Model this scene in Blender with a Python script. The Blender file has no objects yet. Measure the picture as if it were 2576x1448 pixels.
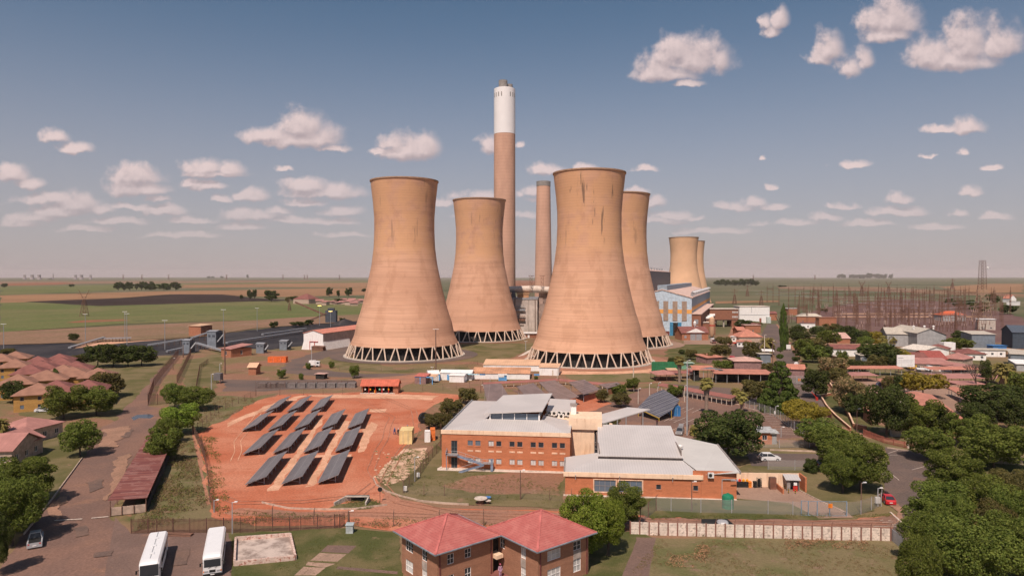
import bpy, math, random
import numpy as np
from mathutils import Vector, noise as mnoise
rnd = random.Random(7)
R = math.radians
SC = bpy.context.scene
COL = SC.collection
PI = math.pi
# ---------------- camera ----------------
H = 40.0
FPX = 1717.0
PITCH = math.atan(27 / FPX)
cam = bpy.data.objects.new("camera", bpy.data.cameras.new("camera"))
COL.objects.link(cam)
cam.location = (0, 0, H)
cam.rotation_euler = (PI / 2 - PITCH, 0, 0)
cam.data.lens = 36 * FPX / 2576
cam.data.sensor_width = 36
cam.data.clip_end = 90000
SC.camera = cam
# ---------------- light ----------------
SUN = Vector((-0.20, -0.68, 1.0)).normalized()
sl = bpy.data.lights.new("sun", 'SUN')
sl.energy = 4.6
sl.angle = R(0.5)
sl.color = (1.0, 0.835, 0.72)
so = bpy.data.objects.new("sun", sl)
COL.objects.link(so)
so.rotation_euler = SUN.to_track_quat('Z', 'Y').to_euler()
SC.view_settings.view_transform = 'Standard'
SC.view_settings.look = 'None'
SC.view_settings.gamma = 1
SC.view_settings.exposure = 0.0
SC.cycles.use_denoising = True
SC.cycles.max_bounces = 6
SC.cycles.diffuse_bounces = 3
SC.cycles.glossy_bounces = 2
SC.cycles.transmission_bounces = 3
SC.cycles.transparent_max_bounces = 16
SC.cycles.volume_bounces = 0
# ---------------- world: sky and far clouds, by direction ----------------
HAZE_D = 0.00003
W = bpy.data.worlds.new("World")
SC.world = W
W.use_nodes = True
nt = W.node_tree
nt.nodes.clear()
def nd(t, typ, **kw):
    n = t.nodes.new(typ)
    for k, v in kw.items():
        setattr(n, k, v)
    return n
def setin(t, sock, v):
    if hasattr(v, 'is_output') or hasattr(v, 'links'):
        t.links.new(v, sock)
    else:
        sock.default_value = v
def mth(t, op, a, b=0.0, c=None, clamp=False):
    n = nd(t, 'ShaderNodeMath', operation=op, use_clamp=clamp)
    setin(t, n.inputs[0], a)
    setin(t, n.inputs[1], b)
    if c is not None:
        setin(t, n.inputs[2], c)
    return n.outputs[0]
def vmt(t, op, a, b=None):
    n = nd(t, 'ShaderNodeVectorMath', operation=op)
    setin(t, n.inputs[0], a)
    if b is not None:
        setin(t, n.inputs[1], b)
    return n.outputs['Value'] if op in ('LENGTH', 'DOT_PRODUCT') else n.outputs[0]
def mixc(t, f, a, b, blend='MIX'):
    n = nd(t, 'ShaderNodeMix', data_type='RGBA', blend_type=blend)
    setin(t, n.inputs[0], f)
    for s, v in ((n.inputs[6], a), (n.inputs[7], b)):
        if isinstance(v, tuple) and len(v) == 3:
            v = v + (1,)
        setin(t, s, v)
    return n.outputs[2]
def smooth(t, v, a, b, lo=0.0, hi=1.0):
    n = nd(t, 'ShaderNodeMapRange', interpolation_type='SMOOTHSTEP')
    setin(t, n.inputs[0], v)
    n.inputs[1].default_value, n.inputs[2].default_value = a, b
    n.inputs[3].default_value, n.inputs[4].default_value = lo, hi
    return n.outputs[0]
# clouds: (x, y, rx, ry) in units of the view direction
CL = [(1738,140,88,40),(1668,182,72,24),(1700,128,55,30),(1800,145,30,38),(1722,213,40,7),
 (2425,105,58,52),(2335,138,72,34),(2400,148,95,26),(2510,105,55,38),(2240,42,62,42),(2190,50,40,24),(2235,85,45,22),
 (2078,118,36,32),(2060,145,28,20),(2128,165,33,26),(2165,150,26,24),(1918,58,18,20),(1955,48,24,24),(1935,80,24,14),
 (2430,320,42,17),(2372,326,38,9),(755,312,58,30),(680,336,72,20),(800,345,60,26),(840,372,40,9),(720,352,50,15),
 (1030,370,66,28),(985,358,38,18),(1070,366,34,26),(960,383,22,8),(1228,365,28,18),(1306,364,10,9),
 (140,348,34,12),(190,370,42,11),(35,435,38,22),(70,460,42,12),(345,440,70,22),(330,470,62,20),(375,475,50,14),
 (520,420,46,18),(570,424,44,18),(545,438,72,10),(525,468,42,11),(480,463,16,7),(640,492,36,14),(610,497,20,8),
 (720,425,12,6),(775,468,52,16),(845,480,66,20),(790,488,85,10),(770,508,48,10),(850,530,52,11),(120,500,80,13),
 (200,510,52,18),(160,530,66,14),(250,525,36,12),(420,530,46,11),(640,540,70,14),(735,553,60,8),(830,555,60,10),(300,555,70,9),
 (50,560,50,10),(600,570,60,8),(1200,495,60,10),(1120,512,25,9),(1375,426,44,14),(1475,422,26,8),(1335,478,30,14),(1350,500,30,8),
 (1620,424,30,7),(1648,504,24,13),(1600,480,30,8),(1890,508,34,10),(1840,518,52,11),(1700,540,44,10),(1745,546,22,6),(1670,555,55,8),
 (2075,545,40,10),(2260,500,32,10),(2405,535,26,9),(2440,482,28,10),(1942,470,14,7),(2140,412,42,8),(1912,399,12,5),(2418,384,12,9),
 (2330,392,20,5),(2250,530,70,10),(1990,560,60,7),(2180,560,70,8),(2350,570,60,7),(450,590,100,7),(1790,580,80,7),
 (560,500,26,7),(690,530,40,8),(330,520,50,8),(480,552,60,8),(90,545,60,9),(210,575,70,7),(1180,540,30,8),(1320,540,30,8),(1950,520,30,7),(2120,520,40,7),(2500,545,40,8),(2500,420,20,6),(400,500,28,7),(870,590,60,6)]
def cloud_group(cl):
    g = bpy.data.node_groups.new("cloud_field", 'ShaderNodeTree')
    g.interface.new_socket("P", in_out='INPUT', socket_type='NodeSocketVector')
    g.interface.new_socket("D", in_out='OUTPUT', socket_type='NodeSocketFloat')
    gi, go = nd(g, 'NodeGroupInput'), nd(g, 'NodeGroupOutput')
    P = gi.outputs[0]
    n1 = nd(g, 'ShaderNodeTexNoise', noise_dimensions='2D')
    g.links.new(P, n1.inputs['Vector'])
    n1.inputs['Scale'].default_value = 24
    n1.inputs['Detail'].default_value = 7
    n1.inputs['Roughness'].default_value = 0.58
    w = vmt(g, 'SUBTRACT', n1.outputs['Color'], (0.5, 0.5, 0.5))
    w = vmt(g, 'MULTIPLY', w, (0.034, 0.018, 0))
    Q = vmt(g, 'ADD', P, w)
    cur = None
    for (x, y, rx, ry) in cl:
        c = ((x - 1288) / FPX, (697 - y - ry * 0.5) / FPX, 0)
        s = (FPX / (rx * 1.42), FPX / (ry * 2.15), 0)
        v = vmt(g, 'MULTIPLY', vmt(g, 'SUBTRACT', Q, c), s)
        d = vmt(g, 'LENGTH', vmt(g, 'MAXIMUM', v, vmt(g, 'MULTIPLY', v, (-1, -2.6, 0))))
        cur = d if cur is None else mth(g, 'SMOOTH_MIN', cur, d, 0.16)
    e = mth(g, 'SUBTRACT', 1.0, cur)
    e = mth(g, 'ADD', e, mth(g, 'MULTIPLY', mth(g, 'SUBTRACT', n1.outputs[0], 0.5), 1.35))
    g.links.new(e, go.inputs[0])
    return g
tc = nd(nt, 'ShaderNodeTexCoord')
sep = nd(nt, 'ShaderNodeSeparateXYZ')
nt.links.new(tc.outputs['Generated'], sep.inputs[0])
ay = mth(nt, 'MAXIMUM', mth(nt, 'ABSOLUTE', sep.outputs[1]), 0.12)
cx_ = mth(nt, 'DIVIDE', sep.outputs[0], ay)
cz_ = mth(nt, 'DIVIDE', sep.outputs[2], ay)
cmb = nd(nt, 'ShaderNodeCombineXYZ')
nt.links.new(cx_, cmb.inputs[0])
nt.links.new(cz_, cmb.inputs[1])
sky = nd(nt, 'ShaderNodeTexSky', sky_type='NISHITA')
sky.sun_disc = False
sky.sun_elevation = math.asin(SUN.z)
sky.sun_rotation = math.atan2(SUN.x, SUN.y)
sky.air_density = 1.0
sky.dust_density = 2.0
sky.altitude = 1500
skc = mixc(nt, 1.0, sky.outputs[0], (0.073, 0.080, 0.077), 'MULTIPLY')
low = smooth(nt, sep.outputs[2], -0.08, 0.40, 1.0, 0.0)
skc = mixc(nt, mth(nt, 'MULTIPLY', low, 0.90), skc, (0.455, 0.37, 0.385))
def backg(col):
    bg = nd(nt, 'ShaderNodeBackground')
    nt.links.new(col, bg.inputs[0])
    bg.inputs[1].default_value = 1.0
    return bg.outputs[0]
cur = backg(skc)
elev = smooth(nt, cz_, 0.03, 0.18, 0.30, 0.92)
front = mth(nt, 'MULTIPLY', mth(nt, 'GREATER_THAN', sep.outputs[1], 0.3), mth(nt, 'GREATER_THAN', cz_, 0.03))
front = mth(nt, 'MULTIPLY', front, mth(nt, 'LESS_THAN', cz_, 0.46))
XB = [-100, 330, 560, 800, 1110, 1420, 1780, 2060, 2290, 2700]
for x0_, x1_ in zip(XB[:-1], XB[1:]):
    cl_ = [c_ for c_ in CL if c_[0] + c_[2] * 1.6 + 45 > x0_ and c_[0] - c_[2] * 1.6 - 45 < x1_]
    CG = cloud_group(cl_)
    g1 = nd(nt, 'ShaderNodeGroup', node_tree=CG)
    g2 = nd(nt, 'ShaderNodeGroup', node_tree=CG)
    nt.links.new(cmb.outputs[0], g1.inputs[0])
    nt.links.new(vmt(nt, 'ADD', cmb.outputs[0], (-0.003, 0.010, 0)), g2.inputs[0])
    dens, dsun = g1.outputs[0], g2.outputs[0]
    alpha = mth(nt, 'MULTIPLY', smooth(nt, dens, -0.05, 0.62), elev)
    shade = smooth(nt, mth(nt, 'SUBTRACT', dens, dsun), -0.55, 0.60)
    ccol = mixc(nt, shade, (0.46, 0.37, 0.385), (0.80, 0.64, 0.62))
    msk = mth(nt, 'MULTIPLY', mth(nt, 'GREATER_THAN', cx_, (x0_ - 1288) / FPX), mth(nt, 'LESS_THAN', cx_, (x1_ - 1288) / FPX + 1e-6))
    msk = mth(nt, 'MULTIPLY', msk, front)
    mx_ = nd(nt, 'ShaderNodeMixShader')
    nt.links.new(msk, mx_.inputs[0])
    nt.links.new(cur, mx_.inputs[1])
    nt.links.new(backg(mixc(nt, alpha, skc, ccol)), mx_.inputs[2])
    cur = mx_.outputs[0]
wo = nd(nt, 'ShaderNodeOutputWorld')
nt.links.new(cur, wo.inputs[0])
# ---------------- photograph directions to world points ----------------
cp, sp = math.cos(PITCH), math.sin(PITCH)
def ray(x, y):
    u, v = (x - 1288) / FPX, (724 - y) / FPX
    return u, cp + v * sp, v * cp - sp
def G(x, y, z=0.0):
    u, dy, dz = ray(x, y)
    t = (z - H) / dz
    return Vector((u * t, dy * t, z))
def zat(y, Y):
    u, dy, dz = ray(1288, y)
    return H + dz / dy * Y
def wide(px, Y):
    return px * Y / FPX
KO = {'L': (0, 851.1, .15787), 'S': (571.6, 978.1, .18425), 'M': (1079.7, 965.4, .18425), 'N': (1460.8, 990.8, .18425),
 'T': (1625.9, 635.1, .17543), 'Q': (1905.4, 825.7, .14916), 'V': (1651.3, 889.2, .15792), 'X': (2159.4, 825.7, .17543), 'Z': (952.7, 889.2, .19724),
 '1': (0, 813, .25), '2': (0, 1086, .25), '3': (644, 813, .25), '4': (644, 1086, .25), '5': (1288, 813, .25), '6': (1288, 1086, .25),
 '7': (1932, 813, .25), '8': (1932, 1086, .25), 'A': (0, 635, .25), 'B': (644, 635, .25), 'C': (1206.7, 635, .25), 'D': (1588, 635, .25), 'E': (1932, 635, .25)}
def K(k, x, y):
    a, b, s = KO[k]
    return a + x * s, b + y * s
def KP(k, pts):
    return [K(k, x, y) for x, y in pts]
# ---------------- mesh builder ----------------
class MB:
    def __init__(s):
        s.v, s.f, s.m = [], [], []
    def add(s, vs, fs, m=0):
        o = len(s.v)
        s.v += [tuple(v) for v in vs]
        s.f += [tuple(o + i for i in f) for f in fs]
        s.m += [m] * len(fs)
        return s
    def quad(s, a, b, c, d, m=0):
        return s.add([a, b, c, d], [(0, 1, 2, 3)], m)
    def box(s, x0, x1, y0, y1, z0, z1, m=0):
        vs = [(x, y, z) for z in (z0, z1) for x, y in ((x0, y0), (x1, y0), (x1, y1), (x0, y1))]
        return s.add(vs, [(3, 2, 1, 0), (4, 5, 6, 7), (0, 1, 5, 4), (1, 2, 6, 5), (2, 3, 7, 6), (3, 0, 4, 7)], m)
    def prism(s, poly, z0, z1, m=0):
        n = len(poly)
        zz = lambda z, i: z[i] if isinstance(z, (list, tuple)) else z
        vs = [(p[0], p[1], zz(z0, i)) for i, p in enumerate(poly)] + [(p[0], p[1], zz(z1, i)) for i, p in enumerate(poly)]
        fs = [tuple(range(n - 1, -1, -1)), tuple(range(n, 2 * n))] + [(i, (i + 1) % n, n + (i + 1) % n, n + i) for i in range(n)]
        return s.add(vs, fs, m)
    def beam(s, a, b, w, h=None, m=0):
        a, b = Vector(a), Vector(b)
        h = h or w
        d = (b - a).normalized()
        up = Vector((0, 0, 1)) if abs(d.z) < 0.9 else Vector((0, 1, 0))
        x = d.cross(up).normalized() * w / 2
        y = x.cross(d).normalized() * h / 2
        vs = [p + q for p in (a, b) for q in (-x - y, x - y, x + y, -x + y)]
        return s.add(vs, [(0, 1, 2, 3), (7, 6, 5, 4), (0, 4, 5, 1), (1, 5, 6, 2), (2, 6, 7, 3), (3, 7, 4, 0)], m)
    def tube(s, pts, rs, n=8, m=0, cap=True):
        pts = [Vector(p) for p in pts]
        if not isinstance(rs, (list, tuple)):
            rs = [rs] * len(pts)
        vs = []
        for i, p in enumerate(pts):
            d = (pts[min(i + 1, len(pts) - 1)] - pts[max(i - 1, 0)]).normalized()
            up = Vector((0, 0, 1)) if abs(d.z) < 0.9 else Vector((0, 1, 0))
            x = d.cross(up).normalized()
            y = x.cross(d)
            for k in range(n):
                a = 2 * PI * k / n
                vs.append(p + (x * math.cos(a) + y * math.sin(a)) * rs[i])
        fs = [(i * n + k, i * n + (k + 1) % n, (i + 1) * n + (k + 1) % n, (i + 1) * n + k) for i in range(len(pts) - 1) for k in range(n)]
        if cap:
            fs += [tuple(range(n)), tuple(range(len(vs) - n, len(vs)))]
        return s.add(vs, fs, m)
    def lathe(s, prof, n=24, m=0, cx=0, cy=0):
        vs = [(cx + r * math.cos(2 * PI * k / n), cy + r * math.sin(2 * PI * k / n), z) for r, z in prof for k in range(n)]
        fs = [(i * n + k, i * n + (k + 1) % n, (i + 1) * n + (k + 1) % n, (i + 1) * n + k) for i in range(len(prof) - 1) for k in range(n)]
        return s.add(vs, fs, m)
    def roof(s, x0, x1, y0, y1, ze, zr, kind='hip', t=0.18, m=0, ins=None):
        w = y1 - y0
        L = x1 - x0
        yc = (y0 + y1) / 2
        if kind == 'flat':
            return s.box(x0, x1, y0, y1, ze, ze + t, m)
        if kind == 'mono':
            return s.add([(x0, y0, ze), (x1, y0, ze), (x1, y1, zr), (x0, y1, zr), (x0, y0, ze + t), (x1, y0, ze + t), (x1, y1, zr + t), (x0, y1, zr + t)],
                         [(3, 2, 1, 0), (4, 5, 6, 7), (0, 1, 5, 4), (1, 2, 6, 5), (2, 3, 7, 6), (3, 0, 4, 7)], m)
        if kind == 'gable':
            P = [(y0, ze), (yc, zr), (y1, ze)]
            vs = [(x, y, z + d) for x in (x0, x1) for d in (0, t) for y, z in P]
            return s.add(vs, [(3, 4, 10, 9), (4, 5, 11, 10), (0, 6, 7, 1), (1, 7, 8, 2), (0, 1, 4, 3), (1, 2, 5, 4), (6, 9, 10, 7), (7, 10, 11, 8), (0, 3, 9, 6), (2, 8, 11, 5)], m)
        k = min(w / 2, L / 2) if ins is None else ins
        if L >= w:
            r1, r2 = (x0 + k, yc), (x1 - k, yc)
        else:
            xc = (x0 + x1) / 2
            r1, r2 = (xc, y0 + k), (xc, y1 - k)
        b = [(x0, y0), (x1, y0), (x1, y1), (x0, y1)]
        vs = [(p[0], p[1], ze) for p in b] + [(p[0], p[1], ze + t) for p in b] + [(r1[0], r1[1], zr), (r2[0], r2[1], zr)]
        if L >= w:
            top = [(4, 5, 9, 8), (6, 7, 8, 9), (7, 4, 8), (5, 6, 9)]
        else:
            top = [(4, 5, 8), (6, 7, 9), (5, 6, 9, 8), (7, 4, 8, 9)]
        return s.add(vs, [(3, 2, 1, 0), (0, 1, 5, 4), (1, 2, 6, 5), (2, 3, 7, 6), (3, 0, 4, 7)] + top, m)
    def wall(s, A, B, z0, z1, holes=(), t=0.15, m=0):
        A, B = Vector(A), Vector(B)
        L = (B - A).length
        d = (B - A) / L
        n = Vector((d.y, -d.x))
        xs = sorted({0.0, L} | {h[0] for h in holes} | {h[1] for h in holes})
        zs = sorted({z0, z1} | {h[2] for h in holes} | {h[3] for h in holes})
        def P(x, z, o=0.0):
            q = A + d * x - n * o
            return (q.x, q.y, z)
        for i in range(len(xs) - 1):
            for j in range(len(zs) - 1):
                xm, zm = (xs[i] + xs[i + 1]) / 2, (zs[j] + zs[j + 1]) / 2
                if any(h[0] < xm < h[1] and h[2] < zm < h[3] for h in holes):
                    continue
                s.quad(P(xs[i], zs[j]), P(xs[i + 1], zs[j]), P(xs[i + 1], zs[j + 1]), P(xs[i], zs[j + 1]), m)
        for a, b, c, e in [h[:4] for h in holes]:
            s.quad(P(a, c), P(b, c), P(b, c, t), P(a, c, t), m)
            s.quad(P(a, e), P(b, e), P(b, e, t), P(a, e, t), m)
            s.quad(P(a, c), P(a, e), P(a, e, t), P(a, c, t), m)
            s.quad(P(b, c), P(b, e), P(b, e, t), P(b, c, t), m)
        return s
    def shift(s, dx, dy, dz=0, i0=0):
        s.v = s.v[:i0] + [(x + dx, y + dy, z + dz) for x, y, z in s.v[i0:]]
        return s
    def rot(s, a, i0=0):
        c, q = math.cos(a), math.sin(a)
        s.v = s.v[:i0] + [(x * c - y * q, x * q + y * c, z) for x, y, z in s.v[i0:]]
        return s
    def mesh(s, name, mats, smooth=False):
        me = bpy.data.meshes.new(name)
        me.from_pydata(s.v, [], s.f)
        mats = mats if isinstance(mats, (list, tuple)) else [mats]
        for m_ in mats:
            me.materials.append(m_)
        if len(mats) > 1:
            me.polygons.foreach_set('material_index', s.m)
        if smooth:
            me.polygons.foreach_set('use_smooth', [True] * len(me.polygons))
            me.set_sharp_from_angle(angle=R(40))
        me.update()
        return me
USED = set()
def tag(o, label, cat, group=None):
    if label in USED and not group:
        print("DUPLABEL", label)
    USED.add(label)
    o['label'] = label
    o['category'] = cat
    if group:
        o['group'] = group
    return o
def thing(name, label, cat, loc=(0, 0, 0), rz=0.0, group=None):
    o = bpy.data.objects.new(name, None)
    COL.objects.link(o)
    o.location = loc
    o.rotation_euler = (0, 0, rz)
    o.empty_display_size = 0.3
    return tag(o, label, cat, group)
def part(name, mb, mats, parent, smooth=False, loc=None, label=None):
    me = mb.mesh(name, mats, smooth) if isinstance(mb, MB) else mb
    o = bpy.data.objects.new(name, me)
    COL.objects.link(o)
    if parent is not None:
        o.parent = parent
    if loc is not None:
        o.location = loc
    if label:
        o['label'] = label
    return o
def solo(name, mb, mats, label, cat, loc=(0, 0, 0), rz=0.0, group=None, smooth=False):
    o = part(name, mb, mats, None, smooth)
    o.location = loc
    o.rotation_euler = (0, 0, rz)
    return tag(o, label, cat, group)
def struct(name, mb, mats, smooth=False, kind='structure'):
    o = part(name, mb, mats, None, smooth)
    o['kind'] = kind
    return o
def dup(root, loc, rz=0.0, label=None, group=None, scale=None):
    r = root.copy()
    COL.objects.link(r)
    r.location = loc
    r.rotation_euler = (0, 0, rz)
    if scale:
        r.scale = scale
    if label:
        if label in USED and not group:
            print("DUPLABEL", label)
        USED.add(label)
        r['label'] = label
    if group:
        r['group'] = group
    for ch in list(root.children):
        c = ch.copy()
        COL.objects.link(c)
        c.parent = r
        for gg in list(ch.children):
            d = gg.copy()
            COL.objects.link(d)
            d.parent = c
    return r
# ---------------- materials ----------------
def base(name, rough=0.8, metal=0.0, spec=0.3):
    m = bpy.data.materials.new(name)
    m.use_nodes = True
    t = m.node_tree
    b = t.nodes['Principled BSDF']
    b.inputs['Roughness'].default_value = rough
    b.inputs['Metallic'].default_value = metal
    b.inputs['Specular IOR Level'].default_value = spec
    co = nd(t, 'ShaderNodeTexCoord').outputs['Object']
    return m, t, b, co
def noi(t, co, scale, detail=4, rough=0.55, sc3=None, dist=0.0):
    if sc3:
        co = vmt(t, 'MULTIPLY', co, sc3)
    n = nd(t, 'ShaderNodeTexNoise')
    t.links.new(co, n.inputs['Vector'])
    n.inputs['Scale'].default_value = scale
    n.inputs['Detail'].default_value = detail
    n.inputs['Roughness'].default_value = rough
    n.inputs['Distortion'].default_value = dist
    return n.outputs[0]
def bump(t, b, h, strength=0.4, dist=0.1):
    n = nd(t, 'ShaderNodeBump')
    n.inputs['Strength'].default_value = strength
    n.inputs['Distance'].default_value = dist
    t.links.new(h, n.inputs['Height'])
    t.links.new(n.outputs[0], b.inputs['Normal'])
def darker(c, k):
    return tuple(min(1, x * k) for x in c[:3])
def M(name, col, rough=0.8, var=0.18, scale=1.2, metal=0.0, spec=0.3, c2=None, s2=6.0, streak=False):
    m, t, b, co = base(name, rough, metal, spec)
    a = noi(t, co, scale, 5)
    c = mixc(t, smooth(t, a, 0.35, 0.65), darker(col, 1 - var), darker(col, 1 + var))
    if c2:
        n2 = noi(t, co, s2, 6, 0.65, (1, 1, 0.15) if streak else None)
        c = mixc(t, smooth(t, n2, 0.5, 0.66), c, c2)
    t.links.new(c, b.inputs['Base Color'])
    return m
def stripe(t, co, axis, period, duty=0.1, vec=None):
    s = nd(t, 'ShaderNodeSeparateXYZ')
    t.links.new(co, s.inputs[0])
    v = s.outputs[axis] if vec is None else vmt(t, 'DOT_PRODUCT', co, vec)
    f = mth(t, 'FRACT', mth(t, 'DIVIDE', v, period))
    return mth(t, 'LESS_THAN', f, duty)
def MS(name, col, axis, period, duty, k=0.75, rough=0.6, metal=0.0, var=0.12, scale=0.6, vec=None, c2=None, spec=0.3):
    m, t, b, co = base(name, rough, metal, spec)
    c = mixc(t, smooth(t, noi(t, co, scale, 5), 0.35, 0.65), darker(col, 1 - var), darker(col, 1 + var))
    if c2:
        c = mixc(t, smooth(t, noi(t, co, scale * 3, 5), 0.5, 0.68), c, c2)
    s = stripe(t, co, axis, period, duty, vec)
    c = mixc(t, s, c, mixc(t, 1.0, c, (k, k, k), 'MULTIPLY'))
    t.links.new(c, b.inputs['Base Color'])
    return m
def brick(name, col, bw=0.23, bh=0.086, k=0.7, var=0.15):
    m, t, b, co = base(name, 0.9)
    s = nd(t, 'ShaderNodeSeparateXYZ')
    t.links.new(co, s.inputs[0])
    u = mth(t, 'ADD', s.outputs[0], s.outputs[1])
    cc = nd(t, 'ShaderNodeCombineXYZ')
    t.links.new(u, cc.inputs[0])
    t.links.new(s.outputs[2], cc.inputs[1])
    br = nd(t, 'ShaderNodeTexBrick')
    t.links.new(cc.outputs[0], br.inputs['Vector'])
    br.inputs['Scale'].default_value = 1
    br.inputs['Brick Width'].default_value = bw
    br.inputs['Row Height'].default_value = bh
    br.inputs['Mortar Size'].default_value = 0.01
    br.inputs['Color1'].default_value = darker(col, 1 + var) + (1,)
    br.inputs['Color2'].default_value = darker(col, 1 - var) + (1,)
    br.inputs['Mortar'].default_value = darker(col, k) + (1,)
    n = noi(t, co, 0.5, 6, 0.6, (1, 1, 3))
    c = mixc(t, smooth(t, n, 0.3, 0.7), darker((1, 1, 1), 0.82), (1, 1, 1))
    c = mixc(t, 1.0, br.outputs[0], c, 'MULTIPLY')
    t.links.new(c, b.inputs['Base Color'])
    return m
def ground_mat(name, c1, c2, c3=None, s1=0.05, s2=0.6, s3=4.0, lo=0.4, hi=0.6, bs=0.3, t3=(0.55, 0.7)):
    m, t, b, co = base(name, 0.95, 0, 0.1)
    a = noi(t, co, s1, 8, 0.62, None, 0.4)
    c = mixc(t, smooth(t, a, lo, hi), c1, c2)
    if c3:
        c = mixc(t, smooth(t, noi(t, co, s2, 8, 0.65), *t3), c, c3)
    f = noi(t, co, s3, 6, 0.7)
    c = mixc(t, 1.0, c, mixc(t, smooth(t, f, 0.25, 0.75), (0.72, 0.72, 0.72), (1.2, 1.2, 1.2)), 'MULTIPLY')
    t.links.new(c, b.inputs['Base Color'])
    bump(t, b, f, bs, 0.12)
    return m
GLASS, _t, _b, _c = base("dark_glass", 0.12, 0.0, 0.35)
_b.inputs['Base Color'].default_value = (0.035, 0.04, 0.05, 1)
BLUEGLASS, _t, _b, _c = base("blue_grey_glass", 0.25, 0.0, 0.6)
_b.inputs['Base Color'].default_value = (0.13, 0.17, 0.22, 1)
CURTAIN = MS("white_curtain_pane", (0.62, 0.6, 0.58), 0, 0.22, 0.3, 0.75, 0.5)
WHITE = M("white_paint", (0.84, 0.82, 0.80), 0.6, 0.04, 0.8, c2=(0.74, 0.70, 0.66), s2=1.5, streak=True)
CARWHITE = M("white_gloss", (0.8, 0.8, 0.8), 0.25, 0.02, spec=0.6)
BLACK = M("black_rubber", (0.02, 0.02, 0.02), 0.7)
DARK = M("dark_interior", (0.03, 0.028, 0.027), 0.95)
STEEL = M("grey_steel", (0.35, 0.36, 0.38), 0.5, 0.1, metal=0.3)
GALV = M("galvanised_post", (0.45, 0.45, 0.46), 0.5, 0.1, metal=0.2)
CONC = M("concrete", (0.5, 0.44, 0.38), 0.9, 0.12, 0.8, c2=(0.35, 0.3, 0.26), s2=2.0)
PALECONC = M("pale_concrete", (0.62, 0.53, 0.45), 0.9, 0.12, 0.5, c2=(0.42, 0.34, 0.28), s2=1.1, streak=True)
PLASTER = M("cream_plaster", (0.86, 0.63, 0.45), 0.9, 0.06, 0.6, c2=(0.72, 0.49, 0.33), s2=1.4, streak=True)
RUST = M("rusty_steel", (0.19, 0.10, 0.07), 0.9, 0.2, 0.5)
WOODPOST = M("brown_post", (0.17, 0.10, 0.075), 0.9)
ORANGEP = M("orange_plastic", (0.75, 0.22, 0.03), 0.5)
YELLOWP = M("yellow_orange_plastic", (0.8, 0.33, 0.02), 0.5)
BLUEP = M("blue_paint", (0.07, 0.22, 0.5), 0.5)
REDP = M("red_paint", (0.5, 0.04, 0.03), 0.4)
# ---------------- ground ----------------
from mathutils.geometry import delaunay_2d_cdt
LAYER = [0.0]
def sheet(name, px, mat, z=None, jit=0.85, sub=2.6, k=None, world=False):
    pts = px if world else [G(*(K(k, *p) if k else p)) for p in px]
    pts = [Vector((p[0], p[1])) for p in pts]
    if z is None:
        LAYER[0] += 0.0015
        z = 0.006 + LAYER[0]
    out = []
    n = len(pts)
    for i in range(n):
        a, b = pts[i], pts[(i + 1) % n]
        L = (b - a).length
        dist = max(60, min(a.length, b.length))
        st = sub * dist / 200
        m = max(1, min(110, int(L / st)))
        d = (b - a) / max(L, 1e-6)
        nn = Vector((-d.y, d.x))
        for j in range(m):
            p = a.lerp(b, j / m)
            if jit and j:
                q = mnoise.noise(Vector((p.x * 0.15, p.y * 0.15, i * 3.1))) + 0.5 * mnoise.noise(Vector((p.x * 0.6, p.y * 0.6, 7)))
                p = p + nn * q * jit * dist / 200 * 2
            out.append(p)
    me = bpy.data.meshes.new(name)
    cv, ce, cf, _a, _b2, _c2 = delaunay_2d_cdt([Vector((p.x, p.y)) for p in out], [], [list(range(len(out)))], 1, 1e-5)
    me.from_pydata([(p.x, p.y, z) for p in cv], [], [tuple(f_) for f_ in cf])
    me.materials.append(mat)
    o = bpy.data.objects.new(name, me)
    COL.objects.link(o)
    o['kind'] = 'structure'
    return o
m, t, b, co = base("veld_ground", 0.95, 0, 0.1)
a = noi(t, co, 0.012, 8, 0.6, None, 0.3)
near = mixc(t, smooth(t, a, 0.38, 0.6), (0.19, 0.155, 0.075), (0.27, 0.155, 0.10))
near = mixc(t, smooth(t, noi(t, co, 0.07, 7, 0.65), 0.5, 0.66), near, (0.115, 0.115, 0.045))
fa = noi(t, co, 0.0016, 6, 0.6, (1, 2.6, 1))
far = mixc(t, smooth(t, fa, 0.36, 0.64), (0.085, 0.10, 0.05), (0.17, 0.145, 0.085))
far = mixc(t, smooth(t, noi(t, co, 0.004, 5, 0.6, (1, 3, 1)), 0.60, 0.68), far, (0.27, 0.22, 0.17))
sx = nd(t, 'ShaderNodeSeparateXYZ')
t.links.new(co, sx.inputs[0])
c = mixc(t, smooth(t, sx.outputs[1], 380, 620), near, far)
f = noi(t, co, 3.0, 6, 0.7)
c = mixc(t, 1.0, c, mixc(t, smooth(t, f, 0.25, 0.75), (0.78, 0.78, 0.78), (1.18, 1.18, 1.18)), 'MULTIPLY')
t.links.new(c, b.inputs['Base Color'])
VELD = m
gm = MB()
rings = [0, 60, 120, 250, 500, 1000, 2000, 4000, 8000, 14000, 20000]
ns = 96
gv = [(0, 0, 0)]
for r_ in rings[1:]:
    for k_ in range(ns):
        a_ = 2 * PI * k_ / ns
        x_, y_ = r_ * math.cos(a_), r_ * math.sin(a_)
        z_ = 0.0
        if r_ > 12000:
            z_ = (r_ - 12000) / 8000 * (28 + 10 * mnoise.noise(Vector((x_ / 6000, y_ / 6000, 0))))
        gv.append((x_, y_, z_))
gf = [(0, 1 + k_, 1 + (k_ + 1) % ns) for k_ in range(ns)]
for i_ in range(len(rings) - 2):
    for k_ in range(ns):
        a0, a1 = 1 + i_ * ns + k_, 1 + i_ * ns + (k_ + 1) % ns
        gf.append((a0, a0 + ns, a1 + ns, a1))
gm.add(gv, gf)
struct("ground", gm, VELD)
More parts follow.
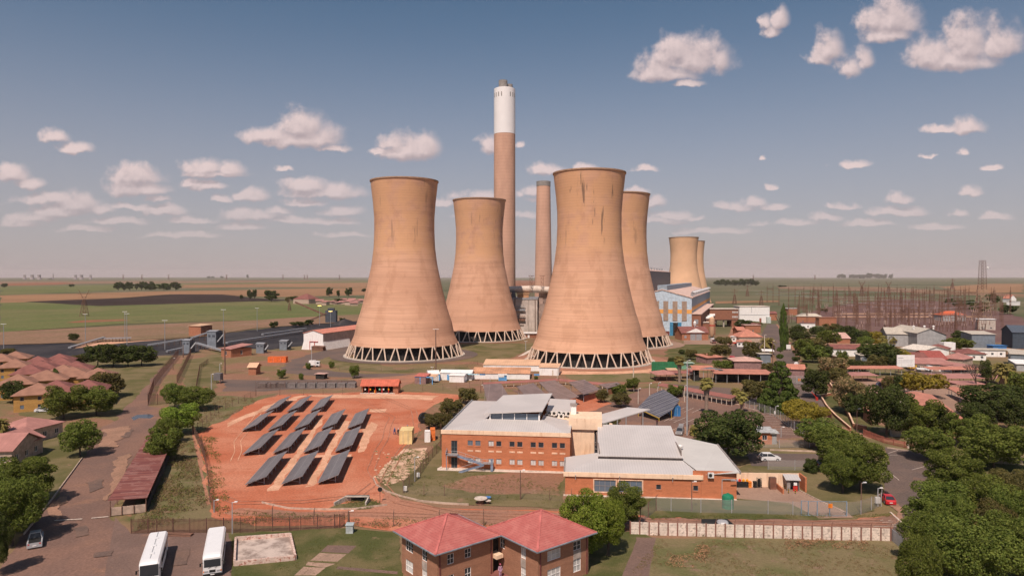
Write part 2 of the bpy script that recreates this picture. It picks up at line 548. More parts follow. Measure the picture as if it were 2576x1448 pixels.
GRASS = ground_mat("lawn_grass", (0.115, 0.108, 0.042), (0.205, 0.16, 0.085), (0.28, 0.175, 0.115), 0.08, 0.25, 5, 0.35, 0.62, t3=(0.6, 0.72))
DRYGRASS = ground_mat("dry_grass", (0.20, 0.16, 0.085), (0.125, 0.13, 0.05), (0.27, 0.175, 0.125), 0.09, 0.35, 4, 0.42, 0.66)
GREENLAWN = ground_mat("green_lawn", (0.085, 0.093, 0.032), (0.165, 0.135, 0.064), (0.23, 0.16, 0.095), 0.12, 0.4, 6, 0.4, 0.65, t3=(0.62, 0.75))
REDSOIL = ground_mat("red_soil", (0.47, 0.15, 0.08), (0.55, 0.23, 0.14), (0.38, 0.118, 0.065), 0.045, 0.18, 2.5, 0.4, 0.62)
DIRTROAD = ground_mat("dirt_road", (0.42, 0.20, 0.13), (0.32, 0.17, 0.115), (0.40, 0.18, 0.115), 0.06, 0.3, 2.0)
BROWNSOIL = ground_mat("brown_soil", (0.27, 0.145, 0.095), (0.20, 0.15, 0.075), (0.33, 0.20, 0.14), 0.04, 0.2, 2.0, 0.42, 0.6)
PALESOIL = ground_mat("pale_gravel", (0.72, 0.42, 0.28), (0.60, 0.33, 0.21), (0.5, 0.22, 0.13), 0.2, 0.5, 3.0)
ROCKY = ground_mat("rocky_rubble", (0.70, 0.47, 0.34), (0.50, 0.33, 0.22), (0.16, 0.15, 0.06), 0.2, 0.45, 2.2, t3=(0.5, 0.58))
ASPH = ground_mat("worn_asphalt", (0.19, 0.12, 0.098), (0.24, 0.142, 0.108), (0.27, 0.155, 0.11), 0.05, 0.12, 2.5, t3=(0.52, 0.66))
ASPHD = ground_mat("grey_asphalt", (0.135, 0.105, 0.095), (0.175, 0.125, 0.105), (0.15, 0.108, 0.095), 0.06, 0.3, 3)
BUSYARD = ground_mat("yard_asphalt", (0.215, 0.14, 0.115), (0.18, 0.12, 0.10), (0.24, 0.145, 0.11), 0.12, 0.5, 4)
RDIRT = ground_mat('brown_dirt_road', (0.29, 0.165, 0.12), (0.24, 0.14, 0.105), (0.33, 0.185, 0.125), 0.06, 0.3, 2.0)
COAL = ground_mat("coal_ground", (0.035, 0.033, 0.038), (0.06, 0.055, 0.058), (0.10, 0.085, 0.08), 0.03, 0.1, 1.0, t3=(0.6, 0.7))
PAVE = ground_mat("beige_paving", (0.36, 0.24, 0.18), (0.31, 0.20, 0.15), None, 0.08, 0.5, 5)
YARD = ground_mat("dark_red_gravel", (0.15, 0.085, 0.08), (0.18, 0.11, 0.095), (0.24, 0.17, 0.14), 0.02, 0.1, 1.0)
F_RED = ground_mat("ploughed_red_field", (0.30, 0.11, 0.065), (0.25, 0.13, 0.07), (0.2, 0.13, 0.06), 0.004, 0.01, 0.2)
F_TAN = ground_mat("tan_field", (0.33, 0.185, 0.10), (0.27, 0.155, 0.085), None, 0.004, 0.01, 0.2)
F_GRN = ground_mat("green_field", (0.125, 0.145, 0.05), (0.175, 0.16, 0.07), (0.10, 0.11, 0.048), 0.006, 0.02, 0.3)
F_BLK = ground_mat("burnt_field", (0.035, 0.024, 0.02), (0.055, 0.035, 0.028), None, 0.004, 0.01, 0.2)
F_BRN = ground_mat("brown_veld", (0.27, 0.16, 0.105), (0.21, 0.145, 0.085), (0.28, 0.18, 0.13), 0.008, 0.03, 0.4)
LINE = M("road_line", (0.62, 0.52, 0.44), 0.8, 0.15, 3)
FZ = [0.12]
def field(pts, mat):
    FZ[0] += 0.02
    sheet("field", pts, mat, z=FZ[0], jit=0.8, sub=14)
field([(-80, 704.2), (925, 703.4), (925, 708), (455, 712), (-80, 716)], F_BRN)
field([(430, 703.6), (925, 703.2), (925, 706.5), (560, 708)], F_RED)
field([(1280, 703.4), (1400, 703.4), (1400, 724), (1280, 724)], F_RED)
field([(0, 713), (160, 710), (200, 713), (140, 716), (0, 719)], F_RED)
field([(0, 721), (455, 713), (925, 706), (925, 710), (460, 716), (455, 723), (0, 742)], F_GRN)
field([(455, 716.5), (925, 710.5), (925, 723), (660, 722), (450, 724)], F_TAN)
field([(0, 743), (350, 734), (925, 723), (925, 742), (700, 747), (430, 740), (180, 757), (0, 762)], F_TAN)
field([(0, 762), (180, 757), (640, 757), (925, 750), (925, 790), (640, 806), (300, 815), (0, 836)], F_GRN)
field([(60, 759), (300, 750), (440, 740), (560, 740.5), (640, 750), (760, 756), (640, 758), (450, 764), (250, 770), (180, 766)], F_BLK)
field([(165, 812), (210, 806), (310, 803), (330, 807), (200, 812)], F_RED)
field([(0, 836), (300, 820), (640, 806), (760, 798), (925, 790), (925, 806), (640, 826), (520, 846), (330, 858), (0, 868)], F_BRN)
field([(1960, 720), (2200, 722), (2576, 740), (2576, 748), (2200, 733), (1960, 726)], F_BRN)
field([(2360, 722), (2500, 713), (2576, 714), (2576, 735), (2450, 738)], F_TAN)
field([(1800, 758), (1960, 756), (1960, 760), (1800, 764)], F_TAN)
sheet("coal_yard", [(-60, 870), (175, 862), (205, 868), (180, 878), (330, 860), (470, 850), (600, 834), (700, 822), (900, 798), (920, 815), (770, 838), (765, 868), (680, 880), (560, 872), (500, 880), (470, 893), (300, 897), (100, 905), (-60, 900)], COAL)
sheet("path", [(175, 876), (250, 858), (330, 853), (400, 854), (330, 860), (240, 868)], PALESOIL, jit=0.3)
sheet("gravel_yard", [(1985, 800), (2100, 768), (2250, 752), (2420, 760), (2576, 800), (2600, 860), (2470, 862), (2240, 842), (2150, 826), (2000, 806)], YARD)
sheet("plant_soil", [(470, 895), (640, 884), (760, 880), (900, 845), (1300, 845), (1700, 850), (1700, 900), (1690, 960), (1290, 985), (1070, 985), (700, 990), (640, 1008), (500, 1030), (430, 1010)], BROWNSOIL)
sheet("grass_verge", [(455, 905), (510, 898), (520, 960), (500, 985), (470, 975)], GRASS)
sheet("grass_verge", [(500, 900), (560, 888), (560, 930), (540, 985), (515, 985)], GRASS)
sheet("grass_verge", [(790, 905), (870, 890), (1000, 930), (1160, 920), (1180, 925), (1160, 935), (980, 938), (860, 930)], GRASS)
sheet("grass_verge", [(1150, 865), (1350, 862), (1340, 880), (1225, 915), (1170, 905)], GRASS)
sheet("grass_verge", [(1180, 935), (1320, 895), (1330, 925), (1240, 935)], GRASS)
sheet("access_road", [(730, 905), (800, 885), (880, 870), (885, 878), (800, 905), (760, 925), (900, 938), (1180, 942), (1180, 948), (850, 948), (700, 938)], ASPHD)
sheet("path", [(1230, 938), (1345, 872), (1349, 875), (1240, 941)], PALECONC, jit=0.1)
sheet("rail_track", [(1325, 925), (1330, 905), (1345, 908), (1640, 905), (1670, 915), (1672, 925), (1640, 938), (1500, 944), (1380, 940)], PALESOIL, jit=0.2).name = "path"
sheet("grass_verge", [(1420, 942), (1640, 938), (1640, 960), (1440, 958)], DRYGRASS)
sheet("lawn", [(1686, 864), (1755, 862), (1835, 870), (1800, 905), (1745, 915), (1690, 905), (1670, 895)], GREENLAWN)
sheet("dark_ash_yard", [(560, 955), (920, 955), (920, 972), (640, 984), (560, 984)], ASPHD)
sheet("dirt_yard", [(890, 955), (1050, 940), (1060, 950), (1010, 975), (900, 972)], DIRTROAD)
# left residential ground and road
sheet("lawn", [(-60, 905), (250, 905), (430, 893), (440, 900), (342, 998), (290, 1060), (150, 1100), (-60, 1110)], GRASS)
sheet("lawn", [(-60, 1100), (180, 1090), (240, 1110), (208, 1153), (130, 1258), (60, 1340), (-60, 1380)], GRASS)
sheet("dirt_verge", [(-60, 1010), (20, 1015), (80, 1060), (240, 1050), (290, 1060), (250, 1075), (60, 1080), (-60, 1130)], BROWNSOIL)
sheet("road", [(447, 893), (405, 925), (342, 998), (310, 1035), (285, 1060), (251, 1078), (207, 1153), (130, 1258), (40, 1370), (-40, 1470), (590, 1470), (575, 1345), (328, 1341), (275, 1300), (345, 1138), (390, 1070), (412, 1028), (374, 1022), (380, 990), (452, 905)], ASPH)
sheet("dirt_verge", [(300, 1290), (345, 1150), (385, 1080), (412, 1040), (400, 1075), (372, 1120), (330, 1300)], BROWNSOIL, jit=0.2)
sheet("road", [(374, 1020), (447, 897), (462, 900), (420, 1020)], BROWNSOIL, jit=0.15)
sheet("puddle", [(330, 1050), (345, 1043), (375, 1041), (389, 1045), (378, 1052), (350, 1051), (336, 1057)], GLASS, jit=0.15)
sheet("bus_yard", [(328, 1341), (440, 1338), (575, 1340), (590, 1470), (260, 1470), (290, 1300)], BUSYARD, jit=0.1)
sheet("veld", [(420, 1025), (470, 960), (500, 990), (640, 1000), (700, 988), (640, 1010), (495, 1095), (505, 1120), (540, 1300), (330, 1338), (345, 1290), (405, 1140)], DRYGRASS)
sheet("path", KP('1', [(1925, 1090), (1950, 1085), (2060, 1448), (2025, 1448)]) + KP('2', [(2120, 720), (2085, 740)]), DIRTROAD, jit=0.1)
# red earth yard
sheet("earth_yard", [(497, 1110), (492, 1094), (640, 1012), (700, 992), (905, 986), (1075, 986), (1150, 992), (1160, 1002), (1110, 1040), (1065, 1070), (1000, 1150), (945, 1200), (962, 1240), (1030, 1262), (1100, 1276), (1420, 1284), (1650, 1300), (2150, 1308), (2250, 1292), (2266, 1330), (2250, 1348), (1590, 1330), (1300, 1345), (985, 1335), (880, 1320), (640, 1322), (545, 1305), (520, 1220), (510, 1150)], REDSOIL)
sheet("dirt_road", [(960, 1225), (1000, 1252), (1100, 1278), (1420, 1290), (1650, 1303), (2150, 1310), (2250, 1296), (2262, 1325), (2240, 1340), (1600, 1322), (1300, 1325), (900, 1300), (700, 1302), (560, 1290), (600, 1278), (800, 1286), (930, 1280), (960, 1262)], DIRTROAD)
sheet('dirt_road', [(1590, 1300), (2150, 1309), (2250, 1294), (2263, 1326), (2240, 1344), (1590, 1330), (1500, 1322), (1480, 1300)], RDIRT, jit=.6)
for s_ in ([(545, 1395), (700, 1380), (990, 930), (1200, 600), (1340, 400), (1240, 420), (1080, 640), (860, 960), (590, 1330)],
           [(1060, 1340), (1180, 1320), (1400, 930), (1600, 580), (1690, 440), (1610, 430), (1480, 600), (1330, 900), (1100, 1300)],
           [(1790, 870), (1870, 850), (2060, 490), (1960, 450), (1900, 520), (1850, 640)],
           [(0, 520), (0, 470), (640, 190), (1000, 88), (1100, 88), (650, 240)],
           [(1180, 905), (1700, 890), (1690, 930), (1190, 935)], [(1950, 275), (2180, 270), (2150, 320), (1940, 310)], [(1100, 84), (2350, 70), (2900, 90), (2800, 150), (2000, 130), (1300, 110)],
           [(440, 920), (600, 640), (760, 480), (900, 340), (850, 330), (600, 590)]):
    sheet("gravel_strip", s_, PALESOIL, k='S', jit=0.6, sub=2)
sheet("rubble_patch", [(1015, 1128), (1075, 1126), (1078, 1150), (1020, 1205), (970, 1225), (945, 1200), (985, 1150)], ROCKY, jit=0.8, sub=2)
sheet("lawn", [(1112, 1176), (1430, 1186), (1418, 1262), (1425, 1280), (1180, 1270), (1060, 1262), (985, 1245), (962, 1222), (1015, 1210), (1075, 1150), (1105, 1095)], GRASS)
sheet("brown_bed", [(1190, 1196), (1290, 1186), (1420, 1190), (1410, 1248), (1180, 1238), (1110, 1222)], BROWNSOIL, jit=0.8)
sheet("dirt_mound", [(820, 1282), (850, 1268), (930, 1258), (960, 1266), (930, 1280)], GRASS, jit=0.4)
sheet("soil_patch", [(1060, 1040), (1110, 1010), (1120, 1075), (1100, 1110), (1050, 1100)], BROWNSOIL)
sheet("path", [(1100, 1178), (1112, 1172), (1434, 1186), (1434, 1191), (1100, 1183)], PALECONC, jit=0.05)
# centre and right
sheet("parking_court", [(1285, 980), (1500, 985), (1640, 975), (1800, 1000), (1900, 1020), (2030, 1090), (2022, 1108), (1900, 1112), (1850, 1135), (1690, 1105), (1500, 1100), (1400, 1040)], ASPH, jit=0.1)
sheet("garden_bed", [(1500, 1020), (1560, 1000), (1600, 985), (1560, 975), (1480, 990)], GRASS)
sheet("red_court", [(1240, 1010), (1500, 1000), (1540, 1015), (1480, 1035), (1300, 1040)], REDSOIL)
sheet("forecourt", [(1680, 965), (1960, 985), (1990, 1010), (1960, 1020), (1840, 1005), (1680, 985)], ASPHD, jit=0.1)
sheet("road", [(1835, 866), (1905, 862), (1930, 815), (1952, 815), (1975, 850), (2020, 930), (2045, 970), (2085, 1020), (2060, 1045), (2010, 1020), (1985, 960), (1945, 890), (1900, 905), (1905, 920), (1840, 925)], ASPHD, jit=0.1)
sheet("path", [(1952, 815), (1956, 815), (2002, 880), (2030, 930), (2026, 930), (1996, 880)], DIRTROAD, jit=0.05)
sheet("road", [(1720, 855), (1800, 852), (1860, 860), (1840, 872), (1780, 866), (1720, 866)], PAVE, jit=0.1)
sheet("service_road", [(1830, 850), (1845, 815), (1865, 813), (1870, 850)], DIRTROAD, jit=0.1)
sheet("lawn", [(1980, 850), (2030, 880), (2075, 920), (2060, 940), (2035, 930), (2010, 895)], GREENLAWN)
sheet("lawn", [(2090, 925), (2260, 925), (2260, 945), (2130, 945)], DRYGRASS)
sheet("yard", [(2280, 925), (2450, 925), (2460, 945), (2270, 945)], ASPHD, jit=0.1)
sheet("lawn", [(2065, 1000), (2100, 975), (2200, 1010), (2210, 1080), (2140, 1090), (2100, 1060)], GREENLAWN)
sheet("paved_court", [(2150, 955), (2250, 958), (2430, 965), (2460, 1040), (2420, 1060), (2330, 990), (2210, 1000), (2180, 1010)], PAVE, jit=0.05)
sheet("verge", [(2060, 1050), (2180, 1085), (2330, 1120), (2310, 1135), (2150, 1115), (2060, 1080)], GRASS)
sheet("verge", [(2100, 1068), (2180, 1093), (2310, 1118), (2305, 1124), (2180, 1101), (2095, 1078)], DIRTROAD, jit=0.2)
sheet("lawn", [(1850, 1185), (1900, 1160), (2100, 1178), (2240, 1190), (2225, 1250), (2200, 1285), (2120, 1300), (1850, 1275), (1846, 1200)], GRASS)
sheet("lawn", [(1600, 1252), (1852, 1258), (2000, 1270), (2120, 1302), (1900, 1308), (1640, 1304), (1600, 1290)], GREENLAWN)
sheet("forecourt", [(1850, 1254), (1850, 1190), (2012, 1190), (2012, 1235), (2130, 1287), (2146, 1302), (2060, 1304), (1985, 1265)], PAVE, jit=0.08)
sheet("road", [(1878, 1140), (2080, 1142), (2240, 1165), (2225, 1125), (2330, 1140), (2420, 1200), (2345, 1290), (2275, 1375), (2240, 1345), (2262, 1290), (2256, 1265), (2225, 1240), (2222, 1195), (2070, 1176), (1890, 1172)], ASPHD, jit=0.1)
sheet("garden_bed", [(1950, 1105), (2070, 1100), (2075, 1125), (1960, 1125)], BROWNSOIL, jit=0.2)
sheet("lawn", [(2420, 1160), (2620, 1160), (2640, 1480), (2330, 1480), (2300, 1400), (2400, 1220)], GREENLAWN)
# foreground
SLABM = ground_mat('worn_slab', (0.42, 0.28, 0.21), (0.34, 0.23, 0.17), (0.26, 0.19, 0.13), 0.4, 1.0, 4)
sheet("lawn", [(585, 1342), (880, 1328), (1000, 1340), (1015, 1480), (575, 1480)], GREENLAWN)
sheet("lawn", [(1460, 1350), (1600, 1335), (1640, 1352), (1580, 1480), (1440, 1480)], GREENLAWN)
sheet("veld", [(1640, 1352), (2255, 1362), (2310, 1480), (1560, 1480)], DRYGRASS)
sheet("path", [(1600, 1352), (1650, 1352), (1625, 1480), (1555, 1480)], BUSYARD, jit=0.3)
for q in ([(385, 1448), (480, 1360), (700, 1370), (600, 1448)], [(500, 1345), (520, 1310), (800, 1330), (690, 1370)], [(545, 1300), (640, 1220), (910, 1235), (820, 1310)], [(650, 1210), (720, 1145), (1010, 1150), (930, 1225)]):
    sheet("paving_slab", q, SLABM if q[0][1] > 1215 else BUSYARD, k='4', jit=0.1, sub=2)
sheet("path", [(850, 1425), (1000, 1438), (1000, 1445), (845, 1432)], BUSYARD, jit=0.1)
# tyre tracks, patches and stains
TRK = ground_mat("packed_track", (0.36, 0.16, 0.10), (0.44, 0.22, 0.15), None, 0.3, 1.0, 3)
PATCH = ground_mat("asphalt_patch", (0.15, 0.105, 0.09), (0.19, 0.125, 0.10), None, 0.3, 1.0, 4)
SANDP = ground_mat("sandy_drift", (0.36, 0.21, 0.145), (0.30, 0.18, 0.125), None, 0.2, 0.8, 3)
def track(pts, w=0.3, gap=1.5, mat=TRK):
    P = [G(*p) for p in pts]
    F = []
    for i in range(len(P) - 1):
        for j in range(8):
            F.append(P[i].lerp(P[i + 1], j / 8))
    F.append(P[-1])
    LAYER[0] += 0.0015
    z = 0.006 + LAYER[0]
    mb = MB()
    for sd in (-gap / 2, gap / 2):
        L_, R_ = [], []
        for i, p in enumerate(F):
            d = (F[min(i + 1, len(F) - 1)] - F[max(i - 1, 0)]).normalized()
            n = Vector((-d.y, d.x, 0))
            ww = w * (0.6 + 0.8 * abs(mnoise.noise(p * 0.21)))
            q = p + n * (sd + 0.5 * mnoise.noise(p * 0.08))
            L_.append(q - n * ww / 2)
            R_.append(q + n * ww / 2)
        for i in range(len(F) - 1):
            mb.quad(*[(v.x, v.y, z) for v in (L_[i], L_[i + 1], R_[i + 1], R_[i])])
    struct("tyre_track", mb, mat)
track([(2230, 1312), (2000, 1316), (1700, 1312), (1420, 1300), (1150, 1292), (1000, 1262), (960, 1220), (1000, 1150), (1050, 1080), (1040, 1030), (960, 1000)])
track([(2240, 1325), (1900, 1326), (1600, 1316), (1300, 1304), (900, 1292), (700, 1294), (590, 1285)])
track([(950, 1215), (935, 1180), (965, 1110), (985, 1050), (900, 1005), (760, 1000)], w=.22)
track([(560, 1250), (600, 1265), (760, 1262), (900, 1248), (940, 1215)], w=.22)
track([(590, 1160), (600, 1110), (650, 1040), (720, 1005)], w=.22, mat=PALESOIL)
for q in ([(215, 1215), (255, 1205), (262, 1225), (225, 1240)], [(180, 1330), (215, 1322), (225, 1345), (190, 1352)], [(300, 1085), (335, 1080), (325, 1100), (292, 1102)], [(240, 1390), (285, 1384), (280, 1398), (236, 1403)], [(440, 1385), (480, 1380), (470, 1420), (430, 1425)], [(2300, 1200), (2330, 1205), (2310, 1230), (2285, 1222)]):
    sheet("patch", q, PATCH, jit=.4, sub=1)
for q in ([(290, 1150), (330, 1140), (300, 1230), (265, 1260)], [(260, 1080), (330, 1070), (300, 1120), (250, 1130)], [(120, 1290), (150, 1250), (170, 1260), (140, 1310)], [(2240, 1270), (2262, 1268), (2270, 1300), (2250, 1320)], [(1700, 1080), (1760, 1060), (1800, 1080), (1750, 1100)]):
    sheet("sand_drift", q, SANDP, jit=1.2, sub=1.2)
# painted markings
mk = MB()
def line_px(mb, a, b, w=0.12, k=None):
    A, B = (G(*K(k, *a)), G(*K(k, *b))) if k else (G(*a), G(*b))
    d = (B - A).normalized()
    n = Vector((-d.y, d.x, 0)) * w / 2
    z = 0.006 + LAYER[0] + 0.006
    mb.quad(*[(p.x, p.y, z) for p in (A - n, B - n, B + n, A + n)])
for a_, b_ in [((120, 1085), (205, 1040)), ((275, 1100), (465, 1020)), ((420, 1120), (600, 1045)), ((580, 1140), (730, 1070)), ((565, 945), (715, 880)), ((345, 905), (465, 860)), ((205, 1065), (300, 1020)), ((440, 935), (590, 870)), ((245, 1225), (310, 1195)), ((120, 1050), (620, 1090)),
               ((1400, 895), (1560, 900)), ((1440, 920), (1600, 925)), ((1480, 945), (1660, 945)), ((1530, 975), (1720, 970)), ((1640, 1000), (1880, 1003)), ((1700, 1030), (1900, 1030)), ((1740, 1056), (1920, 1056)), ((1770, 1083), (1960, 1080)), ((1800, 1108), (2000, 1106)), ((1820, 1135), (2040, 1130)), ((1850, 1160), (2080, 1158)), ((1880, 1185), (2120, 1184)), ((1900, 1212), (2150, 1212)), ((1930, 1240), (2190, 1238)), ((1960, 1268), (2230, 1265)), ((1990, 1295), (2260, 1290))]:
    line_px(mk, a_, b_, 0.14, 'V')
for a_, b_ in [((1230, 810), (1380, 945)), ((1210, 220), (1310, 185)), ((1225, 238), (1305, 235)), ((1450, 385), (1620, 340)), ((1240, 425), (1320, 490)), ((1130, 895), (1160, 890)), ((1060, 955), (1380, 952)), ((1150, 915), (1260, 910)), ((1210, 895), (1240, 893)), ((1240, 940), (1290, 938))]:
    line_px(mk, a_, b_, 0.3 if a_[0] == 1230 else 0.13, '8')
for a_, b_ in [((230, 630), (400, 635)), ((1060, 1050), (1180, 1055)), ((185, 410), (235, 413))]:
    line_px(mk, a_, b_, 0.3, '7')
line_px(mk, (137, 1310), (207, 1306), 0.35)
line_px(mk, (230, 1304), (273, 1300), 0.35)
struct("road_markings", mk, LINE)
KERB = M("kerb_stone", (0.5, 0.38, 0.3), 0.9)
def kerb(pts, w=0.15, h=0.13, k=None):
    mb = MB()
    P = [G(*(K(k, *p) if k else p)) for p in pts]
    for a, b_ in zip(P[:-1], P[1:]):
        mb.beam((a.x, a.y, 0.1 + h / 2), (b_.x, b_.y, 0.1 + h / 2), w, h + 0.2)
    struct("kerb", mb, KERB)
kerb([(207, 1153), (130, 1258), (60, 1345)])
kerb([(60, 715), (160, 740), (330, 775), (600, 785), (760, 787), (1000, 780), (1320, 740)], k='4')
kerb([(1180, 470), (1210, 540), (1300, 600), (1450, 650), (1650, 700), (1900, 725), (2140, 735)], k='4')
kerb([(320, 600), (560, 722), (790, 830)], k='8')
kerb([(1200, 165), (1450, 200)], k='8')
kerb([(20, 185), (440, 200), (560, 210)], k='8')
kerb([(1400, 860), (1880, 985), (2160, 1215), (2340, 1340)], k='V')
kerb([(0, 590), (480, 690), (1080, 790), (1330, 815)], k='V')
# ---------------- vegetation ----------------
def leaf_mat(name, c1, c2, c3, flower=None):
    m = bpy.data.materials.new(name)
    m.use_nodes = True
    t = m.node_tree
    t.nodes.clear()
    co = nd(t, 'ShaderNodeTexCoord').outputs['Object']
    oi = nd(t, 'ShaderNodeObjectInfo')
    n = noi(t, co, 2.2, 4, 0.6)
    n2 = noi(t, co, 14, 3, 0.6)
    c = mixc(t, smooth(t, n, 0.38, 0.62), c1, c2)
    c = mixc(t, smooth(t, n2, 0.46, 0.66), c, c3)
    if flower:
        c = mixc(t, smooth(t, noi(t, co, 7, 3), 0.5, 0.6), c, flower)
    hsv = nd(t, 'ShaderNodeHueSaturation')
    t.links.new(c, hsv.inputs['Color'])
    t.links.new(mth(t, 'MULTIPLY_ADD', oi.outputs['Random'], 0.02, 0.49), hsv.inputs['Hue'])
    t.links.new(mth(t, 'MULTIPLY_ADD', oi.outputs['Random'], 0.32, 1.22), hsv.inputs['Value'])
    d = nd(t, 'ShaderNodeBsdfDiffuse')
    tr = nd(t, 'ShaderNodeBsdfTranslucent')
    mx = nd(t, 'ShaderNodeMixShader')
    mx.inputs[0].default_value = 0.22
    t.links.new(hsv.outputs[0], d.inputs[0])
    t.links.new(hsv.outputs[0], tr.inputs[0])
    t.links.new(d.outputs[0], mx.inputs[1])
    t.links.new(tr.outputs[0], mx.inputs[2])
    o = nd(t, 'ShaderNodeOutputMaterial')
    t.links.new(mx.outputs[0], o.inputs[0])
    return m
LM = {'g': leaf_mat("green_leaves", (0.057, 0.077, 0.017), (0.098, 0.124, 0.027), (0.149, 0.165, 0.038)),
      'b': leaf_mat("bright_leaves", (0.086, 0.129, 0.017), (0.138, 0.185, 0.028), (0.207, 0.237, 0.048)),
      'd': leaf_mat("dark_leaves", (0.030, 0.043, 0.015), (0.052, 0.067, 0.019), (0.081, 0.088, 0.027)),
      'o': leaf_mat("olive_leaves", (0.063, 0.062, 0.023), (0.098, 0.082, 0.028), (0.138, 0.113, 0.043)),
      'f': leaf_mat("flowering_leaves", (0.092, 0.088, 0.038), (0.138, 0.124, 0.048), (0.196, 0.154, 0.076), (0.345, 0.227, 0.123)),
      'y': leaf_mat("yellow_green_leaves", (0.149, 0.124, 0.019), (0.207, 0.165, 0.028), (0.253, 0.196, 0.038)),
      'c': leaf_mat("conifer_needles", (0.041, 0.067, 0.017), (0.069, 0.103, 0.024), (0.103, 0.139, 0.033)),
      'p': leaf_mat("palm_fronds", (0.103, 0.103, 0.028), (0.172, 0.144, 0.043), (0.230, 0.175, 0.067))}
BARK = M("bark", (0.10, 0.075, 0.06), 0.95, 0.2, 4)
PALMBARK = M("palm_bark", (0.26, 0.19, 0.15), 0.95, 0.2, 4)
def leaves_mesh(name, centres, radii, n, size, mat, seed, flat=1.0):
    r = np.random.default_rng(seed)
    centres, radii = np.array(centres, float), np.array(radii, float)
    w = radii ** 2
    idx = r.choice(len(radii), n, p=w / w.sum())
    v = r.normal(size=(n, 3))
    v /= np.linalg.norm(v, axis=1)[:, None]
    rr = radii[idx] * (0.72 + 0.38 * r.random(n) ** 0.7)
    P = centres[idx] + v * rr[:, None] * np.array([1, 1, flat])
    keep = np.ones(n, bool)
    for c, q in zip(centres, radii):
        dd = np.linalg.norm((P - c) / np.array([1, 1, flat]), axis=1)
        keep &= dd > q * 0.66
    P, v = P[keep], v[keep]
    n = len(P)
    nr = v * 0.8 + r.normal(size=(n, 3)) * 0.55
    nr /= np.linalg.norm(nr, axis=1)[:, None]
    a = np.cross(nr, r.normal(size=(n, 3)))
    a /= np.linalg.norm(a, axis=1)[:, None]
    b_ = np.cross(nr, a)
    s = size * (0.6 + 0.8 * r.random(n))[:, None]
    q = np.empty((n, 4, 3))
    q[:, 0] = P - a * s
    q[:, 1] = P - b_ * s * 0.6
    q[:, 2] = P + a * s
    q[:, 3] = P + b_ * s * 0.6
    me = bpy.data.meshes.new(name)
    me.vertices.add(n * 4)
    me.vertices.foreach_set('co', q.reshape(-1))
    me.loops.add(n * 4)
    me.loops.foreach_set('vertex_index', np.arange(n * 4, dtype=np.int32))
    me.polygons.add(n)
    me.polygons.foreach_set('loop_start', np.arange(0, n * 4, 4, dtype=np.int32))
    me.polygons.foreach_set('loop_total', np.full(n, 4, dtype=np.int32))
    me.materials.append(mat)
    me.update(calc_edges=True)
    return me
def lobes(seed, n, spread=0.68, r0=0.26, r1=0.44, zlo=-0.75, dome=False):
    r = random.Random(seed)
    C, Q = [(0, 0, 0.0)], [0.5]
    for i in range(n):
        a = i * 2.399 + r.uniform(-0.4, 0.4)
        z = zlo + (0.72 - zlo) * (i + 0.5) / n
        if dome:
            z = r.uniform(-0.2, 0.55)
        rad = spread * math.sqrt(max(0.08, 1 - (z * 0.95) ** 2)) * r.uniform(0.72, 1.22)
        q = r.uniform(r0, r1)
        C.append((rad * math.cos(a), rad * math.sin(a), z))
        Q.append(q)
    return C, Q
CROWN = {}
def crown(kind, var, far):
    key = (kind, var, far)
    if key not in CROWN:
        n = 1500 if far == 2 else 4000 if far == 1 else (26000 if far == -1 else 12000)
        sz = 0.13 if far == 2 else 0.075 if far == 1 else (0.030 if far == -1 else 0.044)
        if kind == 'c':
            C, Q = [], []
            r = random.Random(var)
            for i in range(11):
                z = -0.95 + 1.85 * i / 10
                rad = 0.78 * (1 - i / 10.5) ** 1.15
                k = max(1, int(9 * (1 - i / 11)))
                for j in range(k):
                    a = 2 * PI * j / k + i
                    C.append((rad * math.cos(a) * r.uniform(.8, 1.1), rad * math.sin(a) * r.uniform(.8, 1.1), z + r.uniform(-.05, .05)))
                    Q.append(0.11 + 0.16 * (1 - i / 11))
        elif kind == 't':
            C, Q = [], []
            for i in range(12):
                z = -0.9 + 1.8 * i / 11
                C.append((0.1 * math.cos(i * 2.4), 0.1 * math.sin(i * 2.4), z))
                Q.append(0.8 * math.sqrt(max(0.06, 1 - abs(z + 0.15) ** 2.2)) * 0.75)
        else:
            C, Q = lobes(var * 7 + ord(kind[0]), 34 if far < 0 else 24 if far < 2 else 12, dome=(kind == 'y'), r0=0.16 if far < 0 else 0.2, r1=0.38 if far < 0 else 0.42)
        mat = LM['c' if kind in 'ct' else kind]
        CROWN[key] = leaves_mesh("crown", C, Q, n, sz, mat, var + ord(kind[0]), 0.55 if kind == 't' else 0.45 if kind == 'c' else 0.85)
    return CROWN[key]
TR = {}
def trunk_mesh(var):
    if var not in TR:
        r = random.Random(var)
        mb = MB()
        mb.tube([(0, 0, -0.02), (0.01, 0, 0.3), (r.uniform(-.03, .03), r.uniform(-.03, .03), 0.6)], [0.034, 0.026, 0.02], 8)
        for i in range(5):
            a = i * 1.26 + r.uniform(-.3, .3)
            q = r.uniform(0.16, 0.26)
            mb.tube([(0.0, 0, 0.28 + i * 0.05), (q * 0.5 * math.cos(a), q * 0.5 * math.sin(a), 0.5 + i * .03), (q * math.cos(a), q * math.sin(a), 0.66 + i * .03)], [0.018, 0.012, 0.006], 6)
        TR[var] = mb.mesh("trunk", BARK, True)
    return TR[var]
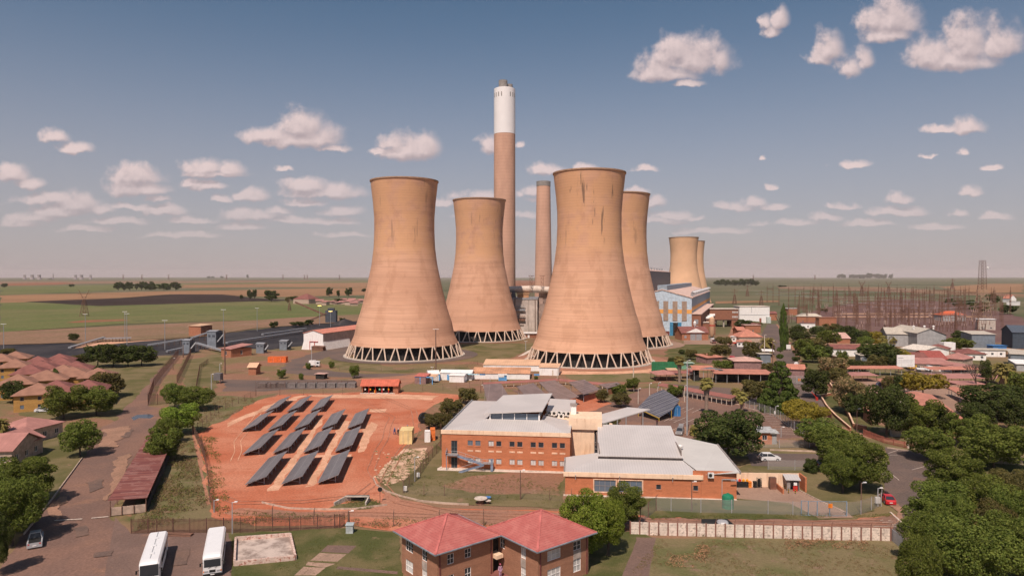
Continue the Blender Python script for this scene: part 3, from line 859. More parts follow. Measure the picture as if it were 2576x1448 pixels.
def tree(kind, cx, by, ty, w, label, group=None, cb=None, name=None, cat=None, Y=None):
    p = G(cx, by) if Y is None else Vector((wide(cx - 1288, Y), Y, 0))
    zt = zat(ty, p.y)
    rad = wide(w, p.y) / 2 * (1.3 if kind == 'c' else 1.08)
    far = -1 if p.y < 135 else 0 if p.y < 210 else 1 if p.y < 480 else 2
    var = rnd.randint(1, 3)
    bush = zt < 3.2
    cfrac = cb if cb is not None else (0.97 if bush or kind in 'ct' else 0.82)
    nm = name or ('conifer' if kind == 'c' else 'cypress' if kind == 't' else 'shrub' if bush else 'tree')
    e = thing(nm, label, cat or ('shrub' if nm == 'shrub' else 'tree'), (p.x, p.y, 0), rnd.uniform(0, 6.28), group)
    c = part("crown", crown(kind, var, far), None, e)
    hh = zt * cfrac / 2
    c.scale = (rad * rnd.uniform(.95, 1.08), rad * rnd.uniform(.9, 1.05), hh * 1.03)
    c.location = (0, 0, zt - hh)
    if far < 2 or not bush:
        k = part("trunk", trunk_mesh(var), None, e)
        k.scale = (zt * 0.8, zt * 0.8, zt)
    return e
def palm(cx, by, ty, w, label, date=False):
    p = G(cx, by)
    zt = zat(ty, p.y)
    rad = wide(w, p.y) / 2
    e = thing("palm_tree", label, "palm tree", (p.x, p.y, 0), rnd.uniform(0, 6))
    r = rnd
    mb = MB()
    zc = zt - rad * (0.62 if date else 0.95)
    nf = 90 if date else 80
    for i in range(nf):
        a = i * 2.4
        up = r.uniform(-0.95, 1.25)
        L = rad * r.uniform(0.7, 1.0)
        pts = []
        for s in range(6):
            q = s / 5
            pts.append(Vector((math.cos(a) * L * q * math.cos(up * 0.8), math.sin(a) * L * q * math.cos(up * 0.8), L * (math.sin(up) * q * 1.0 - 0.55 * q * q))) + Vector((0, 0, zc)))
        wv = Vector((-math.sin(a), math.cos(a), 0)) * rad * (0.09 if date else 0.19)
        for s in range(5):
            w0, w1 = (0.5 + s * 0.3) * (1 if s < 3 else 0.8), (0.5 + (s + 1) * 0.3) * (1 if s < 3 else 0.5)
            for sg in (-1, 1):
                dz = Vector((0, 0, -rad * 0.05))
                mb.quad(pts[s], pts[s + 1], pts[s + 1] + wv * w1 * sg + dz, pts[s] + wv * w0 * sg + dz)
    part("crown", mb, LM['p'], e)
    tb = MB()
    r0 = max(0.34, rad * 0.24)
    tb.tube([(0, 0, 0), (0, 0, zc * 0.25), (0.1, 0, zc * 0.5), (0.1, 0, zc * 0.8), (0, 0, zc + 0.2)], [r0, r0 * 0.85, r0 * 1.0, r0 * (1.9 if not date else 1.3), r0 * 0.9], 10)
    part("trunk", tb, PALMBARK, e, True)
    return e
# ---------------- cooling towers and chimneys ----------------
def tower_mat(name, c1, c2, stain):
    m, t, b, co = base(name, 0.95, 0, 0.1)
    s = nd(t, 'ShaderNodeSeparateXYZ')
    t.links.new(co, s.inputs[0])
    oloc = nd(t, 'ShaderNodeObjectInfo').outputs['Location']
    cn = vmt(t, 'ADD', co, vmt(t, 'MULTIPLY', oloc, (0.37, 0.61, 0.2)))
    ang = mth(t, 'ARCTAN2', s.outputs[1], s.outputs[0])
    z = s.outputs[2]
    cc = nd(t, 'ShaderNodeCombineXYZ')
    t.links.new(mth(t, 'MULTIPLY', ang, 0.3), cc.inputs[0])
    t.links.new(z, cc.inputs[1])
    sl_ = nd(t, 'ShaderNodeSeparateXYZ')
    t.links.new(oloc, sl_.inputs[0])
    ccs = vmt(t, 'ADD', cc.outputs[0], oloc)
    nb = noi(t, ccs, 1.0, 4, 0.6, (1.6, 0.5, 1))
    wp = noi(t, cn, 0.16, 6, 0.62, (1, 1, 0.5))
    big = noi(t, cn, 0.035, 4, 0.5)
    c = mixc(t, smooth(t, big, 0.38, 0.62), c1, c2)
    c = mixc(t, mth(t, 'MULTIPLY', smooth(t, nb, 0.42, 0.62), 0.5), c, darker(c1, 0.86))
    c = mixc(t, smooth(t, wp, 0.5, 0.62), c, mixc(t, 1.0, c, (0.90, 0.88, 0.86), 'MULTIPLY'))
    up = smooth(t, z, 46, 56)
    c = mixc(t, mth(t, 'MULTIPLY', up, mth(t, 'MULTIPLY', smooth(t, noi(t, co, 0.12, 4, 0.6), 0.35, 0.6), 0.8)), c, (0.66, 0.38, 0.215))
    lift = mth(t, 'LESS_THAN', mth(t, 'FRACT', mth(t, 'DIVIDE', z, 1.25)), 0.13)
    c = mixc(t, mth(t, 'MULTIPLY', lift, 0.14), c, mixc(t, 1.0, c, (0.4, 0.33, 0.28), 'MULTIPLY'))
    lj = noi(t, cc.outputs[0], 1.0, 3, 0.6, (9, 5, 1))
    c = mixc(t, mth(t, 'MULTIPLY', smooth(t, lj, 0.55, 0.7), 0.25), c, mixc(t, 1.0, c, (0.55, 0.45, 0.4), 'MULTIPLY'))
    st = noi(t, ccs, 1.0, 5, 0.6, (22, 0.045, 1), 0.3)
    sf = mth(t, 'MULTIPLY', smooth(t, st, 0.60, 0.66), mth(t, 'MULTIPLY', smooth(t, z, 52, 62), mth(t, 'SUBTRACT', 1.0, smooth(t, z, 86, 91))))
    c = mixc(t, mth(t, 'MULTIPLY', sf, stain), c, (0.20, 0.13, 0.09))
    t.links.new(c, b.inputs['Base Color'])
    bump(t, b, noi(t, co, 1.2, 5, 0.7), 0.25, 0.2)
    return m
TM = tower_mat("tower_concrete", (0.585, 0.335, 0.225), (0.65, 0.385, 0.262), 0.4)
TMS = tower_mat("stained_tower_concrete", (0.60, 0.345, 0.228), (0.66, 0.392, 0.26), 0.85)
TMH = M("haze_tinted_concrete", (0.30, 0.26, 0.26), 0.95)  # distance haze mixed into the colour as a darker grey
TMF = M("far_tower_concrete", (0.68, 0.42, 0.26), 0.95, 0.06, 0.05)
LEGM = M("leg_concrete", (0.62, 0.48, 0.38), 0.9, 0.1, 1.0)
FILL = MS("shaded_fill", (0.018, 0.016, 0.015), 0, 0.8, 0.35, 0.45)  # near-black colour stands for the shade inside the tower base
def tower(cx, Y, Rb, Ht, label, mat, legs=28, leg_h=6.2, rt=17.0, thr=15.4):
    X = wide(cx - 1288, Y)
    e = thing("cooling_tower", label, "cooling tower", (X, Y, 0), 0)
    k = rt / 17.0
    prof0 = [(leg_h, 27.4), (11, 25.4), (17, 24.2), (24, 22.0), (32, 20.0), (40, 18.3), (48, 16.7), (57, 15.6), (66, 15.25), (73, 15.3), (81, 15.9), (88, 16.7), (92, 17.1)]
    P = []
    for z, r in prof0:
        zz = leg_h + (z - 6.2) * (Ht - leg_h) / 85.8
        P.append((r * k, zz))
    P = [(P[0][0] + 0.25, leg_h)] + P
    fin = []
    for (r0, z0), (r1, z1) in zip(P[:-1], P[1:]):
        for q in range(4):
            fin.append((r0 + (r1 - r0) * q / 4, z0 + (z1 - z0) * q / 4))
    fin.append(P[-1])
    inner = [(r - 0.5, z) for r, z in reversed(fin)]
    mb = MB().lathe(fin + inner + [fin[0]], 96)
    part("shell", mb, mat, e, True)
    rr = P[-1][0]
    mb = MB().lathe([(rr - 0.6, Ht - 0.2), (rr + 0.35, Ht - 0.2), (rr + 0.4, Ht + 0.4), (rr - 0.6, Ht + 0.5), (rr - 0.6, Ht - 0.2)], 96)
    part("rim", mb, M("rim_concrete", (0.42, 0.27, 0.18), 0.9) if "rim_concrete" not in bpy.data.materials else bpy.data.materials["rim_concrete"], e, True)
    if legs:
        rb = P[0][0] - 0.3
        for i in range(legs):
            a = 2 * PI * i / legs
            da = 2 * PI / legs
            for sg in (-1, 1):
                a1 = a + sg * da * 0.06
                a2 = a + sg * da * 0.37
                mb = MB().tube([(math.cos(a2) * Rb, math.sin(a2) * Rb, -0.2), (math.cos(a1) * rb, math.sin(a1) * rb, leg_h + 0.2)], 0.34, 6)
                part("leg", mb, LEGM, e)
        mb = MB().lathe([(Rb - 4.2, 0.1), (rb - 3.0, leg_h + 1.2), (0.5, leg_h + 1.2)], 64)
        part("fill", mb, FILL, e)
        mb = MB().lathe([(Rb - 1.0, 0.0), (Rb - 1.0, 0.5), (Rb + 0.9, 0.5), (Rb + 1.0, 0.0)], 64)
        part("basin_kerb", mb, CONC, e)
    return e
tower(1482, 327, 30.2, 89.2, "largest nearest cooling tower with dark rust streaks under its rim", TMS)
tower(1018, 351, 30.0, 88.8, "pale brown cooling tower beside the white gabled shed, leftmost of all", TM)
tower(1206, 448, 30.5, 90, "cooling tower touched by a curved shadow, left of the tall white-topped chimney", TM)
tower(1561, 410, 30.0, 89, "cooling tower half hidden behind the largest streaked one", TM)
tower(1719.5, 850, 32, 89, "small far cooling tower behind the pale blue hall", TMF, 0, 6, 17.9)
tower(1744, 935, 32, 89, "farthest cooling tower peeping out behind another far one", TMF, 0, 6, 15.0)
# ring paths under the towers
for cx_i, Y_i, m_i in ((1482, 327, DIRTROAD), (1018, 351, ASPHD), (1206, 448, BROWNSOIL), (1561, 410, PAVE)):
    X_i = wide(cx_i - 1288, Y_i)
    LAYER[0] += 0.0015
    z_i = 0.006 + LAYER[0]
    mb = MB().lathe([(28, z_i), (37.5, z_i)], 64, cx=X_i, cy=Y_i)
    struct("path", mb, m_i)
m, t, b, co = base("chimney_concrete", 0.95, 0, 0.1)
s = nd(t, 'ShaderNodeSeparateXYZ')
t.links.new(co, s.inputs[0])
cc = mixc(t, smooth(t, noi(t, co, 0.12, 4, 0.6, (1, 1, 0.35)), 0.35, 0.65), (0.53, 0.32, 0.235), (0.61, 0.37, 0.27))
cc = mixc(t, mth(t, 'MULTIPLY', mth(t, 'LESS_THAN', mth(t, 'FRACT', mth(t, 'DIVIDE', s.outputs[2], 3.0)), 0.12), 0.25), cc, (0.33, 0.2, 0.16))
t.links.new(cc, b.inputs['Base Color'])
CHM = m
X = wide(1269.5 - 1288, 630)
e = thing("tall_chimney", "very tall concrete chimney with a white painted top and dark flues", "chimney", (X, 630, 0))
part("shaft", MB().lathe([(10.0, 0), (9.76, 170), (9.75, 170.9), (9.75, 171), (9.0, 171)], 48), CHM, e, True)
part("white_top", MB().lathe([(9.6, 171.01), (9.85, 171.02), (9.85, 171.6), (9.76, 211), (9.76, 212.2), (9.75, 212.3), (9.0, 212.6), (0.1, 212.61)], 48), M("chimney_white", (0.82, 0.80, 0.80), 0.7, 0.03, 0.05), e, True)
FLUE = M("flue_grey", (0.27, 0.25, 0.235), 0.9)
part("flue", MB().lathe([(4.0, 212), (4.0, 219.7), (3.4, 219.7), (3.4, 212)], 32, cx=-1.4, cy=-2), FLUE, e, True)
part("flue", MB().lathe([(3.2, 212), (3.2, 217.5), (2.7, 217.5), (2.7, 212)], 32, cx=4.2, cy=3), FLUE, e, True)
for a in (-2.75, -2.45, -2.15, -1.85, -1.0, -0.7, -0.4, 0.3, 0.9, 1.5, 2.1, 2.7):
    mb = MB().box(9.5, 9.85, -0.45, 0.45, 204, 208).rot(a)
    part("vent_slot", mb, FLUE, e)
X = wide(1367 - 1288, 600)
e = thing("short_chimney", "shorter tapering concrete chimney with a dark collar, beside the largest cooling tower", "chimney", (X, 600, 0))
part("shaft", MB().lathe([(8.2, 0), (7.5, 40), (6.6, 85), (6.0, 120.5), (5.3, 120.5), (5.2, 100)], 40), CHM, e, True)
part("collar", MB().lathe([(6.15, 119.5), (6.2, 123.8), (5.5, 123.8), (5.4, 119.5), (6.15, 119.5)], 40), FLUE, e, True)
# ---------------- power station buildings ----------------
GA = R(-19)
def L2(o, x, y, a=GA):
    return (o[0] + x * math.cos(a) - y * math.sin(a), o[1] + x * math.sin(a) + y * math.cos(a))
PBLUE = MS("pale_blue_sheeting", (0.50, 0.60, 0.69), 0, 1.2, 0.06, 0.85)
PBLUES = MS("shaded_blue_sheeting", (0.30, 0.36, 0.42), 1, 1.5, 0.08, 0.8)  # darkened copy of the pale blue, side shade put into the colour
ROOFPINK = MS("pale_pink_roof", (0.70, 0.50, 0.42), 0, 1.4, 0.1, 0.85, c2=(0.5, 0.33, 0.26))
GREYSH = MS("dark_grey_sheeting", (0.16, 0.15, 0.155), 1, 2.0, 0.1, 0.75)
BROWNP = MS("brown_window_panel", (0.36, 0.26, 0.20), 2, 1.5, 0.1, 0.85)
BRK = brick("red_brown_brick", (0.34, 0.15, 0.095))
o = (84.6, 475.7)
e = thing("turbine_hall", "long pale blue turbine hall with brown window strips and an orange band", "industrial hall", (o[0], o[1], 0), GA)
W_, Ln, ez, pz = 39.5, 240, 25.7, 31.2
mb = MB().add([(0, 0, 0), (W_, 0, 0), (W_, 0, ez), (W_ / 2, 0, pz), (0, 0, ez)], [(0, 1, 2, 3, 4)])
part("wall", mb, PBLUE, e)
mb = MB().add([(0, Ln, 0), (W_, Ln, 0), (W_, Ln, ez), (W_ / 2, Ln, pz), (0, Ln, ez)], [(0, 1, 2, 3, 4)])
part("wall", mb, PBLUE, e)
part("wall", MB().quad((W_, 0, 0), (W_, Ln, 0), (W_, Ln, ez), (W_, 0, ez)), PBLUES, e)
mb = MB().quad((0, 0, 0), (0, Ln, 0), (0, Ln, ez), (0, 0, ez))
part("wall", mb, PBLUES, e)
mb = MB().add([(-.4, -.4, ez), (W_ / 2, -.4, pz), (W_ + .5, -.4, ez), (-.4, Ln, ez), (W_ / 2, Ln, pz), (W_ + .5, Ln, ez)] + [(-.4, -.4, ez + .6), (W_ / 2, -.4, pz + .6), (W_ + .5, -.4, ez + .6), (-.4, Ln, ez + .6), (W_ / 2, Ln, pz + .6), (W_ + .5, Ln, ez + .6)],
   [(6, 7, 10, 9), (7, 8, 11, 10), (0, 3, 4, 1), (1, 4, 5, 2), (0, 1, 7, 6), (1, 2, 8, 7), (2, 5, 11, 8), (0, 6, 9, 3)])
part("roof", mb, ROOFPINK, e)
part("roof_monitor", MB().box(W_ / 2 - 3.2, W_ / 2 + 3.2, 0.5, 222, pz - 0.5, pz + 3.2), PBLUES, e)
part("stripe", MB().box(6, W_, -0.08, 0.0, 15.2, 18.0).box(W_, W_ + 0.08, 0, Ln, 17, 19.6), M("orange_stripe", (0.80, 0.38, 0.10), 0.6, 0.05), e)
for i in range(8):
    x0 = 37.0 - 6.2 * i - 8.5
    if x0 > 0.3:
        part("window_strip", MB().box(x0 + 4.5, x0 + 7.8, -0.3, -0.1, 10.2, 24.2 if False else 23.6), BROWNP, e)
part("window_strip", MB().box(13.5, 16.5, -0.3, -0.1, 0.5, 7.5), BROWNP, e)
part("plinth", MB().box(0, 24.8, -0.35, -0.05, 0, 3.0), M("maroon_plinth", (0.16, 0.05, 0.045)), e)
part("door", MB().box(25.0, 27.2, -0.5, -0.05, 0, 9.2).box(30.4, 32.8, -0.5, -0.05, 0, 9.2), M("blue_door", (0.06, 0.24, 0.42), 0.5), e)
part("door_opening", MB().box(27.2, 30.4, -0.2, 0.02, 0, 9.0), DARK, e)
for i in range(11):
    y = 16 + i * 20
    part("roof_vent", MB().tube([(W_ - 1, y, ez), (W_ - 1, y, ez + 3), (W_ - 0.5, y, ez + 4), (W_ + 1.5, y, ez + 3.4)], 0.9, 8), STEEL, e)
part("annex", MB().box(W_ + 0.1, W_ + 6.2, -1, 178, 0, 14.9), BRK, e)
part("annex_roof", MB().box(W_ + 0.1, W_ + 6.8, -1.6, 178.5, 14.9, 15.5), ROOFPINK, e)
part("annex_window", MB().box(W_ + 1.8, W_ + 4.4, -1.12, -1.0, 2.0, 7.2).box(W_ + 1.8, W_ + 4.4, -1.12, -1.0, 8.4, 11.5), STEEL, e)
p0 = L2(o, -37, 30)
e = thing("boiler_house", "tall dark grey boiler house behind the pale blue hall", "boiler house", (p0[0], p0[1], 0), GA)
part("wall", MB().box(0, 36.8, 0, 215, 0, 45), GREYSH, e)
part("roof", MB().roof(-.5, 37.3, -.5, 215.5, 45, 48.5, 'hip', 0.4), ROOFPINK, e)
for i in range(9):
    part("roof_vent", MB().tube([(31, 30 + i * 20, 45.5), (31, 30 + i * 20, 48.6)], 0.8, 8), STEEL, e)
part("roof_house", MB().box(4, 20, 60, 150, 47, 54), GREYSH, e)
# precipitator block between the towers
p0 = G(1262, 838)
e = thing("precipitator_block", "weathered concrete precipitator block with pipework between two cooling towers", "industrial building", (p0.x - 2, p0.y, 0), R(-6))
part("wall", MB().box(0, 27.5, 0, 30, 0, 25), M("weathered_concrete", (0.55, 0.47, 0.42), 0.9, 0.15, 0.2, c2=(0.36, 0.30, 0.26), s2=0.4, streak=True), e)
part("parapet", MB().box(-.3, 27.8, -.3, 30.2, 24.2, 25.4), STEEL, e)
for z in (16.2, 9.2):
    part("gantry_walkway", MB().box(6, 19, -1.6, -0.05, z, z + 0.3).box(6, 19, -1.6, -1.5, z + 0.3, z + 1.4).beam((6, -1, z + 3.0), (19, -1, z + 3.0), 0.5), RUST if z < 10 else STEEL, e)
part("downpipe", MB().beam((11.6, -0.4, 0), (11.6, -0.4, 25), 0.5).beam((26, -0.4, 0), (26, -0.4, 24), 0.4).beam((7, -0.3, 6), (18, -0.3, 6), 0.3), WOODPOST, e)
for i in range(4):
    part("hopper", MB().lathe([(1.9, 25.4), (1.2, 29), (0.7, 30.5)], 8, cx=1.5 + i * 2.9, cy=3), GREYSH, e)
part("transformer_rack", MB().box(13, 21, 2, 5, 25.4, 27.8).box(12.6, 21.5, 1.6, 5.4, 28.0, 28.8), M("rust_top", (0.45, 0.24, 0.13)), e)
part("roof_duct", MB().tube([(2, 8, 31), (24, 7, 31.5), (48, 6, 30)], [2.2, 2.6, 2.3], 16), M("pale_duct", (0.62, 0.52, 0.44), 0.6), e, True)
mb = MB()
for x in (22, 30):
    for q in (0, 1.6):
        mb.beam((x + q, 2, 25), (x + q, 2, 41), 0.22)
    for z in range(27, 42, 3):
        mb.beam((x, 2, z), (x + 1.6, 2, z), 0.2).beam((x, 2, z), (x + 1.6, 2, min(41, z + 3)), 0.15)
    mb.beam((x - 1, 2, 41), (x + 3, 2, 41), 0.3)
part("pipe_mast", mb, RUST, e)
part("side_block", MB().box(27.8, 34, 4, 24, 0, 21).box(28, 40, 8, 30, 0, 29), M("rust_grey_sheet", (0.33, 0.24, 0.2), 0.8, 0.2, 0.3), e)
part("conveyor_chute", MB().beam((28.5, -1, 2), (40, -1, 22), 2.4), GREYSH, e)
p0 = G(1286, 832)
solo("pump_shed", MB().box(0, 9, 0, 6, 0, 3.6, 0).roof(-.5, 9.5, -.5, 6.5, 3.6, 5.8, 'gable', 0.2, 1), [STEEL, M("maroon_roof", (0.28, 0.10, 0.085))], "small grey shed with a maroon roof at the foot of the precipitator block", "shed", (p0.x, p0.y, 0), R(-6))
p0 = G(1317, 830)
e = thing("storage_tank", "horizontal pale rusty storage tank in front of the precipitator block", "tank", (p0.x, p0.y, 0))
part("drum", MB().tube([(0, 0, 2.4), (0.4, 0, 2.4), (6.6, 0, 2.4), (7, 0, 2.4)], [1.5, 1.9, 1.9, 1.5], 18), M("rusty_cream_tank", (0.55, 0.38, 0.24), 0.6, 0.1, 1, c2=(0.4, 0.2, 0.08)), e, True)
part("cradle", MB().box(1, 1.5, -1.6, 1.6, 0, 1.6).box(5.5, 6, -1.6, 1.6, 0, 1.6), CONC, e)
p0 = G(1306, 850)
e = thing("pump_house", "low brick pump house with a flat white roof beside a cooling tower", "building", (p0.x, p0.y, 0))
part("wall", MB().box(0, 18, 0, 6, 0, 3.0), BRK, e)
part("roof", MB().box(-.6, 18.6, -.8, 6.6, 3.0, 3.5), WHITE, e)
part("door", MB().box(3, 4.2, -0.06, 0, 0, 2.3).box(5.6, 6.8, -0.06, 0, 0, 2.3), WHITE, e)
# white gabled coal shed
p0 = G(764, 878.5)
e = thing("coal_shed", "large white gabled shed with a salmon roof and flared walls", "shed", (p0.x, p0.y, 0), R(-19))
WS, LS = 12.6, 62
mb = MB().add([(-1.3, -.2, 0), (WS + 1.3, -.2, 0), (WS, 0, 4.6), (WS, 0, 9.2), (WS / 2, 0, 10.9), (0, 0, 9.2), (0, 0, 4.6)], [(0, 1, 2, 3, 4, 5, 6)])
mb.quad((WS + 1.3, 0, 0), (WS + 1.3, 26, 0), (WS, 26, 4.6), (WS, 0, 4.6)).quad((-1.3, 0, 0), (-1.3, LS, 0), (0, LS, 4.6), (0, 0, 4.6)).quad((0, LS, 0), (WS, LS, 0), (WS, LS, 9.2), (0, LS, 9.2)).quad((0, 0, 4.6), (0, LS, 4.6), (0, LS, 9.2), (0, 0, 9.2))
part("wall", mb, WHITE, e)
part("side_wall", MB().quad((WS, 0, 4.6), (WS, LS, 4.6), (WS, LS, 9.2), (WS, 0, 9.2)).quad((WS, 26, 0), (WS, LS, 0), (WS, LS, 4.6), (WS, 26, 4.6)), MS("shed_side_shaded", (0.45, 0.38, 0.36), 1, 1.0, 0.1), e)  # side turned from the sun, its shade painted as a darker tone
part("roof", MB().roof(-LS - .3, .5, -WS - .4, .4, 9.2, 11.0, 'gable', 0.2).rot(-PI / 2).shift(0, 0) if False else MB().add(
    [(-.3, -.4, 9.25), (WS / 2, -.4, 11.0), (WS + .3, -.4, 9.25), (-.3, LS, 9.25), (WS / 2, LS, 11.0), (WS + .3, LS, 9.25), (-.3, -.4, 9.0), (WS / 2, -.4, 10.8), (WS + .3, -.4, 9.0), (WS + .3, LS, 9.0), (-.3, LS, 9.0)],
    [(0, 1, 4, 3), (1, 2, 5, 4), (0, 6, 7, 1), (1, 7, 8, 2), (2, 8, 9, 5), (0, 3, 10, 6)]), MS("salmon_roof", (0.62, 0.24, 0.17), 1, 1.0, 0.1, 0.85), e)
part("door_frame", MB().beam((4.2, -.3, 0), (4.2, -.3, 4.6), 0.25).beam((7.2, -.3, 0), (7.2, -.3, 4.6), 0.25).beam((4, -.3, 4.6), (9.5, -.3, 4.6), 0.25), REDP, e)
part("lean_to", MB().box(7.2, 14.5, -3, -.3, 0, 2.0).roof(7, 14.8, -3.3, -.2, 2.0, 2.4, 'mono', 0.12), RUST, e)
# transfer houses in the coal yard
SHEET = MS("blue_grey_cladding", (0.20, 0.225, 0.26), 0, 0.9, 0.1, 0.8)
SHEETD = M("dark_cladding", (0.07, 0.08, 0.10), 0.7)
def transfer(x0, x1, xs, yb, yt, label):
    p = G(x0, yb)
    wd = wide(xs - x0, p.y)
    dp = wide(x1 - xs, p.y) / math.sin(R(24))
    h = zat(yt, p.y)
    e = thing("transfer_house", label, "transfer house", (p.x, p.y, 0), R(-12))
    part("wall", MB().box(0, wd, 0, dp * 0.5, 0, h - 0.6), SHEET, e)
    part("side_panel", MB().box(wd + .02, wd + .1, 0.2, dp * 0.5 - .2, 0.5, h - 1.2), SHEETD, e)
    part("roof", MB().roof(-.2, wd + .3, -.3, dp * 0.5 + .3, h - 0.6, h, 'gable', 0.15), STEEL, e)
    part("window", MB().box(wd * .15, wd * .4, -.08, 0, h * .62, h * .75).box(wd * .6, wd * .9, -.08, 0, h * .62, h * .75), SHEETD, e)
    mb = MB().beam((wd + .9, 0, h * .35), (wd + .9, dp * .45, h * .75), 0.7, 0.2)
    part("stair", mb, STEEL, e)
    return e
transfer(459, 496, 479, 888, 853, "grey-blue conveyor transfer house standing on legs beside the tallest one")
transfer(521, 569, 546, 874, 831, "tallest grey-blue conveyor transfer tower in the coal yard")
transfer(644, 678, 665, 888, 862, "squat grey transfer house at the edge of the coal yard")
transfer(703, 740, 723, 880, 855, "grey transfer house nearest the white gabled shed")
def conveyor(a, b, za, zb, label, w=1.6, legs=6):
    A, B = G(*a), G(*b)
    mid = (A + B) / 2
    L = (B - A).length
    an = math.atan2(B.y - A.y, B.x - A.x)
    e = thing("conveyor", label, "conveyor", (A.x, A.y, 0), an)
    mb = MB().beam((0, 0, za), (L, 0, zb), w, 0.8)
    part("belt_gallery", mb, STEEL, e)
    for i in range(legs):
        q = (i + 0.5) / legs
        z = za + (zb - za) * q
        part("trestle", MB().beam((L * q, -w / 2, 0), (L * q, -w / 2, z), 0.18).beam((L * q, w / 2, 0), (L * q, w / 2, z), 0.18), WOODPOST, e)
conveyor((175, 876), (262, 857), 0.5, 2.2, "conveyor rising over the pale bank left of the coal yard")
conveyor((262, 860), (330, 858), 2.2, 2.2, "short raised conveyor section with a white tank at its end", legs=8)
conveyor((372, 872), (460, 866), 1, 3, "low conveyor leading up to the legged transfer house")
conveyor((495, 876), (560, 886), 3, 1, "conveyor coming down from the legged transfer house to the brick hut")
conveyor((420, 888), (470, 882), 1, 2, "lowest conveyor at the near edge of the coal yard", legs=4)
conveyor((480, 858), (522, 856), 2, 5, "steep conveyor between the two blue-grey transfer towers", legs=3)
conveyor((570, 868), (760, 838), 1.5, 1.5, "long ground conveyor across the coal yard towards the white shed", legs=12)
conveyor((660, 848), (770, 832), 2, 2, "far ground conveyor behind the grey transfer houses", legs=8)
p0 = G(820, 816)
e = thing("stacker", "rusty coal stacker with a long raised boom in the coal yard", "stacker", (p0.x, p0.y, 0))
part("boom", MB().beam((2, 0, 7), (-26, 0, 19), 1.6, 1.2), RUST, e)
part("cabin", MB().box(0, 9, -2, 3, 2, 12).box(2, 7, -2, 2, 12, 14), SHEETD, e)
part("conveyor_tail", MB().beam((4, 0, 11), (-18, -10, 1), 1.2), WOODPOST, e)
part("coal_pile", MB().lathe([(12, 0), (6, 3), (0.2, 5)], 14, cx=16, cy=0), COAL, e)
# brick offices and white store at the end of the hall
p0 = G(1785.5, 822)
e = thing("brick_office", "dark red brick office block raised over a roadway beside the white store", "office building", (p0.x, p0.y, 0))
d0 = p0.y
w0 = wide(72, d0)
part("wall", MB().box(0, w0, 0, 12, 5.6, 14.2).box(w0 - 5.5, w0, -.1, 12.1, 0, 5.6), BRK, e)
part("roof", MB().box(-.3, w0 + .3, -.5, 12.3, 14.2, 14.8), PALECONC, e)
part("pillar", MB().box(0.5, 1.5, 1, 2, 0, 5.6).box(11, 12, 1, 2, 0, 5.6), CONC, e)
for z in (7.4, 11.2):
    for i in range(4):
        part("window", MB().box(w0 - 5 + i * 1.2, w0 - 4.1 + i * 1.2, -.2, -.1, z, z + 1.4), CURTAIN, e)
part("lower_edge_strip", MB().box(0, w0, -.12, -.02, 5.3, 5.8), DARK, e)  # near-black strip along the lower edge of the raised block
p0 = G(1860, 812)
w0 = wide(76, p0.y)
e = thing("white_store", "tall blank white store building with dirty streaks beside the brick offices", "store building", (p0.x, p0.y, 0))
part("wall", MB().box(0, w0, 0, 16, 0, zat(770, p0.y) - .5), WHITE, e)
part("roof", MB().box(-.3, w0 + .3, -.3, 16.3, zat(770, p0.y) - .5, zat(770, p0.y)), PALECONC, e)
part("door", MB().box(w0 * .66, w0 * .73, -.1, 0, 0.2, 4.2), M("red_brown_door", (0.28, 0.1, 0.07)), e)
part("side_shed", MB().box(w0 * .88, w0 + .1, -3, -.05, 0, 5.5), M("teal_shed", (0.5, 0.55, 0.52)), e)
part("drain_pipe", MB().beam((w0 * .4, -.1, 9), (w0 * .4, -.1, 14), 0.25).beam((0, -.08, 7.2), (w0, -.08, 7.0), 0.2), STEEL, e)
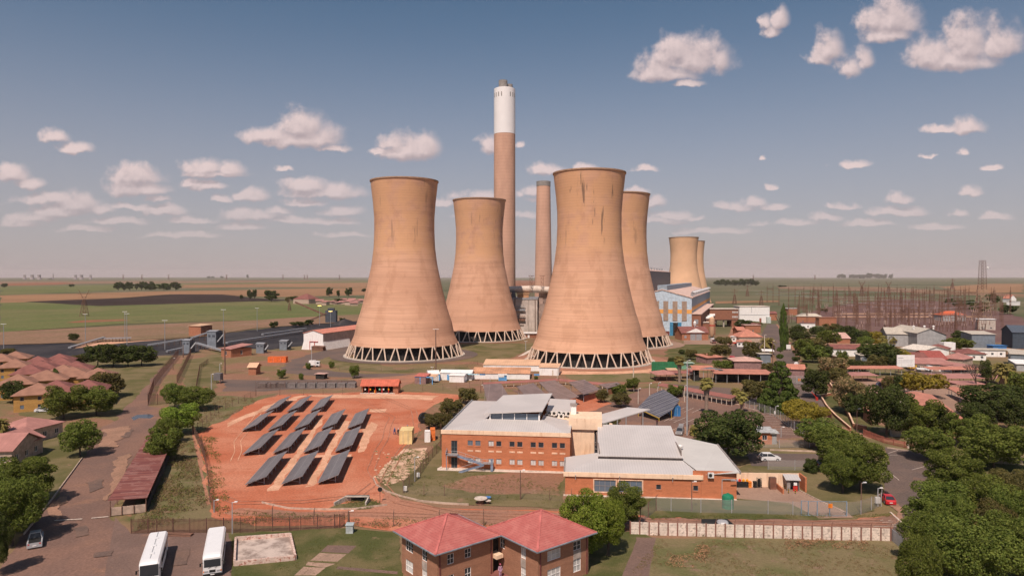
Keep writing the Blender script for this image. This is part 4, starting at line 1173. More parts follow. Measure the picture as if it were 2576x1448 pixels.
# ---------------- main brick building (two storeys) and lower hall ----------------
OBRK = brick("orange_brick", (0.60, 0.215, 0.105), 0.23, 0.086, 0.8, 0.08)
SALM = M("spandrel_block", (0.78, 0.52, 0.36))
WROOF = MS("white_metal_roof", (0.60, 0.565, 0.545), 0, 0.5, 0.14, 0.82, 0.45, 0.1, 0.05, 0.15)
WROOFY = MS("white_metal_roof_cross", (0.60, 0.565, 0.545), 1, 0.5, 0.14, 0.9, 0.45, 0.1, 0.05, 0.15)
FRAMEG = M("grey_frame", (0.30, 0.26, 0.24), 0.6)
def window(e, A, B, h, frame=FRAMEG, glass=GLASS, nx=2, nz=1, t=0.15, fw=0.06, name="window", sill=None):
    A, B = Vector(A), Vector(B)
    d = (B - A).normalized()
    n = Vector((d.y, -d.x))
    x0, x1, z0, z1 = h
    def P(x, z, o):
        q = A + d * x - n * o
        return (q.x, q.y, z)
    mb = MB()
    def bar(xa, xb, za, zb):
        vs = [P(x, z, o) for o in (t - 0.07, t + 0.02) for x, z in ((xa, za), (xb, za), (xb, zb), (xa, zb))]
        mb.add(vs, [(0, 1, 2, 3), (7, 6, 5, 4), (0, 4, 5, 1), (1, 5, 6, 2), (2, 6, 7, 3), (3, 7, 4, 0)])
    bar(x0, x1, z0, z0 + fw); bar(x0, x1, z1 - fw, z1)
    bar(x0, x0 + fw, z0 + fw, z1 - fw); bar(x1 - fw, x1, z0 + fw, z1 - fw)
    for i in range(1, nx):
        x = x0 + (x1 - x0) * i / nx
        bar(x - fw / 3, x + fw / 3, z0 + fw, z1 - fw)
    for i in range(1, nz):
        z = z0 + (z1 - z0) * i / nz
        bar(x0 + fw, x1 - fw, z - fw / 3, z + fw / 3)
    w = part(name, mb, frame, e)
    gmb = MB().quad(P(x0, z0, t - 0.02), P(x1, z0, t - 0.02), P(x1, z1, t - 0.02), P(x0, z1, t - 0.02))
    part("pane", gmb, glass, w)
    if sill:
        sm = MB()
        vs = [P(x, z, o) for o in (-0.09, 0.02) for x, z in ((x0 - .05, z0 - .16), (x1 + .05, z0 - .16), (x1 + .05, z0), (x0 - .05, z0))]
        sm.add(vs, [(0, 1, 2, 3), (7, 6, 5, 4), (0, 4, 5, 1), (1, 5, 6, 2), (2, 6, 7, 3), (3, 7, 4, 0)])
        part("sill", sm, sill, w)
    return w
pa, pb = G(1111.5, 1177), G(1434, 1188)
ang = math.atan2(pb.y - pa.y, pb.x - pa.x)
LA = (pb - pa).length
e = thing("brick_building", "two-storey orange brick building with white metal roof and steel fire stair", "building", (pa.x, pa.y, 0), ang)
DP = 36.0
pairs = [5.5 + 4.39 * k for k in range(5)]
wins = []
for k, x in enumerate(pairs):
    for j, xx in enumerate((x, x + 1.62)):
        wins.append((xx, xx + 1.1, 4.95, 6.05, BLUEGLASS if k == 0 else CURTAIN if (k == 1 and j == 0) else GLASS))
        wins.append((xx, xx + 1.1, 1.25, 2.35, CURTAIN))
doors = [(2.0, 3.3, 3.2, 5.9, GLASS), (2.0, 3.3, 0.05, 2.4, GLASS)]
mb = MB().wall((0, 0), (LA, 0), 0, 7.3, [w[:4] for w in wins + doors])
part("wall", mb, OBRK, e)
part("wall", MB().wall((LA, 0), (LA, DP), 0, 7.3), OBRK, e)
part("wall", MB().wall((LA, DP), (0, DP), 0, 7.3), OBRK, e)
part("wall", MB().wall((0, DP), (0, 0), 0, 7.3), OBRK, e)
for w in wins:
    window(e, (0, 0), (LA, 0), w[:4], FRAMEG, w[4], 2 if w[4] is not GLASS else 1, 1, sill=OBRK)
for w in doors:
    window(e, (0, 0), (LA, 0), w[:4], M("green_grey_door", (0.10, 0.13, 0.125)), GLASS, 2, 2, 0.15, 0.1, "door")
for x in pairs:
    for xx in (x, x + 1.62):
        part("spandrel", MB().box(xx, xx + 1.15, -0.05, -0.003, 3.72, 4.05), SALM, e)
part("parapet", MB().box(-.15, LA + .15, -.15, .15, 7.3, 8.1), PLASTER, e)
part("side_parapet", MB().box(-.14, .1, .16, DP, 7.3, 8.05), STEEL, e)
part("plinth", MB().box(-.1, LA, -.35, -.02, 0, .22), PALECONC, e)
zr, zf = 8.95, 7.75
mb = MB().add([(.1, .16, zf), (LA, .16, zf), (20.3, 8, zr), (8.3, 8, zr)], [(0, 1, 2, 3)])
part("front_roof", mb, WROOF, e)
mb = MB().add([(.1, .16, zf), (8.3, 8, zr), (8.3, 28, zr), (.1, DP, zf)], [(0, 1, 2, 3)])
mb.add([(8.3, 28, zr), (.1, DP, zf), (20.3, DP, zf), (20.3, 28, zr)], [(0, 1, 2, 3)])
part("left_roof", mb, WROOFY, e)
mb = MB().add([(LA, .16, zf), (LA, 13.5, zf), (20.3, 13.5, zr), (20.3, 8, zr)], [(0, 1, 2, 3)])
part("right_roof", mb, WROOFY, e)
part("rear_roof", MB().add([(20.5, 20.5, 8.6), (LA + .3, 20.5, 8.4), (LA + .3, 34, 8.9), (20.5, 34, 9.1), (20.5, 20.5, 7), (LA + .3, 20.5, 7), (LA + .3, 34, 7), (20.5, 34, 7)], [(0, 1, 2, 3), (0, 1, 5, 4), (1, 2, 6, 5), (0, 3, 7, 4)]), WROOFY, e)
part("plant_deck", MB().box(20.4, LA, 13.6, 20.4, 6.9, 7.3), PLASTER, e)
part("plant_wall", MB().box(20.5, LA, 20.2, 20.45, 7.2, 8.5), PLASTER, e)
mon = part("clerestory", MB().box(9.1, 19.8, 8.2, 8.3, zr - .05, 10.25).box(19.7, 19.8, 8.2, 24, zr - .3, 10.3).box(9.1, 9.2, 8.2, 14, zr - .05, 9.9), BLUEGLASS, e)
mul = MB()
for x in (9.0, 11.7, 14.4, 17.1, 19.8):
    mul.beam((x, 8.12, zr - .1), (x, 8.12, 10.2), 0.16 if 9.1 < x < 19.7 else 0.3)
part("mullion", mul, WHITE, mon)
part("upper_roof", MB().add([(7.7, 7.3, 10.15), (20.6, 7.3, 10.9), (21.7, 24, 11.9), (9.8, 24, 11.2), (7.7, 7.3, 10.4), (20.6, 7.3, 11.15), (21.7, 24, 12.15), (9.8, 24, 11.45)], [(3, 2, 1, 0), (4, 5, 6, 7), (0, 1, 5, 4), (1, 2, 6, 5), (2, 3, 7, 6), (3, 0, 4, 7)]), WROOFY, e)
# fire stair
st = part("fire_stair", MB().box(1.2, 3.6, -1.5, -.05, 3.05, 3.17).box(8.7, 10.9, -1.5, -.05, 1.55, 1.67), STEEL, e)
BL = M("blue_grey_steel", (0.22, 0.27, 0.36), 0.5)
fl = MB()
for y in (-1.5, -.9):
    fl.beam((3.6, y, 3.0), (8.7, y, 1.5), 0.09, 0.34)
for y in (-3.0, -2.3):
    fl.beam((9.2, y + .8, 1.5), (4.2, y, 0.05), 0.09, 0.3)
for i in range(9):
    fl.box(3.7 + i * .56, 4.1 + i * .56, -1.45, -.95, 2.88 - i * .165, 2.92 - i * .165)
part("flight", fl, BL, st)
rl = MB()
rl.beam((1.2, -1.5, 4.1), (3.6, -1.5, 4.1), .06).beam((3.6, -1.5, 4.1), (8.7, -1.5, 2.6), .06).beam((8.7, -1.5, 2.6), (10.9, -1.5, 2.6), .06).beam((9.2, -2.2, 2.5), (4.2, -3, 1.1), .06).beam((1.2, -1.5, 3.6), (3.6, -1.5, 3.6), .05).beam((3.6, -1.5, 3.6), (8.7, -1.5, 2.1), .05)
for x, z in ((1.2, 3.1), (2.4, 3.1), (3.6, 3.1), (5.3, 2.6), (7, 2.1), (8.7, 1.6), (9.8, 1.6), (10.9, 1.6)):
    rl.beam((x, -1.5, z), (x, -1.5, z + 1), .06)
part("railing", rl, GALV, st)
part("column", MB().beam((1.3, -1.4, 0), (1.3, -1.4, 3.1), .12).beam((10.8, -1.4, 0), (10.8, -1.4, 2.7), .5, .1).beam((1.2, -1.5, 3.1), (1.2, -.2, 4.1), .05, .9), BL, st)
def to_world(o_, a_, x, y, z=0):
    return Vector((o_.x + x * math.cos(a_) - y * math.sin(a_), o_.y + x * math.sin(a_) + y * math.cos(a_), z))
# air conditioners on the plant deck
ACW = M("ac_white", (0.72, 0.7, 0.68), 0.5)
def ac_unit(loc, rz, label, group=None, s=1.0):
    e_ = thing("ac_unit", label, "air conditioner", loc, rz, group)
    e_.scale = (s, s, s)
    part("housing", MB().box(-.55, .55, -.2, .25, 0, .95), ACW, e_)
    part("fan", MB().tube([(-.1, -.23, .5), (-.1, -.19, .5)], [.34, .34], 14), DARK, e_)
    return e_
first = None
PLACE = ["at the left end", "second", "third", "fourth", "fifth", "sixth", "seventh", "eighth", "ninth", "tenth", "eleventh", "twelfth"]
for i in range(11):
    x, y, z = 20.9 + (i % 11) * .55, 18.6 + (i % 3) * .7, 7.3 + (i % 2) * .45 * (1 if i % 3 else 1.4)
    p = to_world(pa, ang, x, y, z)
    lab = "white air conditioner with round black fan, %s from the left in the rooftop cluster" % (["first"] + PLACE[1:])[i]
    if first is None:
        first = ac_unit(p, ang, lab, "air conditioners crowded on the roof deck")
    else:
        dup(first, p, ang, lab, "air conditioners crowded on the roof deck")
# stair tower with chimney
pt = to_world(pa, ang, LA + 1.7, 9.5)
e = thing("stair_tower", "cream plastered stair tower with glazed entrance between the two brick buildings", "stair tower", (pt.x, pt.y, 0), ang)
part("wall", MB().box(-2.0, 3.2, 0, 7, 0, 6.9).box(6.6, 7.3, 0, 7, 0, 6.9), PLASTER, e)
part("parapet", MB().box(-2.3, 4.9, -.5, 7.4, 6.9, 9.3), PLASTER, e)
fr = MB()
for x in (3.3, 4.9, 6.5):
    fr.beam((x, .3, 0), (x, .3, 6.9), .14)
for z in (2.6, 3.5, 4.0, 6.0):
    fr.beam((3.2, .3, z), (6.6, .3, z), .14)
g_ = part("glazing_frame", fr, FRAMEG, e)
part("pane", MB().box(3.3, 6.5, .35, .4, 0, 6.9), GLASS, g_)
part("blind", MB().box(4.95, 6.45, .2, .24, 4.2, 5.3), CURTAIN, g_)
part("door", MB().box(4.6, 5.3, .15, .22, .1, 2.4), STEEL, e)
part("chimney", MB().box(-2.0, -.8, 4, 5, 9, 11.2), WHITE, e)
part("chimney_cap", MB().box(-2.2, -.6, 3.8, 5.2, 11.2, 11.6), FRAMEG, e)
# entrance canopy on steel columns
pc = to_world(pa, ang, LA + 3.6, 24)
e = thing("entrance_canopy", "pale tilted metal canopy on tall steel columns above the parking court", "canopy", (pc.x, pc.y, 0), ang)
part("roof", MB().add([(1.5, -7, 5.9), (14.8, 5.5, 7.6), (9.5, 7, 7.7), (2, 2, 6.5), (1.5, -7, 6.1), (14.8, 5.5, 7.8), (9.5, 7, 7.9), (2, 2, 6.7)], [(3, 2, 1, 0), (4, 5, 6, 7), (0, 1, 5, 4), (1, 2, 6, 5), (2, 3, 7, 6), (3, 0, 4, 7)]), WROOFY, e)
for x, y, z in ((4.2, -4.6, 6.2), (6.7, -2.2, 6.5), (8.8, -.3, 6.8), (13.0, 3.6, 7.3)):
    part("column", MB().beam((x, y, 0), (x, y, z), .22), STEEL, e)
# lower hall
pa2, pb2 = G(1421.7, 1243.5), G(1764, 1253.5)
an2 = math.atan2(pb2.y - pa2.y, pb2.x - pa2.x)
LB = (pb2 - pa2).length
e = thing("brick_hall", "single-storey orange brick hall with raised white metal roof and two wide windows", "building", (pa2.x, pa2.y, 0), an2)
big = [(5.3, 9.25, .75, 2.95), (9.75, 14.0, .75, 2.95)]
sm_ = [(16.5, 17.4, 1.45, 2.35), (23.1, 24.0, 1.4, 2.35)]
EX = 6.2
part("wall", MB().wall((0, 0), (LB, 0), 0, 3.5, big + sm_), OBRK, e)
part("wall", MB().wall((LB, -.1), (LB + EX, -.1), 0, 3.95), OBRK, e)
part("wall", MB().wall((LB - 1.5, 0.05), (LB + EX, .05), 3.9, 5.1), OBRK, e)
part("wall", MB().wall((0, 26), (0, 0), 0, 3.5), OBRK, e)
part("wall", MB().wall((LB + EX, -.1), (LB + EX, 18), 0, 4.9), OBRK, e)
part("wall", MB().wall((LB + EX, 18), (22, 25), 0, 4.9), OBRK, e)
part("wall", MB().wall((22, 26), (0, 26), 0, 3.5), OBRK, e)
for h in big:
    window(e, (0, 0), (LB, 0), h, FRAMEG, BLUEGLASS, 4, 2, 0.12, .09)
    x0, x1, z0, z1 = h
    part("surround", MB().box(x0 - .18, x1 + .18, -.08, -.004, z1, z1 + .16).box(x0 - .18, x1 + .18, -.08, -.004, z0 - .16, z0).box(x0 - .18, x0, -.08, -.004, z0, z1).box(x1, x1 + .18, -.08, -.004, z0, z1), SALM, e)
for h in sm_:
    window(e, (0, 0), (LB, 0), h, FRAMEG, GLASS, 1, 1, sill=OBRK)
part("parapet", MB().box(-.3, LB + .3, -.3, .1, 3.5, 4.25), PLASTER, e)
part("side_parapet", MB().box(-.3, -.05, .12, 10, 3.5, 4.3), FRAMEG, e)
part("plinth", MB().box(-.3, LB + EX, -.6, -.12, 0, .15), PALECONC, e)
part("front_roof", MB().add([(-.05, .1, 4.05), (LB + .2, .1, 4.05), (22.4, 7.5, 4.85), (6.3, 7.5, 4.85)], [(0, 1, 2, 3)]), WROOF, e)
part("left_roof", MB().add([(-.05, .1, 4.05), (6.3, 7.5, 4.85), (6.3, 12, 4.85), (-.05, 11, 4.05)], [(0, 1, 2, 3)]), WROOFY, e)
part("wing_roof", MB().add([(LB + .2, .1, 4.3), (LB + EX + .5, -.7, 5.0), (LB + EX + .3, 18.3, 5.3), (22.0, 25.8, 5.8), (22.4, 7.5, 4.95), (LB + EX + .5, -.7, 5.2), (LB + EX + .3, 18.3, 5.5)], [(0, 1, 5), (0, 5, 6, 4), (4, 6, 3), (1, 2, 6, 5)]), M("plain_white_roof", (0.56, 0.545, 0.52), 0.6, 0.04, 0.2), e)
part("wing_gutter", MB().beam((LB + EX + .5, -.8, 5.1), (LB + EX + .35, 18.3, 5.4), .25, .5), FRAMEG, e)
part("raised_wall", MB().box(6.4, 22.3, 7.7, 7.85, 4.7, 5.35).box(22.1, 22.25, 7.9, 24, 4.8, 6.6).box(6.4, 6.6, 7.9, 24, 4.0, 6.4), M("grey_band", (0.25, 0.2, 0.175)), e)
part("upper_roof", MB().add([(6.2, 7.3, 5.35), (22.5, 7.3, 5.35), (22.5, 24.8, 7.6), (6.7, 24.8, 7.6), (6.2, 7.3, 5.55), (22.5, 7.3, 5.55), (22.5, 24.8, 7.8), (6.7, 24.8, 7.8)], [(3, 2, 1, 0), (4, 5, 6, 7), (0, 1, 5, 4), (1, 2, 6, 5), (2, 3, 7, 6), (3, 0, 4, 7)]), WROOF, e)
for x in (1.9, 9.9, 19.4):
    part("wall_lamp", MB().beam((x, -.6, 3.9), (x, -.3, 3.6), .14).beam((x, -.35, 3.0), (x, -.35, 3.6), .08), GALV, e)
part("downpipe", MB().beam((LB + 5, -.9, 3.7), (LB + 7.2 - 1.2, -.9, 3.75), .12).beam((LB + 3.6, -.3, .1), (LB + 3.6, -.3, 3.7), .1).beam((LB + 3.6, -.3, 3.7), (LB + 5.9, -.3, 3.75), .12), GALV, e)
ac_unit(to_world(pa2, an2, LB + 1.6, -.45, 3.98), an2, "single white air conditioner on the ledge of the brick hall's right end", s=0.95)
p = to_world(pa2, an2, 22.9, 14, 5.35)
e = thing("roof_ventilator", "small white roof ventilator beside the raised roof of the brick hall", "roof vent", p)
part("cowl", MB().lathe([(.1, .0), (.35, .3), (.55, .6), (.55, .8), (.1, 1.05)], 14), WHITE, e, True)
part("neck", MB().lathe([(.3, -.1), (.3, .4)], 12), FRAMEG, e)
# service yard behind: cream screen wall with bins
pw0, pw1 = G(1850, 1224), G(2010, 1226)
aw = math.atan2(pw1.y - pw0.y, pw1.x - pw0.x)
Lw = (pw1 - pw0).length
e = thing("screen_wall", "cream plastered screen wall of the service yard beside the brick hall", "wall", pw0, aw)
part("panel", MB().box(0, Lw, 0, .25, 0, 2.7), PLASTER, e)
part("end_pier", MB().box(Lw, Lw + .3, -3, .3, 0, 2.8), OBRK, e)
part("low_wall", MB().box(Lw * .62, Lw * .62 + .25, -4.2, -.5, 0, 1.0), OBRK, e)
def bin_(p, rz, mat, label, s=1.0, group=None):
    e_ = thing("wheelie_bin", label, "bin", p, rz, group)
    part("body", MB().prism([(-.28, -.3), (.28, -.3), (.28, .3), (-.28, .3)], 0.08, .95), mat, e_)
    part("lid", MB().prism([(-.32, -.36), (.32, -.36), (.32, .34), (-.32, .34)], .95, [1.0, 1.0, 1.08, 1.08]), mat, e_)
    part("wheel", MB().tube([(-.3, .28, .1), (.3, .28, .1)], .1, 10), BLACK, e_)
    e_.scale = (s, s, s * 1.15)
    return e_
bin_(to_world(pa, ang, LA + 2.5, 8.9), ang, YELLOWP, "left one of two orange bins at the stair tower entrance")
bin_(to_world(pa, ang, LA + 3.5, 8.9), ang, YELLOWP, "right one of two orange bins at the stair tower entrance")
bin_(G(*K('6', 2392, 560)), 0, ORANGEP, "orange bin beside a black bin against the cream screen wall")
bin_(G(*K('6', 2445, 560)), 0, BLACK, "black bin next to the orange bin at the cream screen wall")
e = thing("cage_trolley", "tall black wire cage trolley by the cream screen wall", "trolley", G(*K('6', 2487, 560)))
mb = MB()
for x in (-.35, .35):
    for y in (-.35, .35):
        mb.beam((x, y, 0), (x, y, 1.9), .05)
for z in (.2, .6, 1.0, 1.4, 1.85):
    mb.beam((-.35, -.35, z), (.35, -.35, z), .04).beam((-.35, .35, z), (.35, .35, z), .04).beam((-.35, -.35, z), (-.35, .35, z), .04).beam((.35, -.35, z), (.35, .35, z), .04)
part("frame", mb, BLACK, e)
part("bag", MB().lathe([(.1, .25), (.3, .35), (.32, .8), (.2, 1.15), (.3, 1.2), (.28, 1.6), (.05, 1.8)], 9), BLACK, e, True)
e = thing("skip_bin", "black rubbish skip with coloured bags on top, by the screen wall", "skip", G(*K('6', 2312, 552)))
part("body", MB().prism([(-1.4, -.6), (1.4, -.6), (1.4, .6), (-1.4, .6)], 0.1, 1.1), BLACK, e)
for i, m_ in enumerate((BLUEP, REDP, YELLOWP, YELLOWP)):
    part("bag", MB().lathe([(.05, 1.05), (.3, 1.12), (.28, 1.45), (.05, 1.6)], 8, cx=-1.1 + i * .7), m_, e, True)
e = thing("sentry_booth", "small grey-roofed sentry booth with a notice at the end of the screen wall", "booth", G(*K('8', 275, 600)), R(-8))
part("wall", MB().box(-1.5, -.9, 0, .1, 0, 2.2).box(-1.5, -1.4, 0, 1.8, 0, 2.2).box(.6, .7, 0, 1.8, 0, 2.2).box(-1.5, .7, 1.7, 1.8, 0, 2.2), FRAMEG, e)
part("roof", MB().roof(-1.8, .9, -.4, 2.1, 2.2, 2.6, 'mono', .1), WROOF, e)
part("notice", MB().box(-.3, .3, -.06, -.02, 1.2, 1.8), WHITE, e)
part("door", MB().box(-.4, .4, 0, .05, 0, 1.1), REDP, e)
e = thing("locker", "tall rusty brown locker standing against the screen wall", "locker", G(*K('8', 45, 575)))
part("body", MB().box(-.6, .6, -.4, .4, 0, 2.3), WOODPOST, e)
part("door", MB().box(-.55, .55, -.44, -.41, .1, 2.2), M("locker_door", (0.2, 0.09, 0.06)), e)
fb = None
STRIPEB = M("bollard_yellow_black", (0.45, 0.28, 0.03), 0.6)
for i, (x, y) in enumerate(((170, 575), (188, 590), (207, 620), (275, 625))):
    p = G(*K('8', x, y))
    lab = ["furthest", "second", "third", "nearest"][i] + " short black and yellow bollard in the service yard"
    if fb is None:
        fb = thing("bollard", lab, "bollard", p, 0, "bollards in the service yard")
        part("post", MB().lathe([(.09, 0), (.09, .95), (.02, 1.0)], 10), BLACK, fb)
        part("band", MB().lathe([(.1, .3), (.1, .5)], 10).lathe([(.1, .7), (.1, .9)], 10), STRIPEB, fb)
    else:
        dup(fb, p, 0, lab)
# green water tank
e = thing("water_tank", "green plastic water tank beside the brick hall and mesh fence", "water tank", G(*K('6', 2172, 768)))
part("tank", MB().lathe([(0.05, 0), (1.75, 0), (1.78, .8), (1.7, .85), (1.78, .95), (1.78, 1.8), (1.7, 1.86), (1.78, 1.95), (1.78, 2.7), (1.5, 3.1), (.5, 3.35), (.45, 3.5), (.05, 3.5)], 28), M("green_plastic_tank", (0.02, 0.20, 0.11), 0.45, 0.06), e, True)
part("base", MB().lathe([(.05, .12), (2.3, .12), (2.35, 0)], 24), PALECONC, e)
e.scale = (.56, .56, .76)
# ---------------- foreground double house ----------------
HB = brick("brown_house_brick", (0.40, 0.20, 0.125), 0.23, 0.086, 0.8, 0.12)
m, t, b, co = base("red_roof_tiles", 0.7)
s = nd(t, 'ShaderNodeSeparateXYZ')
t.links.new(co, s.inputs[0])
c = mixc(t, smooth(t, noi(t, co, 0.7, 6, 0.65), 0.35, 0.65), (0.41, 0.115, 0.10), (0.48, 0.165, 0.14))
c = mixc(t, smooth(t, noi(t, co, 9, 3, 0.7), 0.5, 0.7), c, (0.40, 0.12, 0.11))
l1 = mth(t, 'LESS_THAN', mth(t, 'FRACT', mth(t, 'DIVIDE', s.outputs[2], 0.16)), 0.2)
c = mixc(t, mth(t, 'MULTIPLY', l1, mth(t, 'MULTIPLY', smooth(t, noi(t, co, 3, 3), 0.35, 0.6), 0.6)), c, (0.22, 0.06, 0.06))
t.links.new(c, b.inputs['Base Color'])
RTILE = m
FASC = M("grey_fascia", (0.22, 0.26, 0.30), 0.6)
def hip_block(loc, a_, S, he, hr, wallm, roofm, name, label, ov=0.8, wins=None, near=False, group=None):
    e_ = thing(name, label, "house", (loc[0], loc[1], 0), a_, group)
    Q = S - 2 * ov
    h_ = S / 2
    q = Q / 2
    cs = [(-q, -q), (q, -q), (q, q), (-q, q)]
    wins = wins or {}
    for i in range(4):
        A, B = cs[i], cs[(i + 1) % 4]
        hl = wins.get(i, [])
        part("wall", MB().wall(A, B, 0, he + .05, [w[:4] for w in hl], 0.12), wallm, e_)
        for w in hl:
            window(e_, A, B, w[:4], WHITE if near else FRAMEG, w[4] if len(w) > 4 else GLASS, 3 if w[1] - w[0] > 1.6 else 2 if near else 1, 2 if near else 1, 0.12)
    mb = MB().roof(-h_, h_, -h_, h_, he, hr, 'hip', 0.12)
    r_ = part("roof", mb, roofm, e_)
    if near:
        cap = MB()
        for sx_, sy_ in ((-1, -1), (1, -1), (1, 1), (-1, 1)):
            cap.beam((sx_ * h_, sy_ * h_, he + .12), (0, 0, hr + .06), .28, .12)
        part("ridge_cap", cap, M("ridge_tile", (0.48, 0.14, 0.125), 0.7) if "ridge_tile" not in bpy.data.materials else bpy.data.materials["ridge_tile"], r_)
        gt = MB()
        o_ = h_ + .06
        for i in range(4):
            A = [(-o_, -o_), (o_, -o_), (o_, o_), (-o_, o_)][i]
            B = [(-o_, -o_), (o_, -o_), (o_, o_), (-o_, o_)][(i + 1) % 4]
            gt.beam((A[0], A[1], he + .05), (B[0], B[1], he + .05), .12, .14)
        part("gutter", gt, FASC, r_)
        dpm = MB()
        for sx_, sy_ in ((-1, -1), (1, -1), (-1, 1), (1, 1)):
            dpm.beam((sx_ * (q - .35), -q - .08 if sy_ < 0 else q + .08, 0), (sx_ * (q - .35), -q - .08 if sy_ < 0 else q + .08, he), .1)
        part("downpipe", dpm, M("maroon_pipe", (0.2, 0.06, 0.06)) if "maroon_pipe" not in bpy.data.materials else bpy.data.materials["maroon_pipe"], e_)
    return e_
HE = 5.6
AH = R(39)
PANEL = M("beige_panel", (0.42, 0.36, 0.32), 0.8)
def corner_block(front, S):
    f = G(*front, HE)
    c_, s_ = math.cos(AH), math.sin(AH)
    return (f.x + (c_ - s_) * S / 2, f.y + (s_ + c_) * S / 2)
l1 = corner_block((1095, 1397), 10.4)
Q = 10.4 - 1.6
wL = {3: [(1.0, 2.9, .7, 2.3, CURTAIN), (5.2, 6.4, .7, 2.3, CURTAIN), (1.0, 2.9, 3.5, 4.9), (5.2, 6.4, 3.5, 4.9)],
      0: [(1.5, 2.5, .8, 2.2), (4.2, 5.2, .8, 2.4), (1.5, 2.5, 3.6, 4.9), (4.2, 5.2, 3.7, 4.9)]}
e = hip_block(l1, AH, 10.4, HE, 8.25, HB, RTILE, "house", "left half of the red-tiled brown brick house in the foreground", 0.8, wL, True, "twin pyramid-roofed house blocks in the foreground")
q = Q / 2
part("infill_panel", MB().box(-q - .03, -q - .005, -q + 8.8 - 6.4, -q + 8.8 - 5.2, 2.35, 3.45), PANEL, e)
l2 = corner_block((1352, 1390), 10.6)
wR = {3: [(5.6, 6.6, .7, 2.3, CURTAIN), (5.6, 6.6, 3.5, 4.9, CURTAIN), (1.2, 2.2, 3.5, 4.8)],
      0: [(1.6, 3.9, .9, 2.5, CURTAIN), (6.2, 7.6, .9, 2.6, CURTAIN), (1.6, 3.9, 3.6, 4.9, CURTAIN), (6.2, 7.6, 3.8, 5.0)]}
e = hip_block(l2, AH, 10.6, HE, 8.45, HB, RTILE, "house", "right half of the red-tiled brown brick house in the foreground", 0.8, wR, True, "twin pyramid-roofed house blocks in the foreground")
q = (10.6 - 1.6) / 2
part("infill_panel", MB().box(-q + 6.2, -q + 7.6, -q - .03, -q - .005, 2.65, 3.75).box(-q - .03, -q - .005, q - 6.6, q - 5.6, 2.35, 3.45), PANEL, e)
lk = G(1252, 1440)
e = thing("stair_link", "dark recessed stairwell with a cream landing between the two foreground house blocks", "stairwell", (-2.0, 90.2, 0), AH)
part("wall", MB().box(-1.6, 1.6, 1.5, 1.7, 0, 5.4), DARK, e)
part("landing", MB().box(-.2, .9, -.2, 1.4, 2.6, 3.1), PLASTER, e)
# ---------------- solar arrays ----------------
def solar_mat(name, cw, ch, col, linec, lw=0.05, sheen=0.35):
    m, t, b, co = base(name, sheen, 0.0, 0.5)
    s = nd(t, 'ShaderNodeSeparateXYZ')
    t.links.new(co, s.inputs[0])
    fx = mth(t, 'LESS_THAN', mth(t, 'FRACT', mth(t, 'DIVIDE', s.outputs[0], cw)), lw / cw)
    fy = mth(t, 'LESS_THAN', mth(t, 'FRACT', mth(t, 'DIVIDE', s.outputs[1], ch)), lw / ch)
    f = mth(t, 'MAXIMUM', fx, fy)
    c = mixc(t, smooth(t, noi(t, co, 0.4, 3), 0.35, 0.65), darker(col, 0.85), darker(col, 1.15))
    t.links.new(mixc(t, f, c, linec), b.inputs['Base Color'])
    return m
SOL = solar_mat("solar_module", 2.0, 1.0, (0.13, 0.115, 0.115), (0.33, 0.29, 0.28), 0.09)
SOLB = solar_mat("solar_module_blue", 1.65, 1.0, (0.075, 0.078, 0.10), (0.45, 0.40, 0.38), 0.1)
def solar(px, label, first):
    p = G(px[0], px[1], 0.5)
    a_ = math.atan2(0.12, 0.99)
    if first is None:
        e_ = thing("solar_array", label, "solar array", (p.x, p.y, 0), a_, "solar arrays on the red earth yard")
        part("panel", MB().add([(0, 0, .5), (4, 0, 2.0), (4, 19.6, 2.0), (0, 19.6, .5), (0.02, 0, .42), (4.02, 0, 1.92), (4.02, 19.6, 1.92), (0.02, 19.6, .42)],
             [(0, 1, 2, 3), (7, 6, 5, 4), (0, 4, 5, 1), (1, 5, 6, 2), (2, 6, 7, 3), (3, 7, 4, 0)]), SOL, e_)
        for i in range(6):
            y = 1.6 + i * 3.25
            part("post", MB().beam((3.2, y, 0), (3.2, y, 1.65), .12), GALV, e_)
            part("brace", MB().beam((1.0, y, .82), (3.2, y, .35), .07).beam((.9, y, 0), (.9, y, .8), .1), GALV, e_)
        part("rail", MB().beam((1, 0, .8), (1, 19.6, .8), .08).beam((3, 0, 1.55), (3, 19.6, 1.55), .08), GALV, e_)
        return e_
    dup(first, (p.x, p.y, 0), a_, label)
    return first
rows = [("front row", [(240, 1305), (735, 1298), (1230, 1280)]), ("second row from the front", [(205, 890), (615, 872), (1035, 862), (1468, 850)]),
        ("third row from the front", [(190, 565), (545, 562), (903, 552), (1280, 545), (1638, 535)]), ("back row", [(505, 312), (810, 308), (1128, 303)])]
ORD = ["leftmost", "second from the left", "third from the left", "fourth from the left", "fifth from the left"]
fs = None
for rn, ps in rows:
    for i, p in enumerate(ps):
        lab = "tilted dark solar array in the %s, %s" % (rn, ORD[i] if i < len(ps) - 1 else "rightmost")
        fs = solar(K('S', *p), lab, fs)
